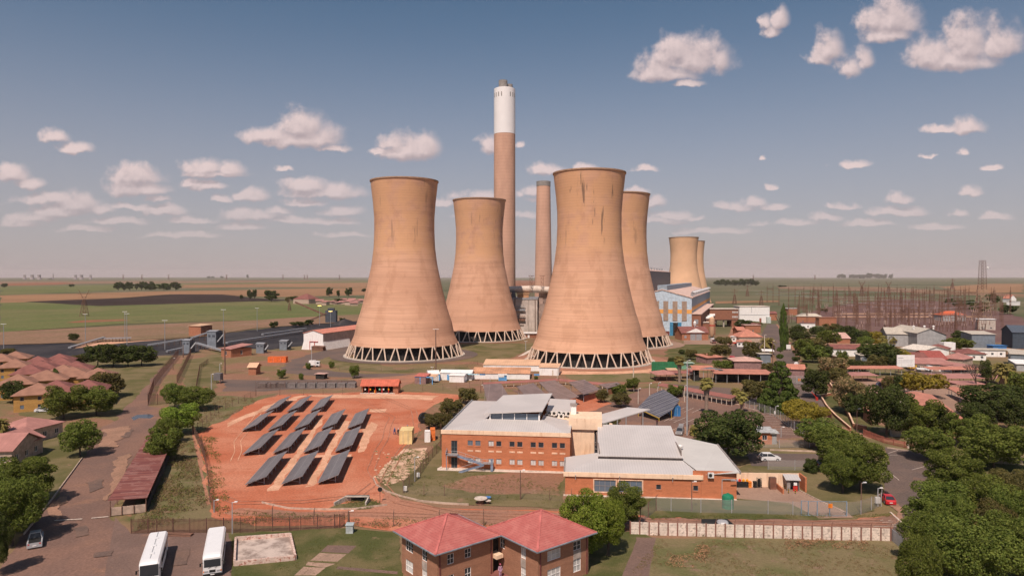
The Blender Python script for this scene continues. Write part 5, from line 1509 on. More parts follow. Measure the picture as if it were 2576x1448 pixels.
# ---------------- generic houses ----------------
YBRK = brick("yellow_brick", (0.52, 0.29, 0.09))
OROOF = MS("orange_brown_tiles", (0.31, 0.16, 0.11), 2, 0.3, 0.25, 0.8, 0.8, 0, 0.12, 0.5)
MROOF = MS("maroon_tiles", (0.24, 0.095, 0.08), 2, 0.3, 0.25, 0.75, 0.8, 0, 0.15, 0.5)
SROOF = MS("salmon_sheet_roof", (0.54, 0.225, 0.155), 0, 0.8, 0.12, 0.85, 0.6, 0, 0.12, 0.3, c2=(0.42, 0.18, 0.13))
PROOF = MS("faded_pink_roof", (0.42, 0.20, 0.17), 0, 1.0, 0.08, 0.85, 0.7, 0, 0.12, 0.4)
PKROOF = MS("pale_pink_sheet", (0.58, 0.36, 0.30), 0, 1.0, 0.1, 0.85)
GROOF = MS("pale_sheet_roof", (0.52, 0.46, 0.38), 0, 1.0, 0.1, 0.85)
GWALL = MS("grey_sheet_wall", (0.36, 0.36, 0.36), 0, 0.8, 0.1, 0.85)
BGW = MS("blue_grey_wall", (0.19, 0.22, 0.25), 0, 0.8, 0.1, 0.85)
OWALL = brick("orange_wall_brick", (0.45, 0.19, 0.11))
PURPW = M("mauve_brick_wall", (0.27, 0.16, 0.15))
BEIGEW = M("beige_wall", (0.46, 0.34, 0.27))
left = [((250, 197), OROOF, "orange-roofed yellow brick house at the top left beside the coal yard"), ((20, 235), OROOF, "pale orange-roofed house cut by the photo's left edge"),
 ((245, 320), OROOF, "yellow brick house with a brown roof below the top left one"), ((603, 275), MROOF, "maroon-roofed house, leftmost in the far red-roofed row"),
 ((945, 235), MROOF, "maroon-roofed house farthest back against the coal yard"), ((625, 337), MROOF, "small maroon roof directly in front of the leftmost far red roof"),
 ((965, 290), MROOF, "maroon-roofed house with a dark eave just in front of the farthest one"), ((710, 362), MROOF, "maroon hip roof in the middle of the left housing cluster"),
 ((490, 412), MROOF, "faded maroon-roofed house above the round dark bushes"), ((1210, 358), MROOF, "maroon-roofed house to the left of the dark row of trees"),
 ((1010, 410), OROOF, "brown roof partly hidden behind the wide orange-roofed house"), ((1160, 445), OROOF, "wide orange-brown hip-roofed house in the centre of the left cluster"),
 ((1560, 460), OROOF, "orange-brown roof at the right end with a blue cloth beside it"), ((745, 495), OROOF, "long orange-brown roof behind the tall narrow dark tree"),
 ((285, 560), OROOF, "yellow brick house with an orange roof at the far left, behind a dark thin tree"), ((610, 700), OROOF, "nearest yellow brick two-storey house with a brown hip roof"),
 ((905, 655), MROOF, "bright maroon roof between the nearest house and the wide orange one"), ((1400, 650), MROOF, "maroon roof half hidden by the brown rounded tree")]
for (x, y), rf, lab in left:
    p = G(*K('L', x, y), 7.9)
    near = (x, y) in ((610, 700), (285, 560))
    w_ = {0: [(1.6, 2.6, .9, 2.1, BLUEGLASS), (1.6, 2.6, 3.3, 4.5, GLASS), (6.0, 7.0, 3.3, 4.5), (6.0, 7.0, .9, 2.1)], 3: [(1.5, 2.3, .9, 2.2), (3.4, 4.2, .9, 2.2), (1.5, 2.3, 3.2, 4.4), (6, 6.8, 3.2, 4.4)]}
    S_ = 14.5 if (x, y) in ((1160, 445), (745, 495)) else 11.8
    hip_block((p.x, p.y), R(24), S_, 4.9, 7.9, YBRK, rf, "house", lab, 0.7, w_ if S_ < 13 else {})
def bld(A, B, w, he, hr, roof, wallm, roofm, label, name="house", cat="house", ov=0.5, nwin=3, front=True, wh=(0.9, 2.1), gl=None, group=None, k=None, rise_left=False, open_=False, ww=1.2):
    A, B = (G(*K(k, *A)), G(*K(k, *B))) if k else (G(*A), G(*B))
    a_ = math.atan2(B.y - A.y, B.x - A.x)
    L = (B - A).length
    e_ = thing(name, label, cat, (A.x, A.y, 0), a_, group)
    gl = gl or GLASS
    if open_:
        n = max(2, int(L / 4))
        for i in range(n + 1):
            for y in (0.2, w - .2):
                part("post", MB().beam((.2 + (L - .4) * i / n, y, 0), (.2 + (L - .4) * i / n, y, he), .13), GALV if wallm is GALV else WOODPOST, e_)
    else:
        cs = [(0, 0), (L, 0), (L, w), (0, w)]
        for i in range(4):
            P_, Q_ = cs[i], cs[(i + 1) % 4]
            l_ = L if i % 2 == 0 else w
            n = nwin if i % 2 == 0 else max(0, int(nwin * w / max(L, 1)))
            hl = [(l_ * (j + .5) / n - ww / 2, l_ * (j + .5) / n + ww / 2, *wh) for j in range(n)] if n and he > wh[1] + .1 else []
            mb = MB().wall(P_, Q_, 0, he, hl, 0.12)
            if roof == 'gable' and i % 2 == 1:
                x_ = P_[0]
                mb.add([(x_, 0, he), (x_, w, he), (x_, w / 2, hr - .02)], [(0, 1, 2)])
            part("wall", mb, wallm, e_)
            for h in hl:
                window(e_, P_, Q_, h, WHITE, gl, 2, 1, 0.12)
    mb = MB().roof(-ov, L + ov, -ov, w + ov, he + .01, hr, roof, 0.14)
    part("roof", mb, roofm, e_)
    return e_
# lower left houses
bld((14, 1112), (62, 1112), 9, 3.0, 4.6, 'hip', BEIGEW, PROOF, "pinkish hip-roofed cottage with a beige wall on the left, behind the gabled one", nwin=2)
bld((66, 1118), (158, 1093), 10, 3.2, 5.4, 'hip', BEIGEW, PROOF, "long low cottage roof running right behind the front gabled house", nwin=3)
bld((22, 1166), (108, 1137), 8.5, 3.3, 5.6, 'gable', BEIGEW, PROOF, "gabled cottage with a faded pink roof next to the grass verge", nwin=2)
bld((-60, 1175), (30, 1172), 11, 3.2, 5.8, 'gable', BEIGEW, PROOF, "pink-roofed cottage at the far left edge with a pale ridge", nwin=2)
# long rusty carport beside the road
m, t, b, co = base("rusty_corrugated", 0.8)
s = nd(t, 'ShaderNodeSeparateXYZ')
t.links.new(co, s.inputs[0])
pan = mth(t, 'FLOOR', mth(t, 'DIVIDE', s.outputs[0], 0.85))
wn = nd(t, 'ShaderNodeTexWhiteNoise', noise_dimensions='1D')
t.links.new(pan, wn.inputs['W'])
c = mixc(t, wn.outputs[0], (0.16, 0.05, 0.045), (0.27, 0.10, 0.08))
c = mixc(t, mth(t, 'LESS_THAN', mth(t, 'FRACT', mth(t, 'DIVIDE', s.outputs[0], 0.85)), 0.14), c, mixc(t, smooth(t, noi(t, co, 0.5, 3), 0.45, 0.55), (0.14, 0.05, 0.045), (0.48, 0.33, 0.28)))
t.links.new(c, b.inputs['Base Color'])
A = G(*K('2', 1105, 850)); B = G(*K('2', 1415, 820))
tA = G(*K('1', 1545, 1060), 2.6)
dv = Vector((tA.x - A.x, tA.y - A.y, 0)); Lc = dv.length
ac = math.atan2(dv.y, dv.x)
e = thing("carport", "long low carport with a rusty dark red corrugated roof beside the road", "carport", (A.x, A.y, 0), ac)
Wc = 5.4
part("roof", MB().roof(-.3, Lc, -Wc - .2, .2, 2.55, 2.8, 'mono', .08), m, e)
for i in range(10):
    part("post", MB().beam((i * Lc / 9.2, -.1, 0), (i * Lc / 9.2, -.1, 2.55), .12).beam((i * Lc / 9.2, -Wc, 0), (i * Lc / 9.2, -Wc, 2.55), .12), WOODPOST, e)
part("back_wall", MB().box(0, Lc, -Wc - .15, -Wc, 0, 1.6), DARK, e)
part("end_panel", MB().box(-.12, 0, -Wc, 0, 0.15, 1.5), BEIGEW, e)
part("end_frame", MB().beam((-.2, -.1, 0), (-.2, -.1, 1.7), .12).beam((-.2, -1.8, 0), (-.2, -1.8, 1.6), .12).beam((-.2, -3.6, 0), (-.2, -3.6, 1.6), .12).beam((-.2, -Wc, 0), (-.2, -Wc, 2.5), .12), RUST, e)
# guard shelter with red roof
A = G(*K('3', 1065, 705)); B = G(*K('3', 1400, 700))
Lg = (B - A).length
e = thing("guard_shelter", "open-fronted brick shelter with a bright red roof above the red earth yard", "shelter", (A.x, A.y, 0), 0)
part("wall", MB().box(0, .3, 0, 5, 0, 2.6).box(Lg - .6, Lg + 1.2, 0, 5, 0, 2.6), OWALL, e)
part("back_wall", MB().box(.3, Lg - .6, 4.6, 4.8, 0, 2.6), DARK, e)
part("floor", MB().box(-.5, Lg + .2, -1.0, 4.6, 0, .12), PALECONC, e)
for i in (1, 2, 3, 4):
    part("pillar", MB().box(Lg * i / 5, Lg * i / 5 + .25, 0, .25, .12, 2.6), REDP, e)
part("roof", MB().roof(-.5, Lg + 1.4, -.7, 5.6, 2.6, 4.5, 'gable', .15), MS("bright_red_roof", (0.55, 0.14, 0.085), 0, .8, .1, .85), e)
for x_, m_ in ((.9, WHITE), (2.6, YELLOWP), (5.7, M("green_sign", (0.25, 0.6, 0.4))), (7.0, WHITE), (8.7, YELLOWP)):
    part("notice", MB().box(x_ * Lg / 11, x_ * Lg / 11 + .5, -.05, 0, 1.2, 1.8), m_, e)
bin_(G(*K('3', 1200, 703)), 0, YELLOWP, "yellow-orange bin standing in front of the red-roofed shelter")
# white site offices
BLUT = M("blue_trim", (0.12, 0.33, 0.62), 0.5)
RUSTROOF = MS("patchy_rust_roof", (0.58, 0.30, 0.17), 0, 1.0, 0.12, 0.8, 0.7, 0, 0.2, 0.15, c2=(0.40, 0.22, 0.14))
TANROOF = MS("sandy_roof", (0.66, 0.42, 0.27), 0, 1.0, 0.12, 0.85, 0.7, 0, 0.1, 0.15)
def cabin(A, B, w, he, hr, roof, wallm, roofm, label, k='Z', **kw):
    e_ = bld(A, B, w, he, hr, roof, wallm, roofm, label, "site_office", "site office", k=k, ov=kw.pop('ov', .25), **kw)
    return e_
e = cabin((900, 362), (1088, 368), 4.5, 2.5, 2.9, 'gable', WHITE, WHITE, "small white cabin standing in front of the other white site offices", nwin=0)
part("window", MB().box(6.0, 7.0, -.06, 0, 1.2, 2.2), STEEL, e)
e = cabin((788, 335), (1185, 340), 6, 2.8, 3.6, 'gable', WHITE, WHITE, "long white cabin with a curved white roof and a blue door", nwin=0)
part("door", MB().box(2.6, 3.9, -.06, 0, 0, 2.2), BLUT, e)
part("awning", MB().box(5.5, 15, -1.4, 0, 2.4, 2.5), M("pale_blue_awning", (0.45, 0.68, 0.75)), e)
e = cabin((640, 350), (775, 345), 7, 2.6, 3.6, 'gable', WHITE, WHITE, "white cabin with blue side panels left of the long white one", nwin=0)
part("corner", MB().box(3.8, 4.3, -.06, 0, 0, 2.6), BLUT, e)
e = cabin((460, 385), (600, 390), 5, 2.8, 3.3, 'mono', PURPW, M("small_red_roof", (0.5, 0.15, 0.12)), "dark cabin with a red roof and blue trim left of the white site offices", nwin=0)
part("trim", MB().box(-.1, 7.2, -.08, -.02, 2.5, 2.9).box(2.0, 2.3, -.08, -.02, 0, 2.5).box(6.8, 7.1, -.08, -.02, 0, 2.5), BLUT, e)
e = cabin((610, 375), (722, 378), 3.4, 2.4, 2.9, 'mono', WHITE, TANROOF, "small lean-to with a tan roof between the red-roofed cabin and the white ones", nwin=0, open_=True)
e = cabin((1185, 322), (1925, 328), 12, 2.2, 3.0, 'mono', WHITE, RUSTROOF, "long white wall building with a patchy rusty brown roof", nwin=0)
for x_ in (3.2, 24.5):
    part("sign", MB().box(x_, x_ + 2.2, -.06, 0, 1.6, 2.2), BLUT, e)
e = cabin((1335, 215), (2050, 222), 12, 2.4, 3.4, 'mono', WHITE, TANROOF, "long sandy-roofed building behind the rusty-roofed one", nwin=0)
e = cabin((2048, 275), (2292, 280), 11, 3.2, 3.5, 'mono', WHITE, TANROOF, "white workshop with an orange-tan roof at the right end of the site offices", nwin=0)
part("door", MB().box(5.2, 5.8, -.06, 0, 0, 2.2), PALECONC, e)
e = thing("guard_hut", "tiny blue guard hut in front of the rusty-roofed building", "hut", G(*K('Z', 1580, 345)))
part("wall", MB().box(-1.6, 1.6, 0, 2, 0, 1.1).box(.6, 1.6, 0, 2, 1.1, 2.2), BLUT, e)
part("roof", MB().box(-1.8, 1.8, -.3, 2.2, 2.2, 2.35), WHITE, e)
part("post", MB().beam((-1.5, 0, 1), (-1.5, 0, 2.2), .12), BLUT, e)
# solar carports behind the brick building
def carport_solar(c4, zs, label):
    P = [G(*K('Z', x, y), z) for (x, y), z in zip(c4, zs)]
    o_ = Vector((P[0].x, P[0].y, 0))
    a_ = math.atan2(P[1].y - P[0].y, P[1].x - P[0].x)
    e_ = thing("solar_carport", label, "solar carport", o_, a_)
    c_, s_ = math.cos(-a_), math.sin(-a_)
    q = [((p.x - o_.x) * c_ - (p.y - o_.y) * s_, (p.x - o_.x) * s_ + (p.y - o_.y) * c_, p.z) for p in P]
    part("panel", MB().prism([v[:2] for v in q], [v[2] - .15 for v in q], [v[2] for v in q]), SOLC, e_)
    cx_0, cy_0 = sum(v[0] for v in q) / 4, sum(v[1] for v in q) / 4
    for v in q:
        x, y = v[0] * .85 + cx_0 * .15, v[1] * .85 + cy_0 * .15
        part("post", MB().beam((x, y, 0), (x, y, v[2] - .2), .16), STEEL, e_)
    part("back_wall", MB().beam((q[0][0] * .8 + cx_0 * .2, q[0][1] * .8 + cy_0 * .2, 1.0), (q[1][0] * .8 + cx_0 * .2, q[1][1] * .8 + cy_0 * .2, 1.0), .2, 1.8), OWALL, e_)
SOLC = solar_mat("carport_solar_module", 4.2, 1.0, (0.19, 0.135, 0.125), (0.33, 0.26, 0.24), 0.1, 0.45)
carport_solar([(1385, 640), (1720, 640), (1560, 375), (1330, 390)], (2.6, 2.6, 5.2, 5.2), "solar carport with reddish panels, leftmost behind the brick building")
carport_solar([(1985, 640), (2240, 620), (1975, 370), (1755, 415)], (2.6, 2.6, 5.0, 5.0), "second solar carport roof, partly hidden by the raised white roof")
carport_solar([(2290, 608), (2555, 545), (2250, 335), (2040, 360)], (2.8, 2.8, 5.4, 5.4), "widest solar carport, third from the left behind the brick building")
q_ = [(K('5', 720, 712)), (K('5', 890, 660)), (K('5', 725, 562)), (K('5', 570, 590))]
carport_solar([((x - 952.7) / .19724, (y - 889.2) / .19724) for x, y in q_], (2.8, 2.8, 5.4, 5.4), "solar carport roof next to the shrubs, rightmost of the large ones")
q_ = [(K('5', 955, 650)), (K('5', 1100, 612)), (K('5', 1060, 590)), (K('5', 870, 612))]
carport_solar([((x - 952.7) / .19724, (y - 889.2) / .19724) for x, y in q_], (2.6, 2.6, 3.4, 3.4), "low far solar carport beyond the shrubs")
# solar tracker panel with blue container
def at_px(k, x, y, z):
    return G(*K(k, x, y), z)
P = [at_px('5', 1480, 945, 1.2), at_px('5', 1610, 850, 3.0), at_px('5', 1690, 765, 4.2), at_px('5', 1525, 705, 4.6), at_px('5', 1390, 765, 3.4), at_px('5', 1265, 845, 2.6)]
o_ = Vector((P[0].x, P[0].y, 0))
n_ = (P[2] - P[0]).cross(P[5] - P[0]).normalized()
flat = []
for p in P:
    q = p - o_
    flat.append((q.x, q.y, P[0].z - (n_.x * q.x + n_.y * q.y) / n_.z))
e = thing("solar_table", "large tilted blue-black solar table over the parking court", "solar array", o_)
ax_ = math.atan2(P[5].y - P[0].y, P[5].x - P[0].x)
e.rotation_euler = (0, 0, ax_)
c_, s_ = math.cos(-ax_), math.sin(-ax_)
fl2 = [(x * c_ - y * s_, x * s_ + y * c_, z) for x, y, z in flat]
part("panel", MB().prism([v[:2] for v in fl2], [v[2] - .1 for v in fl2], [v[2] for v in fl2]), SOLB, e)
for i in (0, 1, 5, 4, 2):
    v = fl2[i]
    part("post", MB().beam((v[0] * .96, v[1] * .96, 0), (v[0] * .96, v[1] * .96, v[2] - .1), .14), M("yellow_steel", (0.55, 0.36, 0.05)) if "yellow_steel" not in bpy.data.materials else bpy.data.materials["yellow_steel"], e)
part("beam", MB().beam((fl2[0][0], fl2[0][1], fl2[0][2] - .25), (fl2[5][0], fl2[5][1], fl2[5][2] - .25), .18), bpy.data.materials["yellow_steel"], e)
CONT = MS("blue_container_steel", (0.045, 0.19, 0.43), 0, 0.28, 0.4, 0.7, 0.5)
def container(p, rz, L, w, h, mat, label, door=True):
    e_ = thing("container", label, "container", p, rz)
    part("body", MB().box(0, L, 0, w, 0.1, h), mat, e_)
    part("corner_post", MB().box(-.05, .1, -.05, .1, 0, h + .04).box(L - .1, L + .05, -.05, .1, 0, h + .04).box(-.05, L + .05, -.05, .1, h - .1, h + .05).box(-.05, L + .05, -.05, .1, 0, .15), mat, e_)
    if door:
        part("lock_rod", MB().beam((L * .3, -.08, .2), (L * .3, -.08, h - .2), .05).beam((L * .7, -.08, .2), (L * .7, -.08, h - .2), .05), GALV, e_)
    return e_
container(at_px('5', 1592, 935, 0), R(-5), 2.9, 6, 2.7, CONT, "blue shipping container standing under the tilted solar table")
container(at_px('3', 1442, 1215, 0), R(2), 3.0, 4.8, 3.2, MS("pale_yellow_container_steel", (0.80, 0.62, 0.30), 0, 0.3, 0.4, 0.88, 0.5), "pale yellow shipping container on the red earth by the two men")
e = container(at_px('3', 1698, 1195, 0), R(6), 1.3, 2.0, 2.6, WHITE, "white generator cabinet beside the mesh fence", False)
e = container(at_px('3', 1752, 1180, 0), R(6), 1.2, 3.0, 2.7, M("orange_cabinet_steel", (0.70, 0.19, 0.05)), "orange cabinet standing right of the white one at the fence", False)
container(at_px('3', 118, 393, 0), R(0), 8.5, 3, 2.6, M("orange_red_container_steel", (0.72, 0.15, 0.04)), "bright orange container far off on the brown plant ground")
# covered walkways and gate buildings
MAR = MS("maroon_walkway_roof", (0.30, 0.12, 0.10), 0, 2.0, 0.04, 0.8, 0.75, 0, 0.1, 0.2)
def walkway(a, b, k, w, z, label, mat=None, posts=12, zb=None):
    A, B = G(*K(k, *a), z), G(*K(k, *b), zb or z)
    A.z = B.z = 0
    an_ = math.atan2(B.y - A.y, B.x - A.x)
    L = (B - A).length
    e_ = thing("covered_walkway", label, "walkway roof", A, an_)
    part("roof", MB().roof(0, L, 0, w, z - .3, z + .35, 'gable', .12), mat or MAR, e_)
    for i in range(posts + 1):
        part("post", MB().beam((L * i / posts, .3, 0), (L * i / posts, .3, z - .3), .16), PALECONC, e_)
    return e_
walkway((10, 495), (1190, 705), 'V', 5.2, 2.6, "long maroon covered walkway along the edge of the parking court", posts=16)
walkway((1335, 385), (2290, 335), 'Z', 1.6, 1.6, "thin maroon pipe-like cover running behind the solar carports", posts=10)
walkway((2290, 335), (3250, 430), 'Z', 1.6, 1.6, "maroon cover continuing right towards the gate buildings", posts=10)
bld((0, 445), (330, 440), 8, 2.6, 4.0, 'hip', OWALL, PROOF, "pinkish hip roof at the left end of the maroon walkway", "shelter", "shelter", nwin=0, k='V', open_=True)
bld((0, 400), (600, 400), 4, 2.2, 2.5, 'mono', GALV, MAR, "low maroon roof strip behind the pinkish hip roof", "shelter", "shelter", nwin=0, k='V', open_=True)
bld((195, 340), (325, 340), 4, 2.0, 2.3, 'mono', OWALL, TANROOF, "small tan-roofed kiosk left of the tall palm", "kiosk", "kiosk", nwin=0, k='V')
bld((500, 365), (585, 368), 4, 2.6, 3.1, 'gable', OWALL, PROOF, "small brick kiosk with a pink roof beside the gate", "kiosk", "kiosk", nwin=1, k='V')
bld((940, 470), (1850, 485), 11, 3.6, 3.9, 'mono', GALV, SROOF, "wide salmon-roofed entrance canopy over dark bays", "gate_canopy", "canopy", nwin=0, k='V', open_=True, ov=.4)
e = bld((960, 440), (1840, 455), 6, 3.3, 3.5, 'flat', DARK, DARK, "dark glazed gatehouse under the wide salmon canopy", "gatehouse", "gatehouse", nwin=0, k='V')
bld((1240, 270), (1680, 275), 11, 4.0, 5.6, 'hip', PURPW, PKROOF, "pale pink roof rising behind the wide salmon canopy", "office", "office", nwin=0, k='V')
e = bld((595, 440), (905, 440), 7, 4.4, 5.6, 'gable', GALV, SROOF, "gate arch building with a salmon gable on dark pillars", "gate_house", "gatehouse", nwin=0, k='V', open_=True)
part("gable_panel", MB().add([(.2, .05, 4.4), (12, .05, 4.4), (6.1, .05, 5.5)], [(0, 1, 2)]), BGW, e)
part("pillar", MB().box(.3, 2.3, 1, 3, 0, 4.3).box(10.2, 11.4, 1, 3, 0, 4.3), DARK, e)
bld((400, 245), (590, 245), 4, 2.5, 2.7, 'flat', M("green_cabin_wall", (0.17, 0.36, 0.24)), M("green_cabin_roof", (0.3, 0.42, 0.34)), "pale green cabin behind the tall palm", "cabin", "cabin", nwin=1, k='V')
solo("green_screen", MB().box(0, 11.4, 0, .3, .2, 5.0), M("dark_green_sheet", (0.03, 0.16, 0.07)), "dark green screen panel near the foot of the largest cooling tower", "screen", G(*K('C', 1730, 1218)))
bld((810, 165), (1050, 150), 8, 2.8, 3.6, 'mono', PURPW, SROOF, "salmon roof behind the round hedge near the gate", "shelter", "shelter", nwin=0, k='V')
e = bld((2100, 380), (2360, 390), 7, 3.4, 5.0, 'gable', PURPW, SROOF, "mauve gable-ended building with a salmon roof behind the road gate", "guard_house", "guard house", nwin=0, k='V')
bld((1650, 160), (1820, 160), 4, 4.5, 4.7, 'flat', BGW, GROOF, "tall grey-blue cabin behind the big conifer", "cabin", "cabin", nwin=0, k='V')
bld((1690, 55), (1860, 60), 6, 3.0, 3.4, 'mono', DARK, WHITE, "dark carport with a white roof behind the date palm", "carport", "carport", nwin=0, k='V', open_=True)
e = bld((1610, 1440), (1840, 1440), 5, 2.8, 3.6, 'gable', OBRK, M("grey_hip_roof", (0.36, 0.37, 0.37)), "small orange brick gatehouse with a grey gabled roof beside the big dark tree", "gatehouse", "gatehouse", nwin=1, k='V', wh=(1.0, 2.2))
bld((1840, 1440), (1915, 1440), 4, 2.6, 3.0, 'gable', GWALL, M("grey_lean_roof", (0.42, 0.43, 0.42)), "grey sheet lean-to attached right of the small brick gatehouse", "lean_to", "shed", nwin=0, k='V')
# fire station and houses right of the towers
e = bld((510, 1258), (885, 1255), 14, 4.6, 8.2, 'gable', OWALL, MROOF, "small fire station with red gable roof and grey doors before the blue hall", "fire_station", "fire station", nwin=0, k='T', ov=.6)
e2 = e
Lf = 17.4
part("gable_front", MB().add([(2.5, -.6, 5.0), (15, -.6, 5.0), (8.8, -.6, 7.6)], [(0, 1, 2)]), WHITE, e)
part("door", MB().box(5.5, 8.9, -.08, 0, 0, 4).box(9.3, 12.9, -.08, 0, 0, 4), STEEL, e)
part("window", MB().box(1.6, 3.0, -.08, 0, 1.4, 3), STEEL, e)
part("roof_dish", MB().lathe([(.1, 7), (.25, 8.5), (1.0, 9.6), (1.0, 11), (.1, 12)], 12, cx=10.5, cy=6), WHITE, e, True)
bld((1310, 1225), (1420, 1225), 10, 5, 7, 'gable', OWALL, SROOF, "salmon-roofed brick house left of the hipped one near the white store", nwin=0, k='T')
bld((1420, 1150), (1640, 1150), 8, 5.5, 5.8, 'flat', OWALL, PKROOF, "flat brick building right behind the salmon-roofed houses", "building", "building", nwin=1, k='T')
bld((1330, 1290), (1660, 1290), 13, 3.4, 7.8, 'hip', BEIGEW, SROOF, "large salmon hip-roofed house left of the road", nwin=0, k='T')
bld((1300, 1350), (1500, 1355), 5, 2.9, 3.4, 'mono', WHITE, SROOF, "cream-walled bungalow with blue drums in front, near the road", nwin=3, k='T')
bld((1210, 1275), (1300, 1280), 6, 3.2, 3.6, 'flat', WHITE, WHITE, "small white flat-roofed hut beside the cream bungalow", "hut", "hut", nwin=1, k='T')
bld((1420, 1075), (1640, 1075), 6, 3, 3.5, 'mono', OWALL, MROOF, "narrow maroon-roofed strip below the white store", "building", "building", nwin=0, k='T')
e = thing("silo", "small cream and orange vertical silo beside the service tracks", "silo", G(*K('T', 938, 1225)))
part("drum", MB().lathe([(.1, 14.2), (1.7, 13.2), (1.75, 3.2), (.4, .8), (.1, .8)], 20), TANROOF, e, True)
part("band", MB().lathe([(1.8, 8.0), (1.8, 8.8)], 20), REDP, e)
part("leg", MB().beam((-1.2, 0, 0), (-1.4, 0, 4), .25), STEEL, e)
part("leg", MB().beam((1.2, 0, 0), (1.4, 0, 4), .25), STEEL, e)
bld((800, 1180), (990, 1180), 10, 8.5, 8.9, 'flat', BRK, PALECONC, "brick annex block beside the cream silo", "annex", "building", nwin=0, k='T')
ftank = None
for i, (x, y) in enumerate(((890, 1030), (915, 1004), (940, 976), (965, 950))):
    p = G(*K('T', x, y + 90))
    lab = ["nearest", "second", "third", "farthest"][i] + " white conservator drum in the transformer row beside the turbine hall"
    if ftank is None:
        ftank = thing("transformer", lab, "transformer", p, 0, "transformers along the turbine hall")
        part("drum", MB().tube([(-2.2, 0, 9.5), (2.2, 0, 9.5)], [1.1, 1.1], 12), WHITE, ftank, True)
        part("tank", MB().box(-2, 2, -2, 2, 0, 7.5), BRK, ftank)
        part("bushing", MB().beam((-1.2, 0, 7.5), (-1.6, 0, 10.5), .35).beam((1.2, 0, 7.5), (1.6, 0, 10.5), .35), PALECONC, ftank)
    else:
        dup(ftank, p, 0, lab)
# buildings of the right-hand town
bld((330, 762), (475, 765), 10, 4.2, 4.8, 'flat', WHITE, MROOF, "small cream house with a dark roof among the far trees near the switchyard", nwin=1, k='E')
bld((290, 710), (540, 715), 9, 6.0, 8.6, 'hip', OWALL, GROOF, "brick house with a pale tan roof at the edge of the switchyard", nwin=2, k='E')
bld((515, 735), (690, 735), 7, 6.5, 6.8, 'flat', OWALL, OWALL, "flat red brick hut beside the pale-roofed brick house", "hut", "hut", nwin=0, k='E')
bld((200, 630), (300, 630), 9, 7, 7.3, 'flat', OWALL, WHITE, "distant red brick block with white tanks on its roof", "building", "building", nwin=0, k='E')
bld((0, 680), (90, 680), 9, 6, 8, 'gable', OWALL, MROOF, "small red-roofed building right of the tall white store", "building", "building", nwin=0, k='E')
bld((690, 925), (825, 925), 14, 3.6, 6.5, 'gable', OWALL, PKROOF, "brick house with a pale pink roof above the white-walled maroon one", nwin=0, k='E')
e = bld((650, 1040), (1015, 1045), 11, 3.6, 5.6, 'gable', WHITE, MROOF, "white-walled bungalow with a long maroon roof among the trees", nwin=4, k='E', gl=BLUEGLASS)
part("ridge_strip", MB().box(-.6, 24, 4.9, 6.2, 5.72, 5.85), TANROOF, e)
bld((600, 1075), (690, 1090), 4, 2.2, 2.4, 'flat', BEIGEW, GROOF, "low beige wall block in front of the maroon-roofed bungalow", "shed", "shed", nwin=0, k='E')
bld((930, 1095), (1000, 1095), 5, 2.8, 3.4, 'mono', BGW, GROOF, "small shed with a slanting tan roof right of the bungalow", "shed", "shed", nwin=0, k='E')
bld((1195, 940), (1500, 950), 26, 7.0, 10.0, 'gable', GWALL, GROOF, "grey sheet-metal workshop, left one of the two large sheds", "workshop", "workshop", nwin=0, k='E')
e = thing("workshop", "large grey gabled workshop with a pale roof, right one of the two", "workshop", G(*K('E', 1500, 965)), R(-4))
wv = wide(70, e.location.y)
part("wall", MB().add([(0, 0, 0), (wv, 0, 0), (wv, 0, 7.6), (wv / 2 - 1, 0, 11.2), (0, 0, 8.6)], [(0, 1, 2, 3, 4)]).quad((0, 0, 0), (0, 32, 0), (0, 32, 8.6), (0, 0, 8.6)).quad((wv, 0, 0), (wv, 32, 0), (wv, 32, 7.6), (wv, 0, 7.6)).quad((0, 32, 0), (wv, 32, 0), (wv, 32, 7.6), (0, 32, 8.6)), GWALL, e)
part("roof", MB().add([(-.4, -.5, 8.6), (wv / 2 - 1, -.5, 11.3), (wv + .4, -.5, 7.6), (-.4, 32, 8.6), (wv / 2 - 1, 32, 11.3), (wv + .4, 32, 7.6)], [(0, 1, 4, 3), (1, 2, 5, 4)]), GROOF, e)
for x_ in (3, 9, 14):
    part("roof_vent", MB().lathe([(.4, 10), (.45, 11.6), (.8, 11.8), (.1, 12.4)], 10, cx=x_, cy=10), WHITE, e)
solo("silo_tank", MB().box(0, 6, 0, 4, 0, 5.5), WHITE, "white block-like tank between the grey workshop and the leafy tree", "tank", G(*K('E', 1772, 1010)))
bld((1340, 1030), (1560, 1060), 16, 3.4, 5.4, 'gable', WHITE, M("off_white_roof", (0.66, 0.6, 0.52)), "store with a bright off-white roof in front of the grey workshops", "store_building", "store building", nwin=0, k='E')
bld((1560, 1030), (1740, 1045), 12, 3.4, 5.6, 'hip', BEIGEW, MROOF, "dark maroon hip roof behind the red-roofed offices", nwin=0, k='E')
bld((1420, 1155), (1620, 1160), 16, 3.4, 6.0, 'gable', WHITE, MROOF, "office building with a maroon roof and white gable behind the billboard", "office", "office", nwin=0, k='E')
bld((1600, 1150), (1800, 1155), 18, 3.6, 6.4, 'gable', BEIGEW, M("strong_red_roof", (0.32, 0.085, 0.07)), "office with the strongest red roof in the right-hand town", "office", "office", nwin=0, k='E')
e = bld((1430, 1185), (1720, 1195), 8, 3.0, 4.6, 'mono', BEIGEW, PROOF, "long verandah office with a brown-pink roof behind the white truck", "office", "office", nwin=5, k='E')
bld((1720, 1195), (1848, 1198), 10, 3.0, 4.6, 'mono', WHITE, PROOF, "white-walled office corner with yellow bins in front", "office", "office", nwin=2, k='E', gl=BLUEGLASS)
bld((1740, 1130), (1960, 1150), 12, 3.2, 5.6, 'hip', BEIGEW, PROOF, "brown tiled roof right of the strongest red roof", nwin=0, k='E')
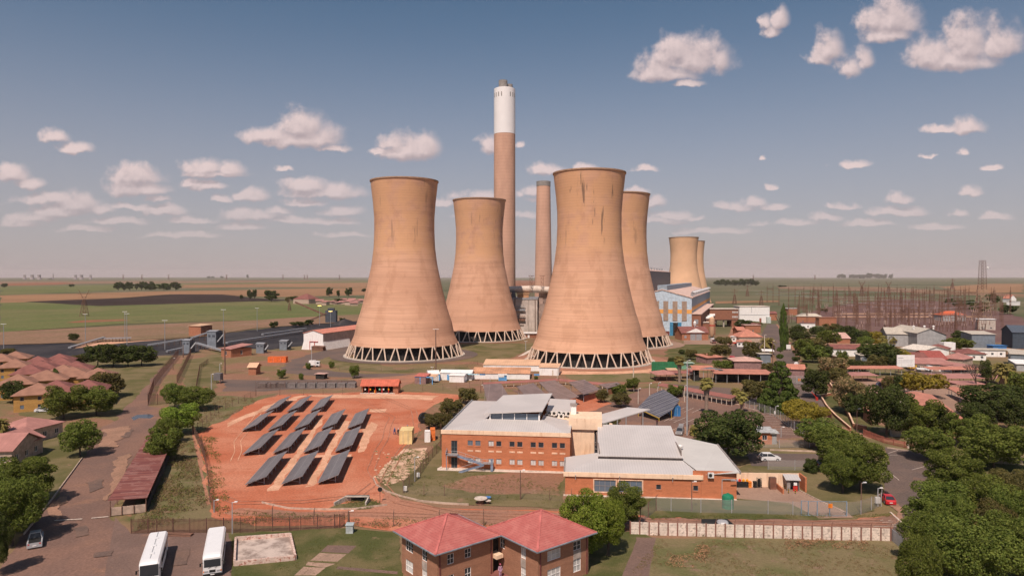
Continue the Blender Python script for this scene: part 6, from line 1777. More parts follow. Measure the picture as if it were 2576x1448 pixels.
bld((1860, 1215), (2090, 1205), 14, 2.6, 2.9, 'mono', OWALL, PROOF, "wide flat brown-pink carport right of the white office", "carport", "carport", nwin=0, k='E', open_=True, ov=.5)
bld((1950, 1080), (2195, 1085), 12, 3.0, 5.2, 'hip', WHITE, MROOF, "white cottage with a maroon roof and two dark windows", nwin=3, k='E')
bld((2040, 1045), (2390, 1050), 8, 3.4, 3.7, 'flat', WHITE, GROOF, "long white flat-roofed bungalow behind the maroon-roofed cottage", nwin=4, k='E')
bld((2400, 1050), (2576, 1050), 8, 3.2, 3.5, 'flat', BEIGEW, GROOF, "tan open-sided store right of the long white bungalow", "store_building", "store building", nwin=0, k='E', open_=True)
bld((2050, 965), (2285, 968), 12, 8.0, 9.0, 'mono', BGW, GROOF, "blue-grey box-like workshop with a tan roof edge", "workshop", "workshop", nwin=0, k='E')
bld((2265, 985), (2400, 985), 5, 2.6, 2.8, 'flat', BLUEP, BLUEP, "low blue roof in front of the blue-grey workshop", "shed", "shed", nwin=0, k='E')
bld((2460, 965), (2620, 970), 20, 9.0, 12.5, 'gable', M("navy_sheet", (0.055, 0.075, 0.10)), M("navy_roof", (0.08, 0.1, 0.13)), "dark navy shed cut by the photo's right edge", "workshop", "workshop", nwin=0, k='E')
bld((2440, 1140), (2620, 1150), 12, 5.4, 6.2, 'mono', BGW, GROOF, "grey shed with a tan roof at the right edge above the palm", "workshop", "workshop", nwin=0, k='E')
bld((2500, 1190), (2640, 1195), 8, 3.0, 4.0, 'mono', GWALL, WHITE, "white-roofed low shed right of the big date palm", "shed", "shed", nwin=0, k='E')
bld((1760, 690), (1990, 690), 14, 5.5, 9.0, 'hip', GWALL, M("orange_red_roof", (0.60, 0.13, 0.06)), "far control building with an orange-red roof in the switchyard", "control_building", "building", nwin=0, k='E')
bld((2110, 775), (2290, 780), 10, 8.0, 8.4, 'flat', CONC, WHITE, "pale concrete block at the foot of the lattice mast", "building", "building", nwin=2, k='E')
bld((2360, 500), (2430, 503), 12, 6, 12, 'gable', WHITE, SROOF, "far cream house with a roof on the slope at right", nwin=0, k='E')
bld((2400, 530), (2490, 533), 12, 6, 7, 'flat', WHITE, GROOF, "far low white building on the right slope", nwin=0, k='E')
# salmon walkways and courts on the right
bld((800, 1240), (1350, 1240), 4.5, 2.9, 3.4, 'mono', GALV, SROOF, "long salmon walkway roof at the left of the yellow-green dome tree", "covered_walkway", "walkway roof", nwin=0, k='E', open_=True)
bld((1640, 1250), (2150, 1250), 4.5, 2.9, 3.4, 'mono', GALV, SROOF, "long salmon walkway roof right of the yellow-green dome tree", "covered_walkway", "walkway roof", nwin=0, k='E', open_=True)
bld((800, 620 - 30), (1100, 590), 7, 2.4, 2.7, 'mono', OWALL, PROOF, "brown-pink low roof just below the left salmon walkway", "shelter", "shelter", nwin=0, k='7', open_=True)
bld((1730, 625), (2560, 625), 9, 2.6, 3.0, 'mono', OWALL, PROOF, "wide flat brown carport roof with a white edge below the right walkway", "carport", "carport", nwin=0, k='7', open_=True)
bld((1910, 690), (2180, 690), 6, 2.6, 2.9, 'mono', OWALL, PROOF, "small brown shelter roof tucked behind the sloping salmon one", "shelter", "shelter", nwin=0, k='7', open_=True)
def slab_roof(c4, z, label, k='7', mat=None, name="carport", wallh=None, cat="carport", walls=None):
    P = [G(*K(k, *c), z_) for c, z_ in zip(c4, z)]
    o_ = Vector((P[0].x, P[0].y, 0))
    e_ = thing(name, label, cat, o_)
    q = [(p.x - o_.x, p.y - o_.y, p.z) for p in P]
    part("roof", MB().prism([v[:2] for v in q], [v[2] - .25 for v in q], [v[2] for v in q]), mat or SROOF, e_)
    cx0, cy0 = sum(v[0] for v in q) / len(q), sum(v[1] for v in q) / len(q)
    if walls:
        pts = [(v[0] * .93 + cx0 * .07, v[1] * .93 + cy0 * .07) for v in q]
        part("wall", MB().prism(pts, 0, [v[2] - .27 for v in q]), walls, e_)
    else:
        for i in range(len(q)):
            for f_ in (0.05, .5):
                j = (i + 1) % len(q)
                x, y, z_ = [q[i][t_] * (1 - f_) + q[j][t_] * f_ for t_ in range(3)]
                x, y = x * .92 + cx0 * .08, y * .92 + cy0 * .08
                part("post", MB().beam((x, y, 0), (x, y, z_ - .25), .12), GALV, e_)
    return e_
slab_roof([(1095, 565), (1180, 610), (1300, 560), (1240, 540)], (2.8,) * 4, "small salmon shade roof over a parked car in the beige court")
slab_roof([(1795, 640), (2080, 795), (2200, 740), (1880, 632)], (2.8, 2.8, 3.4, 3.4), "long sloping salmon carport roof on thin posts at right")
slab_roof([(1270, 705), (1800, 965), (1970, 955), (1650, 715), (1480, 682)], (4.2, 4.2, 4.2, 4.4, 5.2), "big salmon roof of the brick school-like block behind the dark trees", name="office", cat="office", walls=OWALL)
slab_roof([(955, 845), (1050, 910), (1040, 725), (985, 725)], (3.6,) * 4, "narrow salmon roof strip left of the dark trees", name="office", cat="office", walls=OWALL)
# brick terrace walls
def wall_run(pts, k, h, t_, mat, label, name="garden_wall", cat="wall", cop=None):
    P = [G(*K(k, *p)) for p in pts]
    e_ = thing(name, label, cat, P[0])
    for a, b_ in zip(P[:-1], P[1:]):
        a, b_ = a - P[0], b_ - P[0]
        part("panel", MB().beam((a.x, a.y, h / 2), (b_.x, b_.y, h / 2), t_, h), mat, e_)
        if cop:
            part("coping", MB().beam((a.x, a.y, h + .04), (b_.x, b_.y, h + .04), t_ + .1, .08), cop, e_)
    return e_
wall_run([(540, 765), (590, 850), (680, 950), (830, 1080)], '7', .9, .3, OWALL, "low orange brick terrace wall sloping down on the left of the lawn", cop=SALM)
wall_run([(540, 745), (680, 715)], '7', .9, .3, OWALL, "short orange brick wall at the top of the terraced lawn", cop=SALM)
wall_run([(680, 715), (705, 790), (720, 830)], '7', 1.6, .3, OWALL, "upper orange brick terrace wall right of the top lawn", cop=SALM)
wall_run([(775, 880), (820, 960), (860, 1055), (990, 1085)], '7', 1.3, .3, OWALL, "lower stepped orange brick wall beside the small lawn", cop=SALM)
wall_run([(610, 610), (680, 710)], '7', 1.2, .3, OWALL, "orange brick wall running up behind the olive tree", cop=SALM)
wall_run([(590, 925), (640, 970)], '7', 1.5, .1, MROOF, "dark red slatted fence piece below the terrace wall", "slat_fence", "fence")
solo("memorial_pillar", MB().box(-1.6, 1.6, 0, 1.0, 0, 9.2), CONC, "tall plain grey concrete pillar among the dark trees", "pillar", G(*K('7', 1312, 1138)))
e = thing("billboard", "white billboard on posts behind the salmon walkway", "billboard", G(*K('X', 678, 640)))
part("board", MB().box(-3.7, 3.7, 0, .2, 2.6, 7.6), WHITE, e)
part("print", MB().box(-3.2, 3.0, -.03, -.005, 5.2, 5.35).box(-3.2, 2.6, -.03, -.005, 4.4, 4.5).box(-3.2, -1, -.03, -.005, 6.2, 6.4).box(.5, 3, -.03, -.005, 3.4, 3.5), STEEL, e)
for x_ in (-2.8, 2.8):
    part("post", MB().beam((x_, .3, 0), (x_, .3, 3), .25), WOODPOST, e)
# coal yard huts and far left farm
bld((2225, 1045), (2325, 1055), 12, 4.0, 5.6, 'mono', OWALL, PROOF, "red brick hut with a rusty roof at the corner of the coal yard", "hut", "hut", nwin=1, k='A', wh=(1, 3))
bld((2500, 1230), (2576, 1230), 5, 3.0, 4.6, 'gable', OWALL, TANROOF, "small hut with a pale gabled roof on the brown ground, near a yellow bin", "hut", "hut", nwin=0, k='A')
bld((1900, 840), (2020, 845), 10, 7.0, 7.6, 'mono', OWALL, TANROOF, "far brick pump house behind the coal transfer towers", "hut", "hut", nwin=0, k='A')
bld((600, 560), (685, 562), 3, 2.0, 2.4, 'flat', DARK, PKROOF, "dark kiosk with a pale roof between small trees", "kiosk", "kiosk", nwin=0, k='3')
bld((375, 515), (530, 518), 26, 7, 15, 'hip', BEIGEW, MROOF, "far farmhouse with a broad red roof behind the green field", "farmhouse", "farmhouse", nwin=0, k='B')
fh = None
for i, (x, y) in enumerate(((640, 520), (700, 530), (770, 520), (820, 525), (860, 515), (905, 520), (940, 530), (965, 512), (1000, 520), (1035, 500), (1060, 512), (880, 500), (930, 500), (985, 535))):
    p = G(*K('B', x, y))
    lab = "tiny far shack %d steps right of the red-roofed farmhouse" % (i + 1)
    lab = "tiny distant shack in the settlement beside the red-roofed farmhouse"
    if fh is None:
        fh = thing("shack", lab, "shack", p, 0.2, "distant shacks beside the farmhouse")
        part("wall", MB().box(-5, 5, -4, 4, 0, 5), BEIGEW, fh)
        part("roof", MB().roof(-6, 6, -5, 5, 5, 7, 'mono', .3), PROOF, fh)
    else:
        dup(fh, p, rnd.uniform(-1, 1), lab, "distant shacks beside the farmhouse", (rnd.uniform(.7, 1.3), 1, rnd.uniform(.6, 1.1)))
# ---------------- trees: kind, centre x, base y, top y, width, label ----------------
TREES = [
('g', 201, 1148, 1057, 94, "round-crowned green tree standing alone on the verge of the left road"),
('g', 160, 1053, 967, 100, "left half of the broad green tree pair beside the nearest yellow house"),
('g', 243, 1045, 973, 98, "right half of the broad green tree pair beside the nearest yellow house"),
('o', 268, 1000, 935, 80, "brownish rounded tree behind the broad green pair, by the lawn"),
('d', 246, 922, 865, 62, "leftmost dark tree in the row at the top of the left lawn"),
('d', 285, 924, 862, 60, "second dark tree in the row at the top of the left lawn"),
('d', 322, 921, 868, 56, "third dark tree in the row at the top of the left lawn"),
('d', 356, 920, 867, 72, "rightmost dark tree in the row at the top of the left lawn"),
('d', 33, 1012, 956, 54, "small dark tree with a bare trunk before the far left yellow house"),
('d', 90, 952, 923, 56, "low dark bush between the maroon roofs"),
('o', 194, 925, 892, 46, "brown bush beside the farthest maroon roof"),
('o', 18, 892, 876, 34, "small olive bush above the top left roof"),
('d', 222, 945, 920, 60, "dark hedge mass below the dark tree row, between roofs"),
('g', 440, 1027, 963, 58, "left bush of the green clump beside the brown fence lane"),
('g', 492, 1032, 975, 78, "wide right bush of the green clump beside the brown fence lane"),
('b', 453, 1092, 1015, 90, "brightest yellow-green leafy tree at the end of the long carport"),
('g', 425, 1115, 1048, 62, "mid green tree wedged below the brightest one by the carport"),
('g', 408, 1165, 1074, 88, "dark-based green tree overhanging the rusty carport roof"),
('g', 62, 1270, 1146, 150, "leafy tree over the cottage corner at the left edge"),
('g', 30, 1372, 1200, 130, "big tree shading the silver pickup at the lower left"),
('g', -25, 1350, 1170, 120, "tree cut off by the left edge near the pickup"),
('g', 60, 1330, 1225, 90, "lower bough-heavy tree beside the kerb at the lower left"),
('d', -10, 1448, 1290, 70, "tree at the bottom left corner with its trunk in shade"),
('b', 1470, 1405, 1232, 130, "big bright green tree right of the foreground house"),
('b', 1530, 1398, 1250, 95, "bright green bough mass leaning right of the big bright tree"),
('g', 1568, 1330, 1218, 98, "green tree behind the big bright one, by the brick hall"),
('o', 1178, 1015, 975, 46, "farthest of the brown-green trees left of the brick building"),
('o', 1135, 1048, 1001, 60, "middle brown-green tree left of the brick building"),
('o', 1090, 1078, 1038, 46, "brown-green tree beside the black drum left of the building"),
('o', 1118, 1080, 1037, 46, "brown-green tree touching the corner of the brick building"),
('d', 1833, 1158, 1029, 155, "large very dark round tree beside the parking court"),
('d', 1790, 1150, 1075, 70, "left lower bough of the large dark tree over the white roof"),
('g', 1590, 984, 950, 36, "small round bright tree behind the solar carports"),
('o', 1515, 1012, 978, 32, "thin shrub-like tree at the end of the solar carports"),
('g', 1550, 988, 966, 46, "low green shrub mass between the solar carports and parking court"),
('o', 1562, 1024, 986, 46, "sparse brownish tree in the parking court bed"),
('g', 1698, 998, 967, 42, "small flat-topped green tree before the maroon walkway"),
('o', 1540, 1080, 1045, 36, "shrub below the tilted entrance canopy"),
('g', 1516, 1085, 1055, 30, "small leafy plant under the left end of the entrance canopy"),
('c', 1962, 1033, 876, 90, "big dark conifer pyramid beside the gate road"),
('d', 2051, 1002, 925, 66, "dark blue-green tree with layered crown beside the road curve"),
('f', 2095, 952, 897, 80, "cream-flowering tree at the head of the terraced lawn"),
('o', 2110, 968, 924, 50, "dull brown tree below the upper flowering tree"),
('f', 2140, 1040, 950, 88, "large cream-flowering tree beside the terraced lawn"),
('d', 2150, 1048, 985, 50, "dark green bough at the foot of the large flowering tree"),
('y', 2025, 1078, 1006, 102, "yellow-green spreading tree right of the parking court fence", ),
('g', 2070, 1130, 1055, 110, "green tree left of the big road-side tree clump"),
('g', 2110, 1190, 1080, 120, "upper tree of the clump above the service yard lawn"),
('g', 2165, 1235, 1105, 135, "largest tree of the clump casting shade on the lawn near the red car"),
('g', 2120, 1240, 1128, 90, "lower left tree of the clump above the lawn"),
('d', 2042, 1188, 1153, 38, "small dark bush by the grey mesh fence beside the lower car park"),
('d', 2230, 1100, 965, 100, "tall dark tree left of the grey concrete pillar"),
('g', 2310, 1098, 998, 100, "green tree right of the grey concrete pillar"),
('d', 2355, 1095, 1015, 70, "smaller dark tree at the corner of the big salmon roof"),
('y', 2322, 1002, 930, 92, "yellow-green dome-shaped tree among the salmon roofs"),
('d', 2275, 990, 940, 50, "dark tree tucked left of the yellow-green dome"),
('o', 2245, 985, 945, 45, "brownish tree left of the dark one by the salmon shade roof"),
('d', 2505, 1055, 965, 150, "wide dark tree below the date palm at the right"),
('d', 2560, 1090, 990, 90, "dark tree at the right edge below the date palm"),
('g', 2430, 1120, 1038, 105, "green tree right of the lamp by the big salmon roof"),
('g', 2500, 1180, 1062, 150, "broad tree with a visible forked trunk before the pale paling fence"),
('g', 2340, 1160, 1075, 105, "tree overhanging the top of the grey road at right"),
('g', 2405, 1258, 1135, 150, "tree right of the road, casting a pointed shadow onto it"),
('g', 2370, 1350, 1215, 150, "large tree bordering the road opposite the red car"),
('g', 2470, 1345, 1200, 160, "large tree in the middle of the right-hand thicket"),
('o', 2555, 1300, 1180, 120, "olive tree at the right edge of the thicket, under the paling fence"),
('g', 2345, 1430, 1290, 130, "tree at the thicket corner nearest the white precast wall"),
('g', 2440, 1500, 1300, 190, "big tree in the thicket's bottom centre"),
('g', 2560, 1480, 1290, 170, "big tree at the bottom right corner"),
('o', 2500, 1420, 1265, 120, "olive-brown tree in the middle of the right thicket"),
('g', 2310, 1540, 1340, 90, "lowest tree at the thicket's left edge beside the dry lot"),
('g', 2565, 1002, 935, 60, "weeping green tree at the right edge behind the date palm"),
('d', 2480, 968, 905, 28, "thin dark tree beside the bare dead one"),
('t', 1970, 880, 764, 26, "very tall dark cypress beside the town road"),
('t', 1979, 872, 815, 14, "lower dark cypress shoot next to the tall one"),
('t', 139, 985, 926, 32, "tall narrow dark tree in front of the left housing cluster"),
('t', 75, 972, 946, 16, "small pair of pointed cypresses by the left yellow house"),
('d', 2005, 845, 818, 38, "dark tree nearest the cypress on the town slope"),
('d', 2012, 866, 832, 48, "dark tree below the first on the town slope"),
('o', 2042, 890, 850, 74, "grey-green spreading tree on the town slope"),
('g', 2045, 912, 866, 60, "green tree lowest on the town slope by the lawn"),
('g', 2082, 872, 830, 58, "bright green tree left of the pink-roofed brick house"),
('d', 2056, 846, 820, 38, "dark round tree behind the bright one on the slope"),
('o', 2092, 842, 812, 44, "brown tree below the small cream house"),
('d', 2132, 850, 818, 46, "dark tree behind the pink-roofed brick house"),
('d', 2160, 864, 829, 54, "very dark round tree right of the pink-roofed brick house"),
('y', 2200, 862, 829, 46, "yellow-brown tree left of the grey workshops"),
('y', 2196, 872, 848, 34, "low yellow-green bush above the maroon-roofed bungalow"),
('d', 2215, 918, 862, 100, "large dark tree right of the maroon-roofed bungalow"),
('y', 2262, 918, 873, 60, "yellow-olive tree left of the billboard"),
('o', 2210, 926, 893, 46, "grey-green round tree before the large dark one"),
('g', 2120, 918, 880, 30, "small pointed green tree before the bungalow"),
('d', 2150, 937, 903, 44, "dark tree left of the lamp post above the salmon walkway"),
('o', 2175, 934, 907, 28, "small pale tree with a short shadow right of the lamp post"),
('d', 2420, 862, 831, 42, "dark tree before the switchyard, right of the grey workshop"),
('g', 2414, 882, 850, 66, "leafy tree between the workshop and the blue-grey box building"),
('d', 2425, 778, 752, 50, "far dark tree left of the lattice mast"),
('d', 2462, 786, 760, 46, "far dark tree at the foot of the lattice mast"),
('d', 2535, 790, 766, 40, "far dark tree right of the lattice mast"),
('d', 2497, 766, 737, 26, "far brownish tree by the cream house on the slope"),
('d', 2387, 766, 750, 20, "far small tree left of the mast's clump"),
('d', 1868, 825, 803, 40, "dark trees' left crown before the white store"),
('g', 1905, 822, 808, 26, "small green tree before the right of the white store"),
('o', 1822, 870, 846, 42, "small brownish tree left of the date palm near the road"),
('o', 1812, 902, 866, 52, "olive tree above the red truck"),
('o', 1782, 910, 886, 38, "olive bush left of the olive tree above the gate"),
('o', 1800, 908, 889, 26, "pale round bush between the olive trees"),
('g', 1820, 930, 905, 50, "wide round green hedge tree behind the salmon canopy"),
('o', 1738, 904, 877, 30, "small tree on the lawn right of the cooling towers"),
('d', 1716, 890, 878, 18, "small dark crown left of the lawn tree"),
('d', 1693, 927, 899, 34, "dark tree behind the tall palm near the green screen"),
('o', 1890, 907, 858, 46, "brown-green tree left of the date palm"),
('g', 1900, 918, 898, 30, "small green shrub tree below the date palm"),
('o', 1932, 938, 911, 34, "brown round tree in front of the big conifer's top"),
('o', 1905, 1015, 955, 74, "olive tree left of the big conifer by the court fence"),
('g', 776, 929, 911, 14, "small sapling beside the white van"),
('g', 834, 925, 909, 14, "lone sapling left of the leftmost cooling tower's front"),
('g', 892, 951, 918, 26, "bushy small tree in front of the leftmost cooling tower"),
('g', 708, 951, 928, 24, "round-crowned small tree on the brown plant ground"),
('g', 758, 955, 938, 11, "tiny sapling between the round small tree and the dark kiosk"),
('d', 186, 857, 838, 22, "lone dark tree on the bank left of the coal yard"),
('d', 690, 824, 808, 22, "bush at the coal yard's far edge, left"),
('d', 750, 822, 808, 34, "bush row at the coal yard's far edge, middle"),
('d', 778, 820, 803, 22, "bush at the coal yard's far edge, right"),
('d', 862, 808, 799, 16, "bush beside the stacker near the leftmost cooling tower"),
('d', 607, 754, 740, 9, "thin dark tree left of the far trio"),
('d', 628, 756, 728, 12, "tallest of the far thin trio"),
('d', 640, 752, 727, 12, "right tree of the far thin trio"),
('d', 683, 759, 729, 34, "big far dark tree left of the red-roofed farmhouse"),
('o', 723, 763, 746, 11, "bare-looking far tree left of the farmhouse"),
('d', 742, 757, 744, 22, "bush cluster behind the farmhouse"),
('d', 852, 760, 750, 22, "bush before the distant settlement"),
('d', 829, 746, 722, 17, "tall far tree above the settlement, left"),
('d', 851, 748, 729, 8, "slim far tree between two others above the settlement"),
('d', 878, 746, 723, 18, "tall far tree above the settlement, right"),
('d', 916, 735, 725, 12, "far tree just left of the leftmost cooling tower"),
('g', 1349, 955, 945, 10, "tiny sapling in front of the rusty-roofed site building"),
('d', 11, 724, 712, 14, "far lone tree at the left edge of the plain"),
('d', 180, 722, 714, 13, "far lone tree on the left plain"),
('d', 128, 703.5, 699, 10, "tiny tree near the left horizon"),
('d', 2072, 784, 776, 22, "low far shrub line behind the switchyard"),
('d', 1968, 722, 717, 22, "dark low bush patch on the far right plain"),
('g', 2022, 895, 850, 46, "green tree at the left flank of the town slope, above the clipped bushes"),
('d', 2070, 905, 868, 50, "dark tree in the middle of the town slope above the flowering tree"),
('g', 2185, 905, 868, 44, "mid green tree just right of the maroon-roofed bungalow's end"),
('d', 2240, 925, 885, 50, "dark tree between the grey-green round tree and the yellow-olive one"),
('d', 2110, 855, 826, 34, "dark tree peeping between the brown tree and the pink-roofed house"),
('g', 2178, 880, 845, 36, "green tree behind the right end of the long maroon roof"),
('d', 2265, 1045, 985, 60, "dark tree above the tall one left of the concrete pillar"),
('g', 2280, 1085, 1020, 60, "green tree directly above the grey concrete pillar"),
('d', 2455, 1085, 1010, 80, "dark tree between the sloping carport and the green tree by the lamp"),
('g', 2545, 1160, 1070, 90, "green tree at the right edge above the pale paling fence"),
('g', 2550, 1400, 1230, 130, "green tree at the right edge in the middle of the thicket"),
('g', 2400, 1380, 1250, 120, "green tree filling the gap in the thicket opposite the precast wall's end"),
]
for T in TREES:
    tree(*T[:6], cb=0.9 if T[0] == 'y' else None, Y=None)
ORDN = ["first", "second", "third", "fourth", "fifth", "sixth", "seventh", "eighth", "ninth", "tenth", "eleventh", "twelfth"]
for i, (x, y, t_, w) in enumerate(((298, 731, 708, 20), (312, 731, 711, 17), (327, 731, 708, 20), (344, 730, 712, 10), (356, 730, 707, 14), (366, 730, 708, 10), (378, 729, 708, 22), (382, 731, 716, 26), (412, 731, 712, 32), (442, 731, 708, 22))):
    tree('d', x, y, t_, w, "%s tree from the left in the dark row on the far left plain" % ORDN[i], "dark tree row on the left plain")
for i, (x, w, t_) in enumerate(((1808, 22, 703), (1825, 22, 702), (1842, 24, 704), (1858, 20, 704), (1872, 22, 701), (1888, 22, 700), (1902, 18, 705))):
    tree('d', x, 719.5, t_, w, "%s tree from the left in the dark grove right of the far towers" % ORDN[i], "dark grove on the right plain")
for i, (x, w, t_) in enumerate(((2117, 22, 688), (2143, 15, 689), (2160, 20, 690), (2176, 20, 690), (2188, 16, 686), (2208, 20, 688), (2224, 16, 689), (2241, 10, 689))):
    tree('d', x, 702, t_, w, "%s tree from the left in the clump on the right horizon" % ORDN[i], "tree clump on the right horizon")
for i, (x, w, t_) in enumerate(((525, 8, 694), (535, 9, 694), (558, 8, 694), (623, 5, 690))):
    tree('d', x, 701.5, t_, w, "%s of four tiny trees on the left horizon" % ORDN[i], "tiny trees on the left horizon")
for i, (x, y, w) in enumerate(((2020, 927, 18), (2008, 905, 11), (1998, 888, 10), (2005, 895, 9), (2000, 908, 14))):
    tree('d', x, y, y - w * .85, w, "%s clipped round bush on the green verge, counted from the photo's bottom" % ORDN[i], "clipped bushes on the verge")
palm(1777, 1042, 938, 40, "tallest fan palm with a thick trunk at the edge of the parking court")
palm(1851, 1012, 966, 32, "left palm of the leaning pair by the court fence")
palm(1866, 1036, 974, 36, "right palm of the leaning pair by the court fence")
palm(1709, 962, 886, 30, "fan palm with a pale trunk behind the maroon walkway")
palm(2524, 985, 903, 66, "big date palm at the right edge above the dark trees", True)
palm(1930, 892, 842, 48, "date palm beside the town road left of the cypress", True)
palm(2222, 870, 840, 28, "left small palm before the grey workshops", True)
palm(2245, 870, 840, 28, "right small palm before the grey workshops", True)
palm(2, 1122, 1046, 52, "palm at the far left edge beside the cottages", True)
palm(1748, 1095, 1058, 34, "short palm beside the large dark round tree")
# bare tree
p = G(2455, 985)
e = thing("bare_tree", "bare grey branching tree among the salmon carports", "tree", p)
mb = MB()
def branch(mb, a, d, L, r, n):
    b_ = a + d * L
    mb.tube([a, b_], [r, r * .65], 5, cap=False)
    if n:
        for k in range(3):
            q = (d + Vector((rnd.uniform(-.7, .7), rnd.uniform(-.7, .7), rnd.uniform(-.1, .5)))).normalized()
            branch(mb, b_, q, L * .74, r * .62, n - 1)
branch(mb, Vector((0, 0, 0)), Vector((0, 0, 1)), 3.2, .3, 5)
part("trunk", mb, BARK, e)
# ground cover tufts on the dry verge and lots
def tufts(px, n, size, mat, k=None, name="weeds"):
    P = [G(*(K(k, *p) if k else p)) for p in px]
    xs, ys = [p.x for p in P], [p.y for p in P]
    def inside(x, y):
        c = False
        for i in range(len(P)):
            a, b_ = P[i], P[i - 1]
            if (a.y > y) != (b_.y > y) and x < (b_.x - a.x) * (y - a.y) / (b_.y - a.y) + a.x:
                c = not c
        return c
    C, Q = [], []
    while len(C) < n:
        x, y = rnd.uniform(min(xs), max(xs)), rnd.uniform(min(ys), max(ys))
        if inside(x, y):
            if mnoise.noise(Vector((x * .18, y * .18, 3))) + rnd.uniform(-.35, .35) > 0:
                q = size * rnd.uniform(.4, 1.5)
                C.append((x, y, q * .35))
                Q.append(q)
    me = leaves_mesh(name, C, Q, n * 26, size * .24, mat, 5, 0.8)
    o_ = part(name, me, None, None)
    o_['kind'] = 'stuff'
    o_['label'] = name.replace('_', ' ')
TUFT = leaf_mat("dry_tuft", (0.13, 0.10, 0.045), (0.20, 0.14, 0.075), (0.28, 0.19, 0.11))
TUFTR = leaf_mat("reddish_tuft", (0.20, 0.11, 0.06), (0.28, 0.15, 0.09), (0.33, 0.19, 0.12))
TUFTG = leaf_mat("green_tuft", (0.075, 0.085, 0.025), (0.12, 0.125, 0.035), (0.18, 0.16, 0.06))
tufts([(430, 1120), (490, 1110), (505, 1220), (535, 1300), (345, 1335), (370, 1240), (405, 1150)], 900, .42, TUFT, name="dry_weeds")
tufts([(430, 1120), (490, 1110), (505, 1220), (535, 1300), (345, 1335), (370, 1240), (405, 1150)], 260, .5, TUFTG, name="green_weeds")
tufts([(1660, 1360), (2250, 1365), (2280, 1448), (1580, 1448)], 1500, .2, TUFT, name="dry_weeds")
tufts([(1690, 1375), (1780, 1375), (1770, 1430), (1680, 1430)], 90, .4, TUFTR, name="reddish_grass_tufts")
tufts([(1980, 1360), (2180, 1365), (2180, 1385), (1980, 1380)], 60, .45, TUFTR, name="reddish_grass_tufts")
tufts([(1660, 1360), (2250, 1365), (2280, 1448), (1580, 1448)], 420, .17, TUFTG, name="green_weeds")
tufts([(990, 1245), (1415, 1275), (1415, 1200), (1110, 1190), (1060, 1200)], 500, .2, TUFTG, name="green_weeds")
tufts([(500, 1000), (640, 1000), (640, 1010), (500, 1095)], 300, .4, TUFT, name="dry_weeds")
tufts([(985, 1150), (1070, 1130), (1078, 1160), (1020, 1210), (950, 1230)], 260, .3, TUFTG, name="green_weeds")
tufts([(595, 1345), (985, 1340), (990, 1448), (590, 1448)], 700, .14, TUFTG, name="green_weeds")
tufts([(500, 1100), (545, 1100), (575, 1290), (540, 1300)], 220, .4, TUFTG, name="green_weeds")
tufts([(545, 1285), (900, 1300), (1400, 1320), (1400, 1338), (900, 1325), (560, 1318)], 420, .3, TUFTG, name="green_weeds")
tufts([(820, 1282), (850, 1266), (930, 1256), (966, 1266), (930, 1280)], 160, .3, TUFTG, name="green_weeds")
tufts([(1620, 1300), (2240, 1292), (2240, 1300), (1620, 1308)], 300, .25, TUFTG, name="green_weeds")
tufts([(1640, 1338), (2240, 1348), (2240, 1356), (1640, 1346)], 350, .3, TUFT, name="dry_weeds")
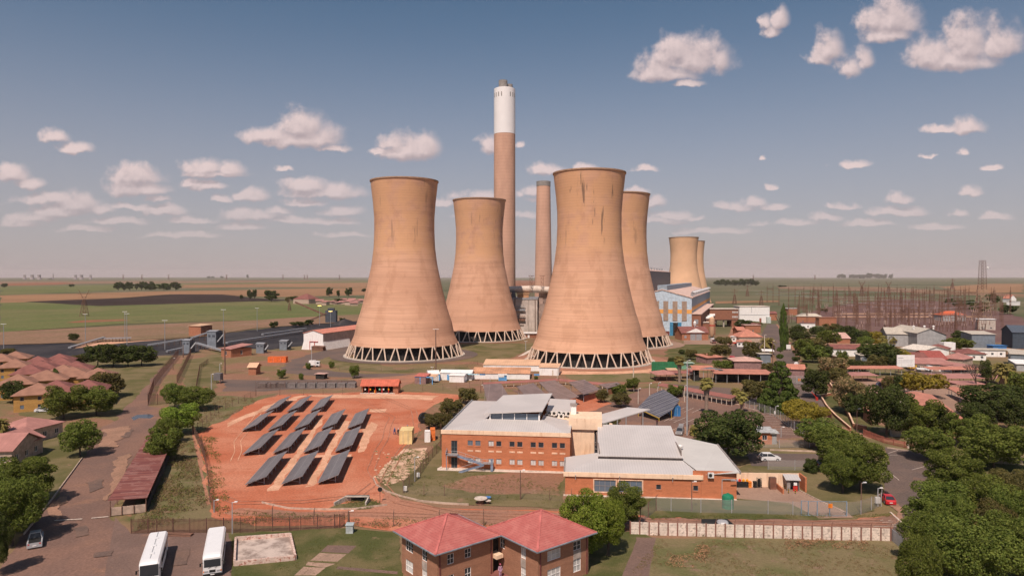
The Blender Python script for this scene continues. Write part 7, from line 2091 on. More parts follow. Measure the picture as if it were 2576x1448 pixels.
# ---------------- vehicles ----------------
def car(p, rz, col, label, kind="suv", L=4.4, name="parked_car", rough=0.25, boot=False):
    cp_ = M("car_paint_" + name + str(len(USED)), col, rough, 0.02, spec=0.6)
    e_ = thing(name, label, "car" if kind != "pickup" else "pickup", p, rz)
    w = 0.86
    hs = 1.0 if kind == "sedan" else 1.12
    if kind == "pickup":
        prof = [(-2.5, .45, .95), (-2.5, .95, .95), (-.4, 1.0, .95), (1.2, 1.02, .95), (2.35, .85, .92), (2.5, .5, .9)]
        cab = [(-.5, 1.0), (-.35, 1.72), (.75, 1.72), (1.45, 1.02)]
    elif kind == "sedan":
        prof = [(-2.2, .35, .8), (-2.25, .75, .82), (-2.1, .98, .84), (-1.2, 1.0, .86), (1.0, .95, .86), (2.0, .78, .8), (2.2, .4, .76)]
        cab = [(-1.85, .98), (-1.1, 1.42), (.2, 1.42), (1.05, .95)]
    else:
        prof = [(-2.05, .4, .84), (-2.1, .85, .86), (-2.0, 1.08, .87), (-.5, 1.1, .88), (1.05, 1.06, .88), (1.95, .88, .84), (2.1, .45, .8)]
        cab = [(-2.0, 1.05), (-1.6, 1.66), (.15, 1.68), (1.1, 1.06)]
    k = L / 4.4
    def side(pts, ws, z0=0.28):
        vs, fs = [], []
        for (x, z), w_ in zip(pts, ws):
            vs += [(x * k, -w_, z), (x * k, w_, z), (x * k, -w_, z0), (x * k, w_, z0)]
        n = len(pts)
        for i in range(n - 1):
            a, b_ = i * 4, i * 4 + 4
            fs += [(a, a + 1, b_ + 1, b_), (a, b_, b_ + 2, a + 2), (a + 1, a + 3, b_ + 3, b_ + 1), (a + 2, b_ + 2, b_ + 3, a + 3)]
        fs += [(0, 2, 3, 1), ((n - 1) * 4, (n - 1) * 4 + 1, (n - 1) * 4 + 3, (n - 1) * 4 + 2)]
        return vs, fs
    vs, fs = side([(a, b_) for a, b_, c_ in prof], [c_ for a, b_, c_ in prof])
    part("body", MB().add(vs, fs), cp_, e_)
    cw = [.80, .62, .62, .80]
    vs, fs = [], []
    for (x, z), w_ in zip(cab, cw):
        vs += [(x * k, -w_, z), (x * k, w_, z)]
    part("cabin_glass", MB().add(vs, [(0, 1, 3, 2), (4, 5, 7, 6), (0, 2, 4, 6), (1, 7, 5, 3)]), GLASS, e_)
    tx = [(cab[1][0] * k, -.64, cab[1][1] - .03), (cab[2][0] * k, .64, cab[2][1] + .03)]
    part("roof_panel", MB().box(tx[0][0] - .05, tx[1][0] + .05, -.64, .64, tx[0][2], tx[1][2]), cp_, e_)
    pil = MB()
    for s_ in (-1, 1):
        for i in (0, 2):
            a, b_ = cab[i], cab[i + 1]
            pil.beam((a[0] * k, .8 * s_ if i == 0 else .62 * s_, a[1]), (b_[0] * k, .62 * s_ if i == 0 else .8 * s_, b_[1]), .08)
        mx_ = (cab[1][0] + cab[2][0]) / 2 * k
        pil.beam((mx_, .8 * s_, 1.02), (mx_, .63 * s_, cab[1][1]), .07)
    part("pillar", pil, cp_, e_)
    for x in (-1.35, 1.35):
        for s_ in (-1, 1):
            wh_ = part("wheel", MB().tube([(x * k, s_ * .70, .33), (x * k, s_ * .90, .33)], [.33, .33], 14), BLACK, e_)
            part("rim", MB().tube([(x * k, s_ * .88, .33), (x * k, s_ * .915, .33)], [.19, .17], 10), GALV, wh_)
    xf, xr = max(a for a, b_, c_ in prof) * k, min(a for a, b_, c_ in prof) * k
    for s_ in (-1, 1):
        part("headlight", MB().box(xf - .22, xf - .02, s_ * .72 - .14, s_ * .72 + .1, .62, .78), WHITE, e_)
        part("taillight", MB().box(xr - .01, xr + .08, s_ * .7 - .1, s_ * .7 + .12, .72, .92), REDP, e_)
    part("number_plate", MB().box(xr - .04, xr - .01, -.25, .25, .5, .62), WHITE, e_)
    if boot:
        part("tailgate", MB().beam((xf - .9, 0, 1.55) if boot < 0 else (xr + .4, 0, 1.7), (xf - .2, 0, 2.1) if boot < 0 else (xr - .5, 0, 2.2), 1.2, .08), cp_, e_)
    if kind == "pickup":
        part("load_bed", MB().box(-2.42 * k, -.6 * k, -.75, .75, 1.0, 1.03), BLACK, e_)
    return e_
def gp(k, x, y):
    return G(*K(k, x, y))
car(gp('V', 375, 1280), R(-112), (0.25, 0.24, 0.24), "dark grey hatchback with its tailgate raised in the parking court", "suv", 4.2, boot=1)
car(gp('V', 622, 1270), R(58), (0.55, 0.55, 0.57), "silver saloon car parked beside the grey hatchback", "sedan", 4.5)
car(gp('7', 18, 1378), R(0), (0.8, 0.8, 0.8), "white SUV standing on the lower car park behind the mesh fence", "suv", 4.5)
car(gp('8', 1200, 705), R(78), (0.55, 0.02, 0.03), "bright red hatchback at the roadside near the gate", "sedan", 4.1)
car(gp('2', 358, 1118), R(122), (0.42, 0.43, 0.45), "silver pickup with a black load bed in the tree shade at lower left", "pickup", 4.8)
car(gp('L', 690, 1165), R(20), (0.75, 0.75, 0.78), "white car half hidden behind the nearest yellow house", "sedan", 4.2)
car(gp('7', 575, 1440 - 0), R(10), (0.08, 0.10, 0.16), "dark car under the clump of trees by the mesh fence", "sedan", 4.2)
car(gp('X', 325, 822), R(30), (0.05, 0.07, 0.14), "dark blue car under the small salmon shade roof", "sedan", 4.2)
def truck(p, rz, col, label, L=6.5, white_load=False):
    e_ = thing("truck", label, "truck", p, rz)
    cm = M("truck_paint" + str(len(USED)), col, 0.4, 0.03)
    part("cab", MB().prism([(L / 2 - 1.8, -1.1), (L / 2, -1.1), (L / 2, 1.1), (L / 2 - 1.8, 1.1)], .6, [2.7, 2.5, 2.5, 2.7]), cm, e_)
    part("windscreen", MB().box(L / 2, L / 2 + .03, -.95, .95, 1.5, 2.35), GLASS, e_)
    part("side_window", MB().box(L / 2 - 1.2, L / 2 - .3, -1.13, 1.13, 1.5, 2.3), GLASS, e_)
    part("load_body", MB().box(-L / 2, L / 2 - 1.95, -1.15, 1.15, .9, 2.9 if white_load else 1.5), WHITE if white_load else cm, e_)
    for x in (-L / 2 + 1.1, L / 2 - 1.0):
        for s_ in (-1, 1):
            part("wheel", MB().tube([(x, s_ * .85, .48), (x, s_ * 1.12, .48)], [.48, .48], 14), BLACK, e_)
    return e_
truck(gp('V', 1195, 120), R(-100), (0.50, 0.03, 0.05), "red fire truck with white bumper on the road near the hedge")
truck(gp('X', 940, 618), R(-15), (0.8, 0.8, 0.8), "white flatbed truck with its cab facing right before the verandah office", 6)
truck(gp('T', 960, 1300), R(-95), (0.25, 0.12, 0.1), "truck with a white box body beside the fire station", 7, True)
truck(gp('3', 590, 438), R(5), (0.78, 0.78, 0.78), "small white van on the brown ground before the leftmost cooling tower", 4.6, True)
truck(gp('T', 1245, 1320), R(170), (0.55, 0.05, 0.03), "low red vehicle beside the small white hut", 5)
truck(gp('X', 790, 600), R(0), (0.62, 0.35, 0.05), "yellow tractor-like vehicle behind the billboard", 4)
for i, x in enumerate((1230, 1270, 1290)):
    bin_(gp('X', x, 615), 0, YELLOWP, "%s yellow bin before the white-walled office corner" % ["left", "middle", "right"][i], 1.4)
def bus(p, rz, L, label, front2=False):
    e_ = thing("bus", label, "bus", p, rz)
    w, h = 1.22, 3.05
    bw = M("bus_white" + str(front2), (0.8, 0.8, 0.8), 0.35, 0.02, spec=0.5)
    z0 = .38
    secs = [(-L / 2, w - .06, h - .12), (-L / 2 + .25, w, h), (L / 2 - .9, w, h), (L / 2 - .25, w - .02, h - .1), (L / 2, w - .1, h - .38)]
    mb = MB()
    vs, fs = [], []
    for x, w_, h_ in secs:
        vs += [(x, -w_, z0), (x, w_, z0), (x, w_, h_ - .25), (x, w_ - .22, h_), (x, -w_ + .22, h_), (x, -w_, h_ - .25)]
    for i in range(len(secs) - 1):
        a, b_ = i * 6, i * 6 + 6
        for j in range(6):
            fs.append((a + j, a + (j + 1) % 6, b_ + (j + 1) % 6, b_ + j))
    fs += [tuple(range(6)), tuple(range(len(vs) - 6, len(vs)))]
    part("body", mb.add(vs, fs), bw, e_)
    xf = L / 2
    if front2:
        part("windscreen", MB().box(xf + .005, xf + .03, -1.02, 1.02, 1.45, 2.45), GLASS, e_)
        part("grille", MB().box(xf + .01, xf + .04, -.38, .38, .72, 1.05), BLACK, e_)
        for s_ in (-1, 1):
            part("headlight", MB().box(xf + .01, xf + .05, s_ * .75 - .25, s_ * .75 + .25, .78, .98), GALV, e_)
            part("indicator", MB().box(xf + .01, xf + .05, s_ * 1.07 - .06, s_ * 1.07 + .06, .78, .98), ORANGEP, e_)
    else:
        part("windscreen", MB().box(xf + .005, xf + .03, -1.08, 1.08, 1.15, 2.65), GLASS, e_)
        part("frame_line", MB().box(xf + .032, xf + .045, -1.0, 1.0, 1.0, 1.06), BLUEP, e_)
        for s_ in (-1, 1):
            part("headlight", MB().box(xf + .01, xf + .05, s_ * .85 - .18, s_ * .85 + .18, .6, .8), GALV, e_)
        part("roof_strip", MB().box(-L / 2 + .4, L / 2 - 1.2, -.05, .05, h + .002, h + .03), STEEL, e_)
        for x in (-L / 4, 0, L / 4):
            part("roof_hatch", MB().box(x - .3, x + .3, -.3, .3, h + .03, h + .08), bw, e_)
    part("bumper", MB().box(xf - .15, xf + .1, -1.15, 1.15, .32, .58), bw if not front2 else BLACK, e_)
    part("number_plate", MB().box(xf + .105, xf + .12, -.26, .26, .40, .52), WHITE, e_)
    n = int((L - 2) / 1.25)
    for s_ in (-1, 1):
        for i in range(n):
            x0 = -L / 2 + .7 + i * 1.25
            part("side_window", MB().box(x0, x0 + 1.12, s_ * (w + .012) - .012, s_ * (w + .012) + .012, 1.5, 2.4), GLASS, e_)
        mr = part("mirror", MB().beam((xf - .05, s_ * 1.15, 2.1), (xf + .2, s_ * 1.42, 2.1), .05).box(xf + .12, xf + .24, s_ * 1.45 - .1, s_ * 1.45 + .1, 1.7, 2.15), BLACK, e_)
        for x in (-L / 2 + 2.0, L / 2 - 1.9):
            part("wheel", MB().tube([(x, s_ * .95, .48), (x, s_ * 1.25, .48)], [.48, .48], 16), BLACK, e_)
    part("wiper", MB().beam((xf + .05, -.5, 1.3 if front2 else 1.0), (xf + .05, .1, 1.62 if front2 else 1.4), .03).beam((xf + .05, .3, 1.3 if front2 else 1.0), (xf + .05, .85, 1.62 if front2 else 1.4), .03), BLACK, e_)
    return e_
def bus_place(rear, front, z, L, label, f2):
    A, B = G(*rear, z), G(*front, z)
    d = (B - A)
    a_ = math.atan2(d.y, d.x)
    L = d.length
    return bus(((A.x + B.x) / 2, (A.y + B.y) / 2, 0), a_, L, label, f2)
bus_place((399, 1335), (375, 1412), 3.05, 10, "white bus with a grey line along its roof, left one of two", False)
bus_place((546, 1323), (534, 1394), 3.05, 9, "white bus with a small windscreen and black grille, right one of two", True)
# ---------------- people ----------------
SKIN = M("dark_skin", (0.13, 0.07, 0.045), 0.6)
def skinned(name, pts, edges, rad, mat, parent):
    me = bpy.data.meshes.new(name)
    me.from_pydata(pts, edges, [])
    me.materials.append(mat)
    o_ = bpy.data.objects.new(name, me)
    COL.objects.link(o_)
    o_.parent = parent
    sk = o_.modifiers.new("Skin", 'SKIN')
    for i, r_ in enumerate(rad):
        me.skin_vertices[0].data[i].radius = (r_, r_)
    me.skin_vertices[0].data[0].use_root = True
    sb = o_.modifiers.new("Subsurf", 'SUBSURF')
    sb.levels = sb.render_levels = 1
    return o_
def person(p, rz, top, bottom, hat, label, stride=0.1, arm=0.2, name="person"):
    e_ = thing(name, label, "person", p, rz)
    J = [(0, 0, .95), (0, 0, 1.2), (0, 0, 1.42), (0, 0, 1.52), (0, 0.01, 1.62), (0, .01, 1.72),
         (.1, 0, .9), (.11, stride, .5), (.11, stride * .6, .08), (.11, stride * .6 + .14, .04), (-.1, 0, .9), (-.11, -stride * .6, .5), (-.11, -stride, .08), (-.11, -stride + .14, .04),
         (.19, 0, 1.40), (.24, -.02, 1.14), (.23, arm, .94), (.22, arm + .06, .86), (-.19, 0, 1.40), (-.24, -.02, 1.14), (-.23, arm * .5, .93), (-.22, arm * .5 + .05, .85)]
    E = [(0, 1), (1, 2), (2, 3), (3, 4), (4, 5), (0, 6), (6, 7), (7, 8), (8, 9), (0, 10), (10, 11), (11, 12), (12, 13), (2, 14), (14, 15), (15, 16), (16, 17), (2, 18), (18, 19), (19, 20), (20, 21)]
    rd = [.13, .14, .13, .06, .10, .07, .09, .06, .045, .035, .09, .06, .045, .035, .06, .045, .035, .03, .06, .045, .035, .03]
    skinned("body", J, E, rd, SKIN, e_)
    ti = [1, 2, 14, 15, 16, 18, 19, 20, 0]
    te = [(0, 1), (1, 2), (2, 3), (3, 4), (1, 5), (5, 6), (6, 7), (8, 0)]
    skinned("jacket", [J[i] for i in ti], te, [rd[i] + .025 for i in ti], top, e_)
    bi = [0, 6, 7, 8, 10, 11, 12]
    skinned("trousers", [J[i] for i in bi], [(0, 1), (1, 2), (2, 3), (0, 4), (4, 5), (5, 6)], [rd[i] + .022 for i in bi], bottom, e_)
    part("hat" if hat is not BLACK else "hair", MB().lathe([(.115, 1.66), (.12, 1.72), (.09, 1.79), (.01, 1.82)], 12), hat, e_, True)
    fc = part("face", MB().box(-.05, -.025, .1, .115, 1.64, 1.655).box(.025, .05, .1, .115, 1.64, 1.655), WHITE, e_)
    return e_
NAVY = M("navy_overall", (0.03, 0.07, 0.22), 0.8)
BLKC = M("dark_clothes", (0.04, 0.035, 0.04), 0.8)
MARC = M("dark_maroon_clothes", (0.12, 0.035, 0.045), 0.8)
LILAC = M("lilac_dress", (0.5, 0.3, 0.42), 0.8)
person(gp('3', 1395, 1118), 2.6, NAVY, NAVY, BLUEP, "person in blue overalls walking on the red earth", .25, .2)
person(gp('3', 1432, 1126), 2.9, BLKC, BLKC, WHITE, "person in dark clothes and a white helmet beside the yellow container")
person(gp('3', 1524, 1090), 2.9, M("lime_vest", (0.35, 0.5, 0.08)), BLKC, BLUEP, "person in a lime vest behind the yellow container")
person(gp('V', 10, 1145), 2.5, MARC, BLKC, BLACK, "person in dark maroon standing in the parking court")
p = G(1259, 1447)
person((-1.55, 89.3, 0.55), 3.4, LILAC, LILAC, M("pink_scarf", (0.5, 0.12, 0.2)), "person in a lilac patterned dress in the stairwell of the foreground house")
solo("stair_flight", MB().box(-.9, .9, -.9, 1.6, 0, .55), MROOF, "reddish stair platform between the two foreground house blocks", "stair", (-1.6, 89.8, 0), AH)
# ---------------- fences ----------------
def veil(name, col, alpha):
    m = bpy.data.materials.new(name)
    m.use_nodes = True
    t = m.node_tree
    t.nodes.clear()
    d, tr, mx, o_ = nd(t, 'ShaderNodeBsdfDiffuse'), nd(t, 'ShaderNodeBsdfTransparent'), nd(t, 'ShaderNodeMixShader'), nd(t, 'ShaderNodeOutputMaterial')
    d.inputs[0].default_value = col + (1,)
    mx.inputs[0].default_value = alpha
    t.links.new(tr.outputs[0], mx.inputs[1])
    t.links.new(d.outputs[0], mx.inputs[2])
    t.links.new(mx.outputs[0], o_.inputs[0])
    return m
MESHG = veil("grey_wire_mesh", (0.42, 0.40, 0.38), 0.30)
MESHL = veil("thin_wire_mesh", (0.30, 0.24, 0.2), 0.12)
MESHB = veil("brown_wire_mesh", (0.16, 0.10, 0.08), 0.38)
def fence(pts, k, h, step, mesh, postm, label, pw=.08, crank=False, name="wire_fence", rail=None, post_name="post"):
    P = [G(*(K(k, *p) if k else p)) for p in pts]
    e_ = thing(name, label, "fence", P[0])
    mb, rb, n = MB(), MB(), 0
    for a, b_ in zip(P[:-1], P[1:]):
        a, b_ = a - P[0], b_ - P[0]
        mb.quad((a.x, a.y, .05), (b_.x, b_.y, .05), (b_.x, b_.y, h - .05), (a.x, a.y, h - .05))
        if rail:
            for z in rail:
                rb.beam((a.x, a.y, z), (b_.x, b_.y, z), .06)
        L = (b_ - a).length
        m_ = max(1, int(round(L / step)))
        for i in range(m_ + (1 if b_ + P[0] == P[-1] else 0)):
            q = a.lerp(b_, i / m_)
            if n >= 100:
                break
            pm = MB().beam((q.x, q.y, 0), (q.x, q.y, h), pw)
            if crank:
                d = (b_ - a).normalized()
                pm.beam((q.x, q.y, h), (q.x - d.y * .35, q.y + d.x * .35, h + .35), pw * .7)
            part(post_name, pm, postm, e_)
            n += 1
    if mesh:
        part("mesh_panel", mb, mesh, e_)
    if rail:
        part("rail", rb, postm, e_)
    return e_
fence([(165, 900), (585, 930), (930, 945), (1385, 950), (1845, 950), (2290, 945), (2540, 935)], '4', 2.3, 9.3, MESHL, WOODPOST, "tall thin wire fence with angled posts along the red dirt road", .13, True)
fence([(1480, 620), (1690, 640), (1895, 645), (2310, 680), (2520, 690)], '4', 1.9, 8, MESHL, WOODPOST, "low thin wire fence across the lawn before the brick building", .1, True)
fence([(90, 680), (380, 690), (600, 700)], '6', 1.9, 9, MESHL, WOODPOST, "short thin wire fence piece left of the big bright tree", .1, True)
fence([(1480, 610), (1600, 500), (1735, 300), (1855, 180), (1865, -40)], '4', 2.2, 3, MESHB, WOODPOST, "brown mesh fence climbing to the left corner of the brick building", .1, True)
fence([(1450, 795), (1600, 800), (1900, 815), (2210, 820), (2576, 828)], '6', 2.4, 5.0, MESHG, GALV, "grey wire mesh fence in front of the brick hall and green tank", .09)
fence([(0, 830), (250, 838), (335, 842)], '8', 2.4, 5.0, MESHG, GALV, "grey mesh fence section left of the blue sliding gate", .09)
fence([(795, 850), (935, 828), (1040, 790), (1140, 745), (1145, 660)], '8', 2.4, 4.0, MESHG, GALV, "grey mesh fence curving from the gate to the red car", .09)
fence([(1450, 795), (1290, 930)], '6', 2.6, 3, MESHG, WOODPOST, "short mesh fence with torn cloth beside the two bright trees", .12, True)
e = fence([(335, 842), (405, 846), (495, 848), (620, 850), (790, 850)], '8', 2.6, 3.2, MESHG, M("blue_grey_gate_frame", (0.20, 0.28, 0.36), 0.5), "blue-grey sliding mesh gate with an orange sign", .12, name="sliding_gate", rail=(.15, 2.55))
gs = gp('8', 625, 850) - gp('8', 335, 842)
part("sign", MB().box(gs.x - .35, gs.x + .35, gs.y - .1, gs.y - .06, 1.5, 2.2), ORANGEP, e)
fence([(0, 380), (270, 388), (535, 390), (600, 392)], '8', 2.2, 4.5, MESHG, GALV, "mesh fence between the lower car park and the lawn", .08)
fence([(1415, 850), (1560, 900), (1900, 1010), (2100, 1160), (2350, 1345)], 'V', 2.6, 2.6, MESHG, GALV, "mesh fence along the right side of the parking court", .09)
fence([(1480, 1500), (2440, 1500)], 'V', 2, 6, MESHG, GALV, "mesh fence behind the small gatehouse and white SUV", .08)
def palisade(pts, k, h, label, col, step=2.6):
    P = [G(*(K(k, *p) if k else p)) for p in pts]
    e_ = thing("palisade_fence", label, "fence", P[0])
    pal = MB()
    n = 0
    for a, b_ in zip(P[:-1], P[1:]):
        a, b_ = a - P[0], b_ - P[0]
        L = (b_ - a).length
        for i in range(int(L / .19)):
            q = a.lerp(b_, i * .19 / L)
            pal.beam((q.x, q.y, .05), (q.x, q.y, h), .075, .03)
        for z in (.35, h - .35):
            pal.beam((a.x, a.y, z), (b_.x, b_.y, z), .05)
        for i in range(int(L / step) + 1):
            q = a.lerp(b_, min(1, i * step / L))
            if n < 100:
                part("post", MB().beam((q.x, q.y, 0), (q.x, q.y, h + .1), .11), col, e_)
            n += 1
    part("pales", pal, col, e_)
    return e_
BRNF = M("brown_fence_steel", (0.13, 0.065, 0.05), 0.8)
palisade([(1320, 1022), (1575, 1018), (1910, 1016), (2576, 1008)], '2', 2.3, "dark palisade fence behind the two buses", BRNF)
palisade([(0, 1000), (450, 990), (840, 965), (900, 945)], '4', 2.2, "dark palisade fence piece ending at the grey cabinet", BRNF)
palisade([(960, 1125), (1160, 1205), (1410, 1262)], '7', 1.6, "rusty red palisade fence around the grey pillar's lawn", M("rust_red_fence", (0.30, 0.10, 0.07), 0.8))
palisade([(2110, 1395), (2380, 1418), (2576, 1430)], '7', 2.0, "pale wooden paling fence behind the forked tree at right", M("pale_paling", (0.42, 0.33, 0.27), 0.9))
fence([(1490, 825), (1550, 640), (1650, 505), (1795, 330)], '1', 3.4, 3.2, MESHB, BRNF, "tall brown mesh fence on the left side of the fenced lane", .12, True)
fence([(1490, 825), (1680, 808)], '1', 3.4, 2.5, MESHB, BRNF, "brown mesh fence closing the near end of the fenced lane", .12)
fence([(1780, 610), (1850, 470), (1920, 320)], '1', 3.2, 4, MESHB, BRNF, "brown mesh fence on the right side of the fenced lane", .12, True)
fence([(1975, 665), (2010, 460), (2095, 400)], '1', 2.2, 4, MESHB, BRNF, "short mesh fence beside the grassy strip", .1)
fence([(0, 730), (480, 722), (1060, 705)], '3', 2.4, 7, MESHL, WOODPOST, "thin fence along the back edge of the red earth yard", .1)
fence([(0, 655), (290, 650), (860, 640), (1060, 630)], '3', 2.4, 5, MESHB, BRNF, "dark fence with shade cloth along the ash yard", .1)
fence([(1470, 690), (1880, 670), (2280, 640)], '3', 2.4, 6, MESHL, WOODPOST, "thin fence behind the brown-green trees", .1)
fence([(840, 475), (1260, 480), (1580, 482), (2010, 470), (2230, 415)], '3', 1.8, 12, MESHL, WOODPOST, "low far fence before the cooling tower bases", .12)
fence([(1935, 1090), (1985, 1180), (2060, 1380)], '1', 2.2, 3, MESHB, WOODPOST, "brown mesh fence along the left edge of the red yard", .1)
fence([(2025, 120), (2085, 420), (2110, 700), (2150, 800)], '2', 2.2, 6, MESHB, WOODPOST, "brown mesh fence lower left of the solar arrays", .1)
fence([(1940, 1120), (2200, 900), (2576, 730)], '1', 2.2, 5, MESHL, WOODPOST, "thin fence climbing beside the solar arrays' left edge", .1)
# precast wall
P0, P1 = gp('6', 1190, 1030), gp('8', 1232, 1100)
e = thing("precast_wall", "long white precast panel wall with brown posts across the foreground", "wall", P0)
Lp = (P1 - P0).length
dp_ = (P1 - P0) / Lp
npn = 27
PREC = MS("precast_panel", (0.74, 0.63, 0.54), 2, 0.42, 0.07, 0.6, 0.9, 0, 0.12, 1.0, c2=(0.42, 0.34, 0.29))
for i in range(npn):
    a, b_ = dp_ * (Lp * i / npn), dp_ * (Lp * (i + 1) / npn)
    h = 1.98 if i % 2 == 0 else 1.72
    part("panel", MB().beam((a.x, a.y, h / 2), (b_.x, b_.y, h / 2), .08, h), PREC, e)
    if i % 2:
        tb = MB()
        for j in range(13):
            q = a.lerp(b_, (j + .5) / 13)
            tb.box(q.x - .06, q.x + .06, q.y - .04, q.y + .04, h, h + .2)
        tb.beam((a.x, a.y, h + .24), (b_.x, b_.y, h + .24), .09, .07)
        part("lattice_top", tb, PREC, e)
for i in range(npn + 1):
    a = dp_ * (Lp * i / npn)
    pm = MB().beam((a.x, a.y - .03, 0), (a.x, a.y - .03, 2.1), .2)
    if i % 2:
        pm.beam((a.x, a.y, 2.1), (a.x + .15, a.y, 2.75), .06)
    part("post", pm, M("precast_post", (0.26, 0.13, 0.10), 0.9) if "precast_post" not in bpy.data.materials else bpy.data.materials["precast_post"], e)
wall_run([(1235, 1090), (1360, 1190)], '8', 1.9, .1, STEEL, "short grey panel wall turning the corner at the end of the white wall", "precast_wall")
# ---------------- lamps, posts, masts ----------------
def lamp(base_, top, k, label, r=.09, heads=1, mat=None, name="street_lamp", lit=False, hs=1.0, post_only=False):
    p = G(*K(k, *base_)) if k else G(*base_)
    tt = K(k, *top) if k else top
    zt = zat(tt[1], p.y)
    e_ = thing(name, label, "lamp post" if not post_only else "pole", p, 0)
    part("pole", MB().tube([(0, 0, 0), (0, 0, zt)], [r * 1.3, r * .8], 8), mat or GALV, e_)
    if not post_only:
        mb = MB()
        for i in range(heads):
            a = (i - (heads - 1) / 2) * .9 * hs
            mb.beam((0, 0, zt - .05), (a if heads > 1 else .7 * hs, -.1, zt + .1), .07 * hs)
            x = a if heads > 1 else .8 * hs
            mb.box(x - .3 * hs, x + .3 * hs, -.2 * hs, .2 * hs, zt + .02, zt + .2 * hs)
        part("lamp_head", mb, LITM if lit else WHITE, e_)
    return e_
LITM, t, b, co = base("lit_sodium_lamp")
b.inputs['Emission Color'].default_value = (1, 0.62, 0.12, 1)
b.inputs['Emission Strength'].default_value = 6
for a_ in [((85, 680), (85, 385), '6', "dark lamp post on the lawn between the two brick buildings", .09, 1, WOODPOST),
 ((1808, 800), (1808, 500), '6', "slim dark lamp post in front of the brick hall's right end", .08, 1, WOODPOST),
 ((1598, 500), (1595, 255), '4', "lamp post at the brown mesh fence on the rubble", .08, 1, GALV),
 ((487, 1300), (490, 110), 'V', "very tall grey floodlight mast in the parking court", .16, 1, GALV),
 ((450, 770), (450, 505), 'V', "lamp post beside the maroon walkway in the court", .12, 1, PALECONC),
 ((35, 545), (28, 460), 'V', "lamp post at the left end of the maroon walkway", .1, 1, GALV),
 ((268, 680), (268, 590), 'V', "short lamp post before the small flat-topped tree", .1, 1, PALECONC),
 ((1270, 810), (1270, 655), '5', "lamp post behind the tilted canopy, right", .12, 1, PALECONC),
 ((1107, 815), (1107, 725), '5', "lamp post behind the tilted canopy, left", .12, 1, PALECONC),
 ((1383, 750), (1383, 605), '5', "lamp post between the canopy and the maroon walkway", .12, 1, PALECONC),
 ((1303, 1045), (1303, 870), '5', "thin dark pole beside the canopy's tallest column", .08, 1, WOODPOST),
 ((1900, 985), (1895, 835), 'V', "lamp post at the bend of the court fence", .1, 1, GALV),
 ((1985, 1335), (1985, 1170), 'V', "lamp post behind the small gatehouse", .09, 1, GALV),
 ((2330, 1340), (2330, 1165), 'V', "lamp post at the end of the court fence", .09, 1, GALV),
 ((937, 825), (937, 510), '8', "dark lamp post beside the mesh gate under the tree clump", .08, 1, WOODPOST),
 ((1105, 745), (1103, 565), '8', "grey post with a white box by the red car", .09, 1, GALV),
 ((1408, 165), (1406, 62), '8', "pale concrete marker post at the road corner", .22, 1, PALECONC),
 ((1847, 1055), (1847, 910), '7', "lamp post before the big salmon roof", .09, 1, GALV),
 ((935, 495), (935, 345), '7', "tall pale lamp post above the left salmon walkway", .18, 1, PALECONC),
 ((895, 1095), (895, 860), '7', "brown wooden pole beside the terraced lawn", .12, 1, WOODPOST),
 ((2338, 1025), (2338, 705), '2', "thin pole behind the right bus", .07, 1, GALV),
 ((2155, 810), (2148, 685), '2', "short pole at the lower left corner of the red yard", .09, 1, STEEL),
 ((932, 950), (932, 795), '4', "thick dark corner pole of the wire fence", .16, 1, WOODPOST),
 ((118, 480), (118, 110), 'Q', "tall mast beside the date palm", .2, 1, PALECONC),
 ((255, 690), (248, 210), 'Q', "tall brown mast behind the big conifer", .18, 1, WOODPOST),
 ((1222, 545), (1224, 380), '5', "lamp post at the right foot of the largest cooling tower", .16, 1, PALECONC),
 ((455, 565), (455, 445), '5', "pole before the white workshop", .1, 1, PALECONC),
 ((138, 270), (143, 180), '5', "twin lamp between the cooling towers", .14, 3, GALV),
 ((1772, 497), (1772, 440), '3', "low twin lamp behind the white site offices", .1, 2, GALV),
 ((560, 400), (565, 225), '3', "lamp post beside the white gabled shed", .14, 1, GALV),
 ((2128, 665), (2126, 510), '1', "pale post by the dark kiosk tower on the left", .14, 1, GALV),
 ((2212, 480), (2210, 405), '1', "lamp post near the grassy strip on the left", .14, 1, GALV),
 ((1742, 470), (1742, 350), '1', "thin pole inside the fenced lane", .12, 1, WOODPOST),
 ((2355, 620), (2355, 540), '3', "little pole before the rusty-roofed building", .08, 1, GALV),
 ((2262, 700), (2262, 620), '3', "dark post behind the farthest brown-green tree", .12, 1, WOODPOST),
 ((2042, 890), (2045, 825), '3', "lamp at the left roof edge of the brick building", .1, 1, GALV)]:
    lamp(*a_, hs=0.75)
for i, (x, b_, t_, lb, lit) in enumerate(((9.5, 876, 815, "high mast at the left edge of the coal yard", 0), (215, 857, 790, "high mast above the pale bank", 0), (314.5, 852, 784, "left of two close high masts behind the dark trees", 0), (319.5, 866, 789, "right of two close high masts behind the dark trees", 0),
   (415, 879, 806, "high mast left of the legged transfer house", 0), (562.5, 864, 779, "high mast behind the tallest transfer tower", 0), (831.5, 822, 783, "high mast with a glowing lamp nearest the leftmost cooling tower", 1), (804, 818, 769, "farther high mast with a glowing lamp", 1), (647, 832, 775, "thin far mast left of the lit ones", 0))):
    lamp((x, b_), (x, t_), None, lb, .17, 3, STEEL, "high_mast", bool(lit), 1.2)
lamp((1096.5, 934), (1096.5, 828), None, "tall mast with floodlights in front of the leftmost cooling tower", .22, 3, WOODPOST, "high_mast", False, 1.0)
lamp((566, 941), (566, 831), None, "tall plain brown pole before the tallest transfer tower", .25, 1, WOODPOST, "utility_pole", post_only=True)
lamp((461, 899), (461, 866), None, "brown pole at the end of the fenced lane", .2, 1, WOODPOST, "utility_pole", post_only=True)
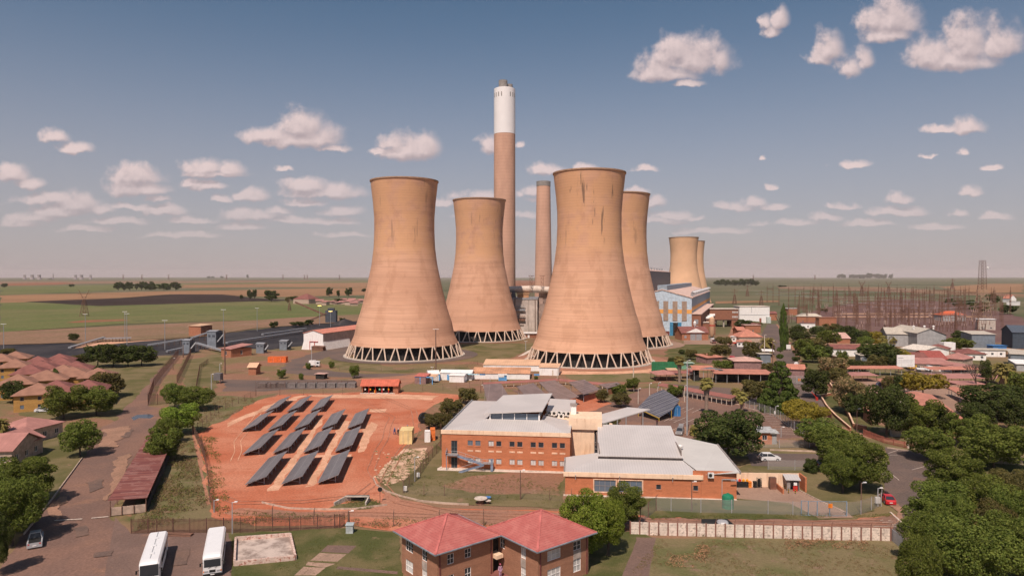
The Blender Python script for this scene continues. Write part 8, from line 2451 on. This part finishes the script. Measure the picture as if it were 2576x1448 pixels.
# concrete slab with low wall, culverts, cabinets and small things
c4 = [K('2', 2358, 1310), K('4', 395, 1285), K('4', 340, 1062), K('2', 2370, 1105)]
c4 = [(590, 1424), (743, 1409), (730, 1352), (593, 1362)]
P = [G(*c) for c in c4]
e = thing("old_slab", "old grey concrete slab enclosed by a low red and white brick wall", "slab", P[0])
Q_ = [p - P[0] for p in P]
m, t, b, co = base("stained_slab", 0.9)
t.links.new(mixc(t, smooth(t, noi(t, co, .35, 6, .65), .42, .62), (0.56, 0.46, 0.40), (0.26, 0.20, 0.17)), b.inputs['Base Color'])
part("slab", MB().prism([(q.x, q.y) for q in Q_], 0, .25), m, e)
LWM = M("flaking_red_white_brick", (0.62, 0.47, 0.40), 0.9, .15, 1.5, c2=(0.36, 0.12, 0.09), s2=2.5)
for i in range(4):
    a, b_ = Q_[i], Q_[(i + 1) % 4]
    part("low_wall", MB().beam((a.x, a.y, .38), (b_.x, b_.y, .38), .3, .8), LWM, e)
e = thing("utility_cabinet", "grey-blue utility cabinet on the lawn beside the palisade fence", "cabinet", gp('4', 945, 1018))
part("body", MB().box(-.55, .55, -.4, .4, 0, 1.35), M("pale_cabinet", (0.42, 0.46, 0.46)), e)
part("cap", MB().prism([(-.62, -.48), (.62, -.48), (.62, .48), (-.62, .48)], 1.35, [1.42, 1.42, 1.6, 1.6]), M("pale_cabinet_top", (0.36, 0.41, 0.42)), e)
e = thing("culvert", "concrete culvert headwall in the dirt mound below the arrays", "culvert", gp('4', 1010, 720))
part("headwall", MB().box(-2.0, 2.0, 1.2, 1.5, 0, 1.1).box(-2.0, 2.0, .6, 1.5, .95, 1.1), CONC, e)
part("wing_wall", MB().beam((-2.0, 1.3, .6), (-3.6, -1.2, .2), .25, .9), CONC, e)
part("wing_wall", MB().beam((2.0, 1.3, .6), (1.9, -1.2, .2), .25, .9), CONC, e)
part("opening", MB().box(-1.2, 1.2, 1.1, 1.18, 0, .8), DARK, e)
e = thing("cable_drum", "brown cable drum table with a pale top on the lawn", "cable drum", gp('4', 2262, 722))
part("top", MB().lathe([(.05, .95), (1.15, .95), (1.15, 1.05), (.05, 1.05)], 24), PALECONC, e)
part("core", MB().lathe([(.6, .1), (.6, .95)], 16), RUST, e)
part("base", MB().lathe([(.9, 0), (.9, .1), (.05, .1)], 20), RUST, e)
for lb, xy, mm_ in (("small blue-topped drum stool beside the cable drum table", (2335, 690), BLUEP), ("small cream-topped drum stool beside the cable drum table", (2335, 725), PALECONC)):
    e = thing("drum_stool", lb, "stool", gp('4', *xy))
    part("top", MB().lathe([(.05, .6), (.55, .6), (.55, .68), (.05, .68)], 18), mm_, e)
    part("core", MB().lathe([(.25, 0), (.25, .6)], 12), RUST, e)
e = thing("road_sign", "black round road sign on a pole beside the dirt road", "sign", gp('4', 1248, 705))
part("pole", MB().beam((0, 0, 0), (0, 0, 2.2), .08), WOODPOST, e)
part("plate", MB().tube([(0, -.06, 2.3), (0, -.03, 2.3)], [.42, .42], 16), BLACK, e)
for lb, k_, x, y, w_, h_ in (("white meter box on a post at the fence corner", '4', 1502, 610, .6, 1.2), ("white meter box halfway up the brown mesh fence", '4', 1632, 470, .6, 1.2), ("white box on the post by the red car", '8', 1103, 745, .8, 1.6), ("white post box at the bend of the court fence", 'V', 1888, 985, .5, 1.3)):
    e = thing("meter_box", lb, "box", gp(k_, x, y))
    part("body", MB().box(-w_ / 2, w_ / 2, -.2, .2, h_ * .35, h_), WHITE, e)
    part("post", MB().beam((0, 0, 0), (0, 0, h_ * .4), .1), STEEL, e)
e = thing("black_drum", "large black drum standing on edge beside the brown-green trees", "drum", gp('3', 1690, 1005), R(30))
part("drum", MB().tube([(0, -.5, 1.5), (0, .5, 1.5)], [1.5, 1.5], 22), BLACK, e)
part("hub", MB().tube([(0, -.55, 1.5), (0, -.5, 1.5)], [.4, .4], 12), BLUEP, e)
e = thing("scrap_pile", "stack of rusty pipes lying behind the left bus", "pipes", gp('2', 1770, 1040), R(-4))
for i in range(5):
    part("pipe", MB().tube([(-2.6, -.4 + i * .22, .12 + (i % 2) * .18), (2.6, -.4 + i * .22, .12 + (i % 2) * .18)], .11, 8), RUST, e)
e = thing("skip", "low dark skip with scrap metal behind the white precast wall", "skip", gp('6', 2055, 968))
part("body", MB().prism([(-2.6, -1), (2.6, -1), (2.1, 1), (-2.1, 1)], 0, [.9, .9, 1.15, 1.15]), BLACK, e)
part("scrap", MB().lathe([(1.0, .95), (.8, 1.2), (.2, 1.35), (.05, 1.4)], 9, cx=1), GALV, e)
mb = MB()
for i in range(60):
    x, y = rnd.uniform(1200, 1700), rnd.uniform(190, 460)
    p = gp('4', x, y)
    s_ = rnd.uniform(.15, .5)
    mb.lathe([(.02, 0), (s_, .05), (s_ * .8, s_ * .5), (.02, s_ * .6)], 6, cx=p.x, cy=p.y)
struct("rubble", mb, ROCKY, kind='stuff')
e = thing("dark_kiosk_tower", "dark cage-like kiosk on legs left of the solar yard", "kiosk", gp('1', 2197, 600))
part("body", MB().box(-1.3, 1.3, -1.3, 1.3, 1.2, 3.8), GREYSH, e)
for x in (-1.2, 1.2):
    for y in (-1.2, 1.2):
        part("leg", MB().beam((x, y, 0), (x, y, 1.25), .2), WOODPOST, e)
for i in range(10):
    x = 15 + i * 100
    e = thing("shade_net_bay", "%s grey shade-net bay from the left in the ash yard row" % ORDN[i], "net bay", gp('3', x, 650), 0, "shade-net bays in the ash yard")
    part("net", MB().box(0, 2.9, 0, 3, 0, 1.7), M("grey_net", (0.20, 0.17, 0.16)) if "grey_net" not in bpy.data.materials else bpy.data.materials["grey_net"], e)
    part("post", MB().beam((-.2, 0, 0), (-.2, 0, 2.2), .1), STEEL, e)
# road gate at the guard house
e = fence([(215, 600), (290, 610), (365, 612)], '7', 3.0, 3.2, MESHG, GALV, "grey road gate with orange signs before the mauve guard house", .12, name="road_gate", rail=(.3, 2.95))
gs = gp('7', 315, 610) - gp('7', 215, 600)
part("sign", MB().box(gs.x - .5, gs.x + .5, gs.y - .15, gs.y - .08, 1.2, 2.1), ORANGEP, e)
e = thing("round_sign", "white round sign on a short post at the lawn corner", "sign", gp('Q', 652, 668))
part("plate", MB().tube([(0, -.1, 1.9), (0, 0, 1.9)], [.95, .95], 18), WHITE, e)
part("post", MB().beam((0, .1, 0), (0, .1, 1.9), .15), STEEL, e)
e = thing("notice_board", "white square notice board beside the cypress", "notice board", gp('Q', 525, 372))
part("board", MB().box(-1.2, 1.2, 0, .1, .9, 3.2), WHITE, e)
part("post", MB().beam((0, .15, 0), (0, .15, 1.5), .2), STEEL, e)
for lb, k_, x, y, mm_, s_ in (("blue drum at the gate of the cream bungalow", 'T', 1470, 1345, BLUEP, 2.0), ("blue bin under the olive tree by the court fence", 'V', 2130, 975, BLUEP, 1.6)):
    e = thing("plastic_drum", lb, "drum", gp(k_, x, y))
    part("body", MB().lathe([(.05, 0), (.5 * s_, .05), (.52 * s_, 1.2 * s_ * .7), (.05, 1.25 * s_ * .7)], 14), mm_, e, True)
    part("lid", MB().lathe([(.54 * s_, .84 * s_), (.54 * s_, .9 * s_), (.05, .92 * s_)], 14), mm_, e)
e = thing("red_gate_arm", "red boom stand at the road curve beside the layered dark tree", "boom gate", gp('7', 490, 775))
part("post", MB().box(-.3, .3, -.3, .3, 0, 1.1), REDP, e)
part("arm", MB().beam((0, 0, 1), (-1.2, 1.2, 2.6), .16), REDP, e)
# ---------------- switchyard ----------------
def lattice(mb, x, y, h, w0, w1, n, t_=.2):
    for i in range(n):
        z0, z1 = h * i / n, h * (i + 1) / n
        a, b_ = (w0 + (w1 - w0) * i / n) / 2, (w0 + (w1 - w0) * (i + 1) / n) / 2
        C0 = [(x - a, y - a), (x + a, y - a), (x + a, y + a), (x - a, y + a)]
        C1 = [(x - b_, y - b_), (x + b_, y - b_), (x + b_, y + b_), (x - b_, y + b_)]
        for j in range(4):
            mb.beam((*C0[j], z0), (*C1[j], z1), t_)
            q = (j + 1) % 4
            mb.beam((*C0[j], z0), (*C1[q], z1), t_ * .6)
            mb.beam((*C1[j], z1), (*C1[q], z1), t_ * .6)
INSB = M('insulator_brown', (0.30, 0.18, 0.14), 0.5)
def gantry_proto(h, span, name, cat):
    e_ = thing(name, "rusty lattice gantry prototype", cat, (0, 0, 0), 0, "rusty gantries of the switchyard")
    for x in (0, span):
        mb = MB()
        lattice(mb, x, 0, h * 1.15, 1.3, .6, 6, .12)
        mb.beam((x, 0, h * 1.15), (x, 0, h * 1.15 + 4), .2)
        part("column", mb, RUST, e_)
    mb = MB()
    for z in (h - 1.2, h):
        for y in (-.5, .5):
            mb.beam((0, y, z), (span, y, z), .12)
    n = int(span / 2)
    for i in range(n):
        for y in (-.5, .5):
            mb.beam((span * i / n, y, h - 1.2), (span * (i + 1) / n, y, h), .11)
    part("beam", mb, RUST, e_)
    for i in range(1, 4):
        part("insulator", MB().beam((span * i / 4, 0, h - 1.2), (span * i / 4, 0, h - 3.4), .28), INSB, e_)
    return e_
gpro = {}
cnt = 0
YARDROWS = [(812, 1985, 2110, 36, 14, 17), (838, 2130, 2420, 44, 13, 18), (822, 2150, 2480, 40, 17, 20), (806, 2040, 2500, 42, 19, 20), (792, 2010, 2520, 38, 20, 22), (780, 2060, 2540, 36, 20, 22), (770, 1960, 2480, 40, 21, 24), (760, 1940, 2400, 44, 21, 26)]
RN = ["row beside the cypress", "nearest row", "second row", "third row", "fourth row", "fifth row", "sixth row", "farthest row"]
for ri, (y, x0, x1, step, h, span) in enumerate(YARDROWS):
    i = 0
    x = x0
    while x < x1:
        key = (h, span)
        p = G(x + rnd.uniform(-5, 5), y + rnd.uniform(-2, 2))
        lab = "rusty steel switchyard gantry, number %d from the left in the %s" % (i + 1, RN[ri])
        rz = rnd.choice((0.12, 0.12, 1.55))
        hh = rnd.uniform(.85, 1.12)
        if key not in gpro:
            gpro[key] = gantry_proto(h, span, "gantry", "gantry")
            r_ = gpro[key]
            r_.location = p
            r_.rotation_euler = (0, 0, rz)
            r_['label'] = lab
        else:
            r_ = dup(gpro[key], p, rz, lab)
        r_.scale = (1, 1, hh)
        i += 1
        x += step * rnd.uniform(.95, 1.4)
spro = None
INSM = M('pale_insulator', (0.40, 0.28, 0.24), 0.5)
for i in range(110):
    x, y = rnd.uniform(1990, 2500), rnd.uniform(772, 842)
    if x < 2130 and y > 812:
        continue
    p = G(x, y)
    lab = "slim rusty equipment post with pale insulators in the switchyard"
    if spro is None:
        spro = thing("equipment_post", lab, "equipment post", p, 0, "slim equipment posts of the switchyard")
        mb = MB().beam((0, 0, 0), (0, 0, 4.2), .3).beam((3, 0, 0), (3, 0, 4.2), .3).beam((-1, 0, 4.2), (4, 0, 4.2), .25)
        part("stand", mb, RUST, spro)
        for q in (-.5, 1.5, 3.5):
            part("insulator", MB().beam((q, 0, 4.2), (q, 0, 6.6), .38), INSM, spro)
    else:
        dup(spro, p, rnd.uniform(0, 3.1), lab, "slim equipment posts of the switchyard", (1, 1, rnd.uniform(.8, 1.5)))
for i, (y, x0, x1) in enumerate(((796, 2100, 2400), (804, 2100, 2480))):
    a, b_ = G(x0, y), G(x1, y)
    solo("busbar_pipe", MB().beam((0, 0, 3.0), (b_.x - a.x, b_.y - a.y, 3.0), .7), TANROOF, "long %s horizontal yellow-cream busbar across the switchyard" % ("upper", "lower")[i], "busbar", a)
e = thing("lattice_mast", "tall lattice communications mast with a white dish at the right", "mast", G(2470, 805))
hM = zat(655, e.location.y)
mb = MB()
lattice(mb, 0, 0, hM * .52, 11.5, 5.0, 8, .28)
part("lower_section", mb, M("pale_lattice", (0.42, 0.30, 0.20), 0.8), e)
mb = MB()
lattice(mb, 0, 0, hM * .48, 5.0, 3.6, 10, .22)
mb.shift(0, 0, hM * .52)
part("upper_section", mb, RUST, e)
part("dish", MB().tube([(4.2, -1, hM - 7), (4.6, -1.6, hM - 7)], [1.3, 1.1], 14), WHITE, e)
def pylon(x, by, ty, label, kind=0):
    p = G(x, by)
    h = zat(ty, p.y)
    e_ = thing("pylon", label, "pylon", p)
    mb = MB()
    t_ = max(.25, p.y * .00045)
    lattice(mb, 0, 0, h * .62, h * .22, h * .07, 4, t_)
    part("tower", mb, RUST, e_)
    ar = MB()
    q = h * .2
    if kind == 0:
        ar.beam((0, 0, h * .6), (-q, 0, h), t_).beam((0, 0, h * .6), (q, 0, h), t_).beam((-q * 1.2, 0, h * .85), (q * 1.2, 0, h * .85), t_).beam((-q * .5, 0, h * .72), (q * .5, 0, h * .72), t_)
    else:
        ar.beam((0, 0, h * .6), (0, 0, h), t_).beam((-q, 0, h * .78), (q, 0, h * .78), t_).beam((-q * .8, 0, h * .9), (q * .8, 0, h * .9), t_)
    part("arm", ar, RUST, e_)
pylon(212, 796, 728, "rusty lattice pylon on the green field left of the coal yard")
pylon(728, 782, 752, "faint pylon before the red-roofed farmhouse", 1)
pylon(2168, 745, 706, "Y-shaped pylon behind the switchyard", 0)
pylon(2235, 742, 707, "second Y-shaped pylon behind the switchyard", 0)
pylon(1880, 745, 716, "far pylon right of the dark grove", 1)
pylon(2396, 727, 700, "far pylon on the right rise near the mast", 1)
pylon(1848, 765, 726, "pylon pair's left one before the dark grove", 1)
pylon(1915, 768, 730, "pylon right of the pair near the white store", 1)
for i, x in enumerate((310, 357, 424, 570, 712, 766, 773, 854, 1895, 2050)):
    pylon(x, 703, 690 if i < 5 else 691, "tiny %s pylon on the horizon, counted from the left" % ORDN[i], 1)
for i, (x0, y0, x1, y1, z_) in enumerate(((1860, 768, 2300, 772, 22), (1900, 780, 2350, 784, 20), (2000, 790, 2420, 796, 20), (2060, 800, 2480, 806, 18), (2110, 812, 2500, 818, 17), (1980, 760, 2400, 764, 24), (2168, 745, 2300, 780, 30), (2235, 742, 2380, 790, 30))):
    a, b_ = G(x0, y0), G(x1, y1)
    pts = [((b_.x - a.x) * k / 16, (b_.y - a.y) * k / 16, z_ - 14 * (k / 16) * (1 - k / 16)) for k in range(17)]
    solo("power_line", MB().tube(pts, .09, 4), STEEL, "thin sagging conductor over the switchyard, %s of the eight counted from the far left" % ORDN[i], "power line", a)
# tiny far power station on the left horizon
for i, (x, w) in enumerate(((62, 7), (81, 9), (99, 9), (190, 7), (205, 9), (228, 6))):
    Yd = 9500
    X = wide(x - 1288, Yd)
    k_ = wide(w, Yd) / 2
    e = thing("far_cooling_tower", "hazy tiny cooling tower on the left horizon, %s from the left" % ORDN[i], "cooling tower", (X, Yd, 8), 0, "hazy far cooling towers on the left horizon")
    part("shell", MB().lathe([(k_ * 1.25, 0), (k_ * .8, 30), (k_ * .75, 44), (k_ * .95, 62)], 16), TMH, e, True)
    part("rim", MB().lathe([(k_ * .95, 62), (k_ * .97, 64), (k_ * .7, 64)], 16), TMH, e)
X = wide(134 - 1288, 9500)
solo("far_chimney", MB().lathe([(9, 0), (6, 78), (.1, 78)], 10), TMH, "hazy thin chimney among the tiny far cooling towers", "chimney", (X, 9500, 8))
# ---------------- haze ----------------
hz = MB().box(-20500, 20500, -20500, 20500, -2, 235)
m = bpy.data.materials.new("haze")
m.use_nodes = True
m.node_tree.nodes.clear()
pv = nd(m.node_tree, 'ShaderNodeVolumePrincipled')
pv.inputs['Color'].default_value = (0.98, 0.86, 0.83, 1)
pv.inputs['Density'].default_value = HAZE_D
pv.inputs['Anisotropy'].default_value = -0.2
oo = nd(m.node_tree, 'ShaderNodeOutputMaterial')
m.node_tree.links.new(pv.outputs[0], oo.inputs['Volume'])
struct("haze", hz, m, kind='stuff')
